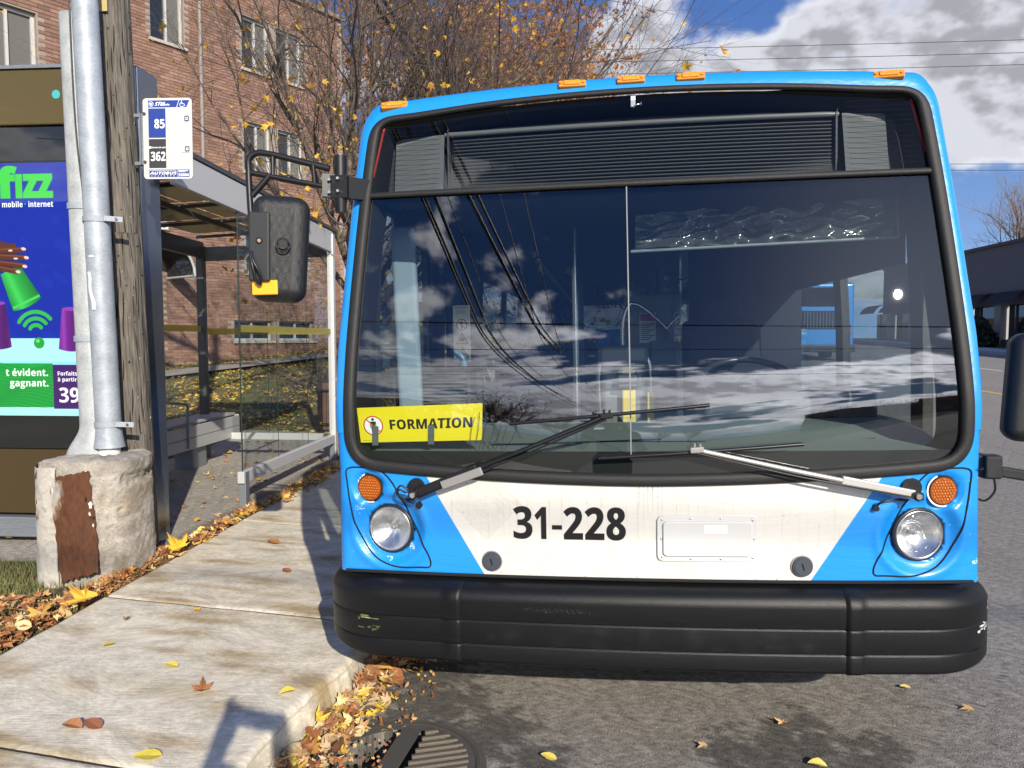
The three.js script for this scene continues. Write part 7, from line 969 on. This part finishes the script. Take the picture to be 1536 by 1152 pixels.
// ---------------------------------------------------------------- fallen leaves
const gold = [[0.6, 0.40, 0.05], [0.52, 0.31, 0.04], [0.62, 0.48, 0.12], [0.46, 0.24, 0.05], [0.56, 0.44, 0.22], [0.5, 0.36, 0.17]], brown = [[0.36, 0.15, 0.05], [0.44, 0.22, 0.09], [0.3, 0.11, 0.04], [0.5, 0.3, 0.13], [0.24, 0.1, 0.05]];
{
  const r = rng(300), heap = (name, label, n, place, cols, size, flat = 0.5) => { const t = leafGeo.map(() => [[], []]); for (let k = 0; k < n; k++) { const [x, y, z] = place(k); const q = r() < 0.86 ? (r() * 4) | 0 : 4 + ((r() * 2) | 0), e = new THREE.Euler((r() - 0.5) * flat * 2 + (r() < 0.25 ? Math.PI : 0), r() * 6.3, (r() - 0.5) * flat * 2); t[q][0].push(M4(V(x, y, z), e, size * (0.55 + r() * 0.75))); const c = cols[(r() * cols.length) | 0], v = 0.7 + r() * 0.55; t[q][1].push(rgb(c[0] * v, c[1] * v, c[2] * v)); } const G = new THREE.Group(); G.name = name; G.userData.kind = 'stuff'; G.userData.label = label; scene.add(G); t.forEach(([m, c], i) => m.length && copies('leaves', leafGeo[i], dryLeafMat, m, c, G)); return G; };
  heap('gutter_litter', 'crumbled leaf litter along the kerb', 800, () => { const z = -1.75 - r() * 2.2, cx = curbX(z), w = Math.pow(r(), 2) * 0.34; return [cx + 0.04 + w, 0.008 + r() * 0.02, z]; }, [...brown, ...brown, ...gold], 0.028, 1.2);
  heap('gutter_leaves', 'yellow and brown leaves heaped along the kerb in the gutter', 700, () => { const z = -1.75 - r() * 2.0, cx = curbX(z), w = Math.pow(r(), 1.8) * (z < -3 ? 0.12 : 0.17); return [cx + 0.05 + w, 0.012 + Math.max(0, 0.075 - w * 0.42) * r(), z]; }, [...gold, ...brown, ...brown, [0.6, 0.4, 0.22], [0.62, 0.48, 0.26], [0.58, 0.4, 0.24]], 0.082, 0.7);
  heap('gutter_leaves_001', 'leaves lying in the gutter under and behind the bus', 500, () => { const z = -3.2 - r() * 8, w = Math.pow(r(), 1.5) * 0.25; return [curbX(z) + 0.05 + w, 0.012 + 0.05 * r() * r(), z]; }, [...gold, ...brown], 0.1, 0.7);
  heap('verge_leaves', 'brown leaves heaped against the back edge of the sidewalk', 1500, () => { const z = -2.6 - Math.pow(r(), 0.8) * 2.1, w = Math.pow(r(), 1.5) * (z > -3.75 ? 0.6 : 0.1); return [WALK_L - 0.03 - w, 0.13 + Math.max(0, 0.08 - w * 0.12) * r(), z]; }, [...brown, ...brown, ...gold.slice(3)], 0.075, 0.9);
  heap('verge_leaves_001', 'leaf strip between the sidewalk and the shelter path', 900, () => { const z = -4.3 - r() * 6, w = (r() - 0.35) * 0.16 + (z < -6 ? -r() * 0.16 : 0); return [WALK_L - w * 0.9 - 0.03, 0.155 + r() * 0.035 + rise(-2.5, z), z]; }, [...brown, ...gold], 0.082, 0.7);
  heap('path_leaves', 'scattered leaves on the shelter path', 160, () => { const z = -4.5 - r() * 5, x = -2.6 - r() * 1.9; return [x, 0.16 + rise(x, z), z]; }, [...gold, ...brown], 0.085, 0.35);
  heap('lawn_leaves', 'yellow leaves strewn over the lawn behind the shelter', 11000, () => { let z, x, n = 0; do { z = -9.8 - Math.pow(r(), 0.9) * 12; x = -2.6 - r() * (6 - z * 0.45); } while (fbm(x * 0.5, z * 0.5, 3) + (r() - 0.5) * 0.5 < 0 && n++ < 4); return [x, 0.135 + rise(x, z) + fbm(x * 0.8, z * 0.8, 3) * 0.05 + r() * 0.03, z]; }, [...gold, ...gold, [0.4, 0.27, 0.05]], 0.1, 0.45);
  heap('lawn_leaves_001', 'leaves on the grass behind the shelter glass', 2200, () => { const z = -4.4 - r() * 7, x = -4.66 - r() * 4; return [x, 0.135 + rise(x, z) + fbm(x * 0.8, z * 0.8, 3) * 0.05 + r() * 0.02, z]; }, [...gold, ...brown.slice(0, 2)], 0.1, 0.5);
  // grass blades
  const blade = new THREE.BufferGeometry(); blade.setAttribute('position', new THREE.Float32BufferAttribute([-0.5, 0, 0, 0.5, 0, 0, 0.32, 0.55, 0.06, -0.32, 0.55, 0.06, 0, 1, 0.28], 3)); blade.setIndex([0, 1, 2, 0, 2, 3, 3, 2, 4]); blade.computeVertexNormals();
  const ms = [], cs = []; const put = (x, z, y, h) => { ms.push(M4(V(x, y, z), new THREE.Euler((r() - 0.5) * 0.9, r() * 6.3, (r() - 0.5) * 0.9), V(0.0055, h, h * 0.8))); const d = r(), v = 0.7 + r() * 0.6; cs.push(d < 0.42 ? rgb(0.22 * v, 0.17 * v, 0.075 * v) : rgb(0.115 * v, 0.15 * v, 0.045 * v)); };
  for (let k = 0; k < 26000; k++) { const x = -2.53 - r() * 2.0, z = -2.4 - r() * 1.92; if (fbm(x * 1.6 + 3, z * 1.6, 3) < 0.0 && r() < 0.85) continue; put(x, z, 0.11 + fbm(x * 2, z * 2, 3) * 0.03, 0.025 + r() * 0.05); }
  for (let k = 0; k < 60000; k++) { const z = -9.6 - Math.pow(r(), 1.3) * 11, x = -2.5 - r() * (6 - z * 0.45); put(x, z, 0.11 + rise(x, z) + fbm(x * 0.8, z * 0.8, 3) * 0.05, 0.03 + r() * 0.05); }
  const G = copies('grass', blade, std({ color: rgb(1, 1, 1), roughness: 0.8, side: THREE.DoubleSide }), ms, cs); G.userData.label = 'patchy green grass on the verge and the lawn';
}
// loose leaves one can point at
{
  const loose = (x, z, y, size, c, gi, turn, label, tilt = 0) => { const o = mesh('fallen_leaf', leafGeo[gi].clone(), phys({ color: rgb(...c), roughness: 0.7, side: THREE.DoubleSide }), scene); o.position.set(x, y, z); o.rotation.set(tilt, turn, tilt * 0.7); o.scale.setScalar(size * (gi > 3 ? 1.15 : 1.5)); tag(o, label, 'leaf', 'single leaves on the sidewalk and road'); return o; };
  const Y = WALK_Y + 0.009;
  const Gy = (px, py, h) => { const d = V((px - 768) / 1100, (576 - py) / 1100, -1).applyEuler(camera.rotation); const t = (h - 1.55) / d.y; return [d.x * t, d.z * t]; };
  const L = [[303, 1035, 0.085, [0.3, 0.12, 0.04], 1, 0.4, 'brown star shaped leaf flat in the middle of the sidewalk'], [108, 1090, 0.075, [0.36, 0.15, 0.06], 5, 1.4, 'curled brown leaf lying left of its darker neighbour on the sidewalk'], [139, 1087, 0.075, [0.27, 0.1, 0.05], 4, 1.2, 'dark brown leaf touching a curled brown one on the sidewalk'], [221, 1135, 0.08, [0.55, 0.45, 0.06], 4, 1.9, 'yellow rounded leaf by the nearest sidewalk joint'], [257, 998, 0.055, [0.6, 0.48, 0.08], 4, 1.5, 'pale yellow curled leaf behind the brown star shaped one'], [162, 967, 0.045, [0.6, 0.42, 0.05], 4, 2.5, 'small yellow leaf near the left edge of the sidewalk'], [431, 1039, 0.06, [0.58, 0.46, 0.06], 5, 2.2, 'yellow leaf on the sidewalk close to the kerb edge'], [410, 813, 0.085, [0.36, 0.15, 0.05], 4, 1.3, 'brown leaf on the sunlit slab beside the bus shadow'], [430, 856, 0.06, [0.33, 0.12, 0.05], 4, 1.2, 'small red brown leaf right of the centre of the sidewalk'], [297, 914, 0.045, [0.6, 0.38, 0.05], 0, 2.8, 'small orange leaf beside the sidewalk joint'], [190, 928, 0.05, [0.2, 0.13, 0.06], 2, 0.3, 'thin dark leaf scrap on the left of the sidewalk']];
  for (const [px, py, s, c, gi, t, label] of L) { const [x, z] = Gy(px, py, WALK_Y + 0.01); loose(x, z, Y + 0.004, s, c, gi, t, label, 0.08); }
  const R = [[823, 1136, 0.055, [0.62, 0.5, 0.1], 4, 1.3, 'pale yellow leaf on the road right of the drain cover'], [1174, 1084, 0.05, [0.55, 0.33, 0.16], 1, 1.3, 'tan leaf at the edge of the dark wet patch'], [1056, 1119, 0.045, [0.42, 0.28, 0.15], 2, 2.0, 'brownish leaf left of the dark wet patch on the road'], [1358, 1031, 0.042, [0.6, 0.48, 0.14], 4, 1.6, 'small pale yellow leaf in front of the bumper end'], [1454, 1064, 0.055, [0.42, 0.26, 0.12], 2, 1.5, 'brown leaf on the road by the right end of the bumper'], [1226, 1148, 0.06, [0.6, 0.5, 0.12], 5, 1.4, 'yellow leaf at the lower edge in the wet patch'], [1306, 1006, 0.045, [0.5, 0.34, 0.06], 0, 1.1, 'small yellow leaf under the bumper seam']];
  for (const [px, py, s, c, gi, t, label] of R) { const [x, z] = Gy(px, py, 0.008); loose(x, z, 0.011, s, c, gi, t, label, 0.08); }
  const big = [[266, 826, 0.2, 0.16, [0.7, 0.45, 0.04], 'large golden maple leaf on the leaf strip by the pole'], [360, 404 + 486, 0.2, 0.12, [0.66, 0.42, 0.05], 'large yellow leaf tilted against the pedestal foot']];
  { const [x, z] = Gy(267, 824, 0.2); loose(x, z, 0.21, 0.19, [0.7, 0.45, 0.04], 1, 0.8, 'large golden maple leaf on the leaf strip by the pole', 0.3); }
  { const [x, z] = Gy(128, 897, 0.2); loose(x, z, 0.2, 0.17, [0.66, 0.4, 0.05], 3, 2.2, 'large yellow leaf lying in front of the pedestal', 0.35); }
  { const [x, z] = Gy(62, 921, 0.19); loose(x, z, 0.2, 0.17, [0.58, 0.33, 0.06], 2, 0.4, 'broad tan leaf on the heap at the left edge', 0.2); }
}
// ---------------------------------------------------------------- the photographer, behind the lens, whose shadow lies on the kerb
{
  const who = thing('person', 'person in dark jacket holding up a phone to take the picture', 'person', [0, 0, 0], 4.263 * RAD);
  function blob(caps, k, lo, hi, res, name, m, parent, color) {
    const mc = new MarchingCubes(res, m, false, false, 400000); mc.isolation = 0; const size = Math.max(hi[0] - lo[0], hi[1] - lo[1], hi[2] - lo[2]), f = mc.field, q = mc.size, half = size / 2, c = [(lo[0] + hi[0]) / 2, (lo[1] + hi[1]) / 2, (lo[2] + hi[2]) / 2];
    const C = caps.map(([a, b, ra, rb]) => { const dx = b[0] - a[0], dy = b[1] - a[1], dz = b[2] - a[2]; return [a[0], a[1], a[2], dx, dy, dz, dx * dx + dy * dy + dz * dz || 1e-9, ra, rb]; });
    for (let z = 0; z < q; z++) for (let y = 0; y < q; y++) for (let x = 0; x < q; x++) { const X = c[0] + (x - q / 2) / (q / 2) * half, Y = c[1] + (y - q / 2) / (q / 2) * half, Z = c[2] + (z - q / 2) / (q / 2) * half; let s = 0, best = 9; for (const p of C) { const ax = X - p[0], ay = Y - p[1], az = Z - p[2]; const t = Math.min(1, Math.max(0, (ax * p[3] + ay * p[4] + az * p[5]) / p[6])); const ex = ax - p[3] * t, ey = ay - p[4] * t, ez = az - p[5] * t; const d = Math.sqrt(ex * ex + ey * ey + ez * ez) - (p[7] + (p[8] - p[7]) * t); if (d < best + 0.2) s += Math.exp(-d / k); if (d < best) best = d; } f[z * q * q + y * q + x] = best > 0.4 ? -best : k * Math.log(Math.max(s, 1e-30)); }
    mc.update(); const n = mc.count, g = new THREE.BufferGeometry(), pa = new Float32Array(n * 3), na = new Float32Array(n * 3);
    for (let i = 0; i < n; i++) { pa[i * 3] = c[0] + mc.positionArray[i * 3] * half; pa[i * 3 + 1] = c[1] + mc.positionArray[i * 3 + 1] * half; pa[i * 3 + 2] = c[2] + mc.positionArray[i * 3 + 2] * half; } g.setAttribute('position', new THREE.BufferAttribute(pa, 3)); g.setAttribute('normal', new THREE.BufferAttribute(mc.normalArray.slice(0, n * 3), 3)); const gg = color ? tint(g, color) : g; return mesh(name, plain(gg), m, parent);
  }
  const SH = (c) => c.map(([a, b, p, q]) => [[a[0], a[1] > 1.44 && a[2] < 0.2 ? a[1] : a[1] * 0.9, a[2]], [b[0], b[1] > 1.44 && b[2] < 0.2 ? b[1] : b[1] * 0.9, b[2]], p, q]);
  const z0 = 0.42, col = (x, y, z) => (y > 1.36 ? (y > 1.49 || z > z0 + 0.03 ? [0.03, 0.02, 0.015] : [0.45, 0.28, 0.2]) : y > 0.83 ? [0.03, 0.035, 0.05] : y > 0.1 ? [0.02, 0.025, 0.05] : [0.03, 0.03, 0.03]);
  const body = [[[0, 0.98, z0], [0, 1.2, z0], 0.145, 0.13], [[0, 1.2, z0], [0, 1.38, z0 + 0.01], 0.14, 0.13], [[-0.13, 1.4, z0], [0.13, 1.4, z0], 0.085, 0.085], [[0, 1.45, z0], [0, 1.56, z0 - 0.02], 0.058, 0.052], [[0, 1.62, z0 - 0.01], [0, 1.68, z0 - 0.005], 0.082, 0.09], [[0, 1.575, z0 - 0.055], [0, 1.6, z0 - 0.05], 0.045, 0.05], [[0, 1.63, z0 - 0.105], [0, 1.605, z0 - 0.115], 0.013, 0.017]];
  for (const s of [-1, 1]) body.push([[s * 0.19, 1.4, z0], [s * 0.27, 1.17, z0 - 0.12], 0.062, 0.048], [[s * 0.27, 1.17, z0 - 0.12], [s * 0.115, 1.45, 0.11], 0.046, 0.032], [[s * 0.09, 0.95, z0], [s * 0.11, 0.5, z0 - 0.01], 0.1, 0.062], [[s * 0.11, 0.5, z0 - 0.01], [s * 0.12, 0.1, z0 + 0.03], 0.06, 0.04], [[s * 0.12, 0.045, z0 + 0.06], [s * 0.14, 0.035, z0 - 0.14], 0.042, 0.035], [[s * 0.088, 1.63, z0 + 0.005], [s * 0.09, 1.6, z0], 0.016, 0.012]);
  blob(SH(body), 0.01, [-0.5, -0.02, -0.1], [0.5, 1.8, 0.9], 130, 'body', std({ color: rgb(1, 1, 1), vertexColors: true, roughness: 0.85 }), who, col);
  const skin = std({ color: rgb(0.45, 0.28, 0.2), roughness: 0.6 });
  for (const s of [-1, 1]) { const H0 = [[[s * 0.115, 1.45, 0.11], [s * 0.1, 1.5, 0.065], 0.03, 0.034], [[s * 0.1, 1.5, 0.065], [s * 0.098, 1.545, 0.05], 0.034, 0.026]]; [[1.575, 0.058], [1.557, 0.055], [1.538, 0.052], [1.52, 0.047]].forEach(([y, L], i) => { H0.push([[s * 0.102, y - 0.012, 0.05], [s * 0.096, y, 0.018], 0.0105, 0.0095], [[s * 0.096, y, 0.018], [s * (0.096 - L * 0.35), y + 0.003, 0.0085], 0.009, 0.008]); }); H0.push([[s * 0.092, 1.5, 0.055], [s * 0.075, 1.515, 0.04], 0.012, 0.0105], [[s * 0.075, 1.515, 0.04], [s * 0.06, 1.535, 0.035], 0.01, 0.009]); const lift = (p) => [p[0], p[1] - s * 0.02 * (p[2] < 0.1 ? 1 : 0.6), p[2]], H = H0.map(([a, b, p, q]) => [lift(a), lift(b), p, q]); if (s < 0) H.push([[-0.104, 1.59, 0.05], [-0.108, 1.615, 0.03], 0.009, 0.008], [[-0.108, 1.615, 0.03], [-0.085, 1.64, 0.03], 0.0085, 0.0075]); blob(H, 0.004, [s * 0.09 - 0.08, 1.4, -0.02], [s * 0.09 + 0.08, 1.66, 0.14], 60, 'hand', skin, who); }
  const TILT = 0.2; const ph = thing('phone', 'phone held up in both hands in front of the photographer', 'phone', [0, 1.55, 0.0], 4.263 * RAD); ph.rotation.set(0, 4.263 * RAD, -TILT); mesh('case', rbox(0.15, 0.074, 0.008, 0.0035, 0, 0, 0.026), blackPlastic, ph); mesh('screen', rbox(0.143, 0.068, 0.001, 0.0004, 0, 0, 0.0306), darkGlass, ph);
}
renderer.render(scene, camera);
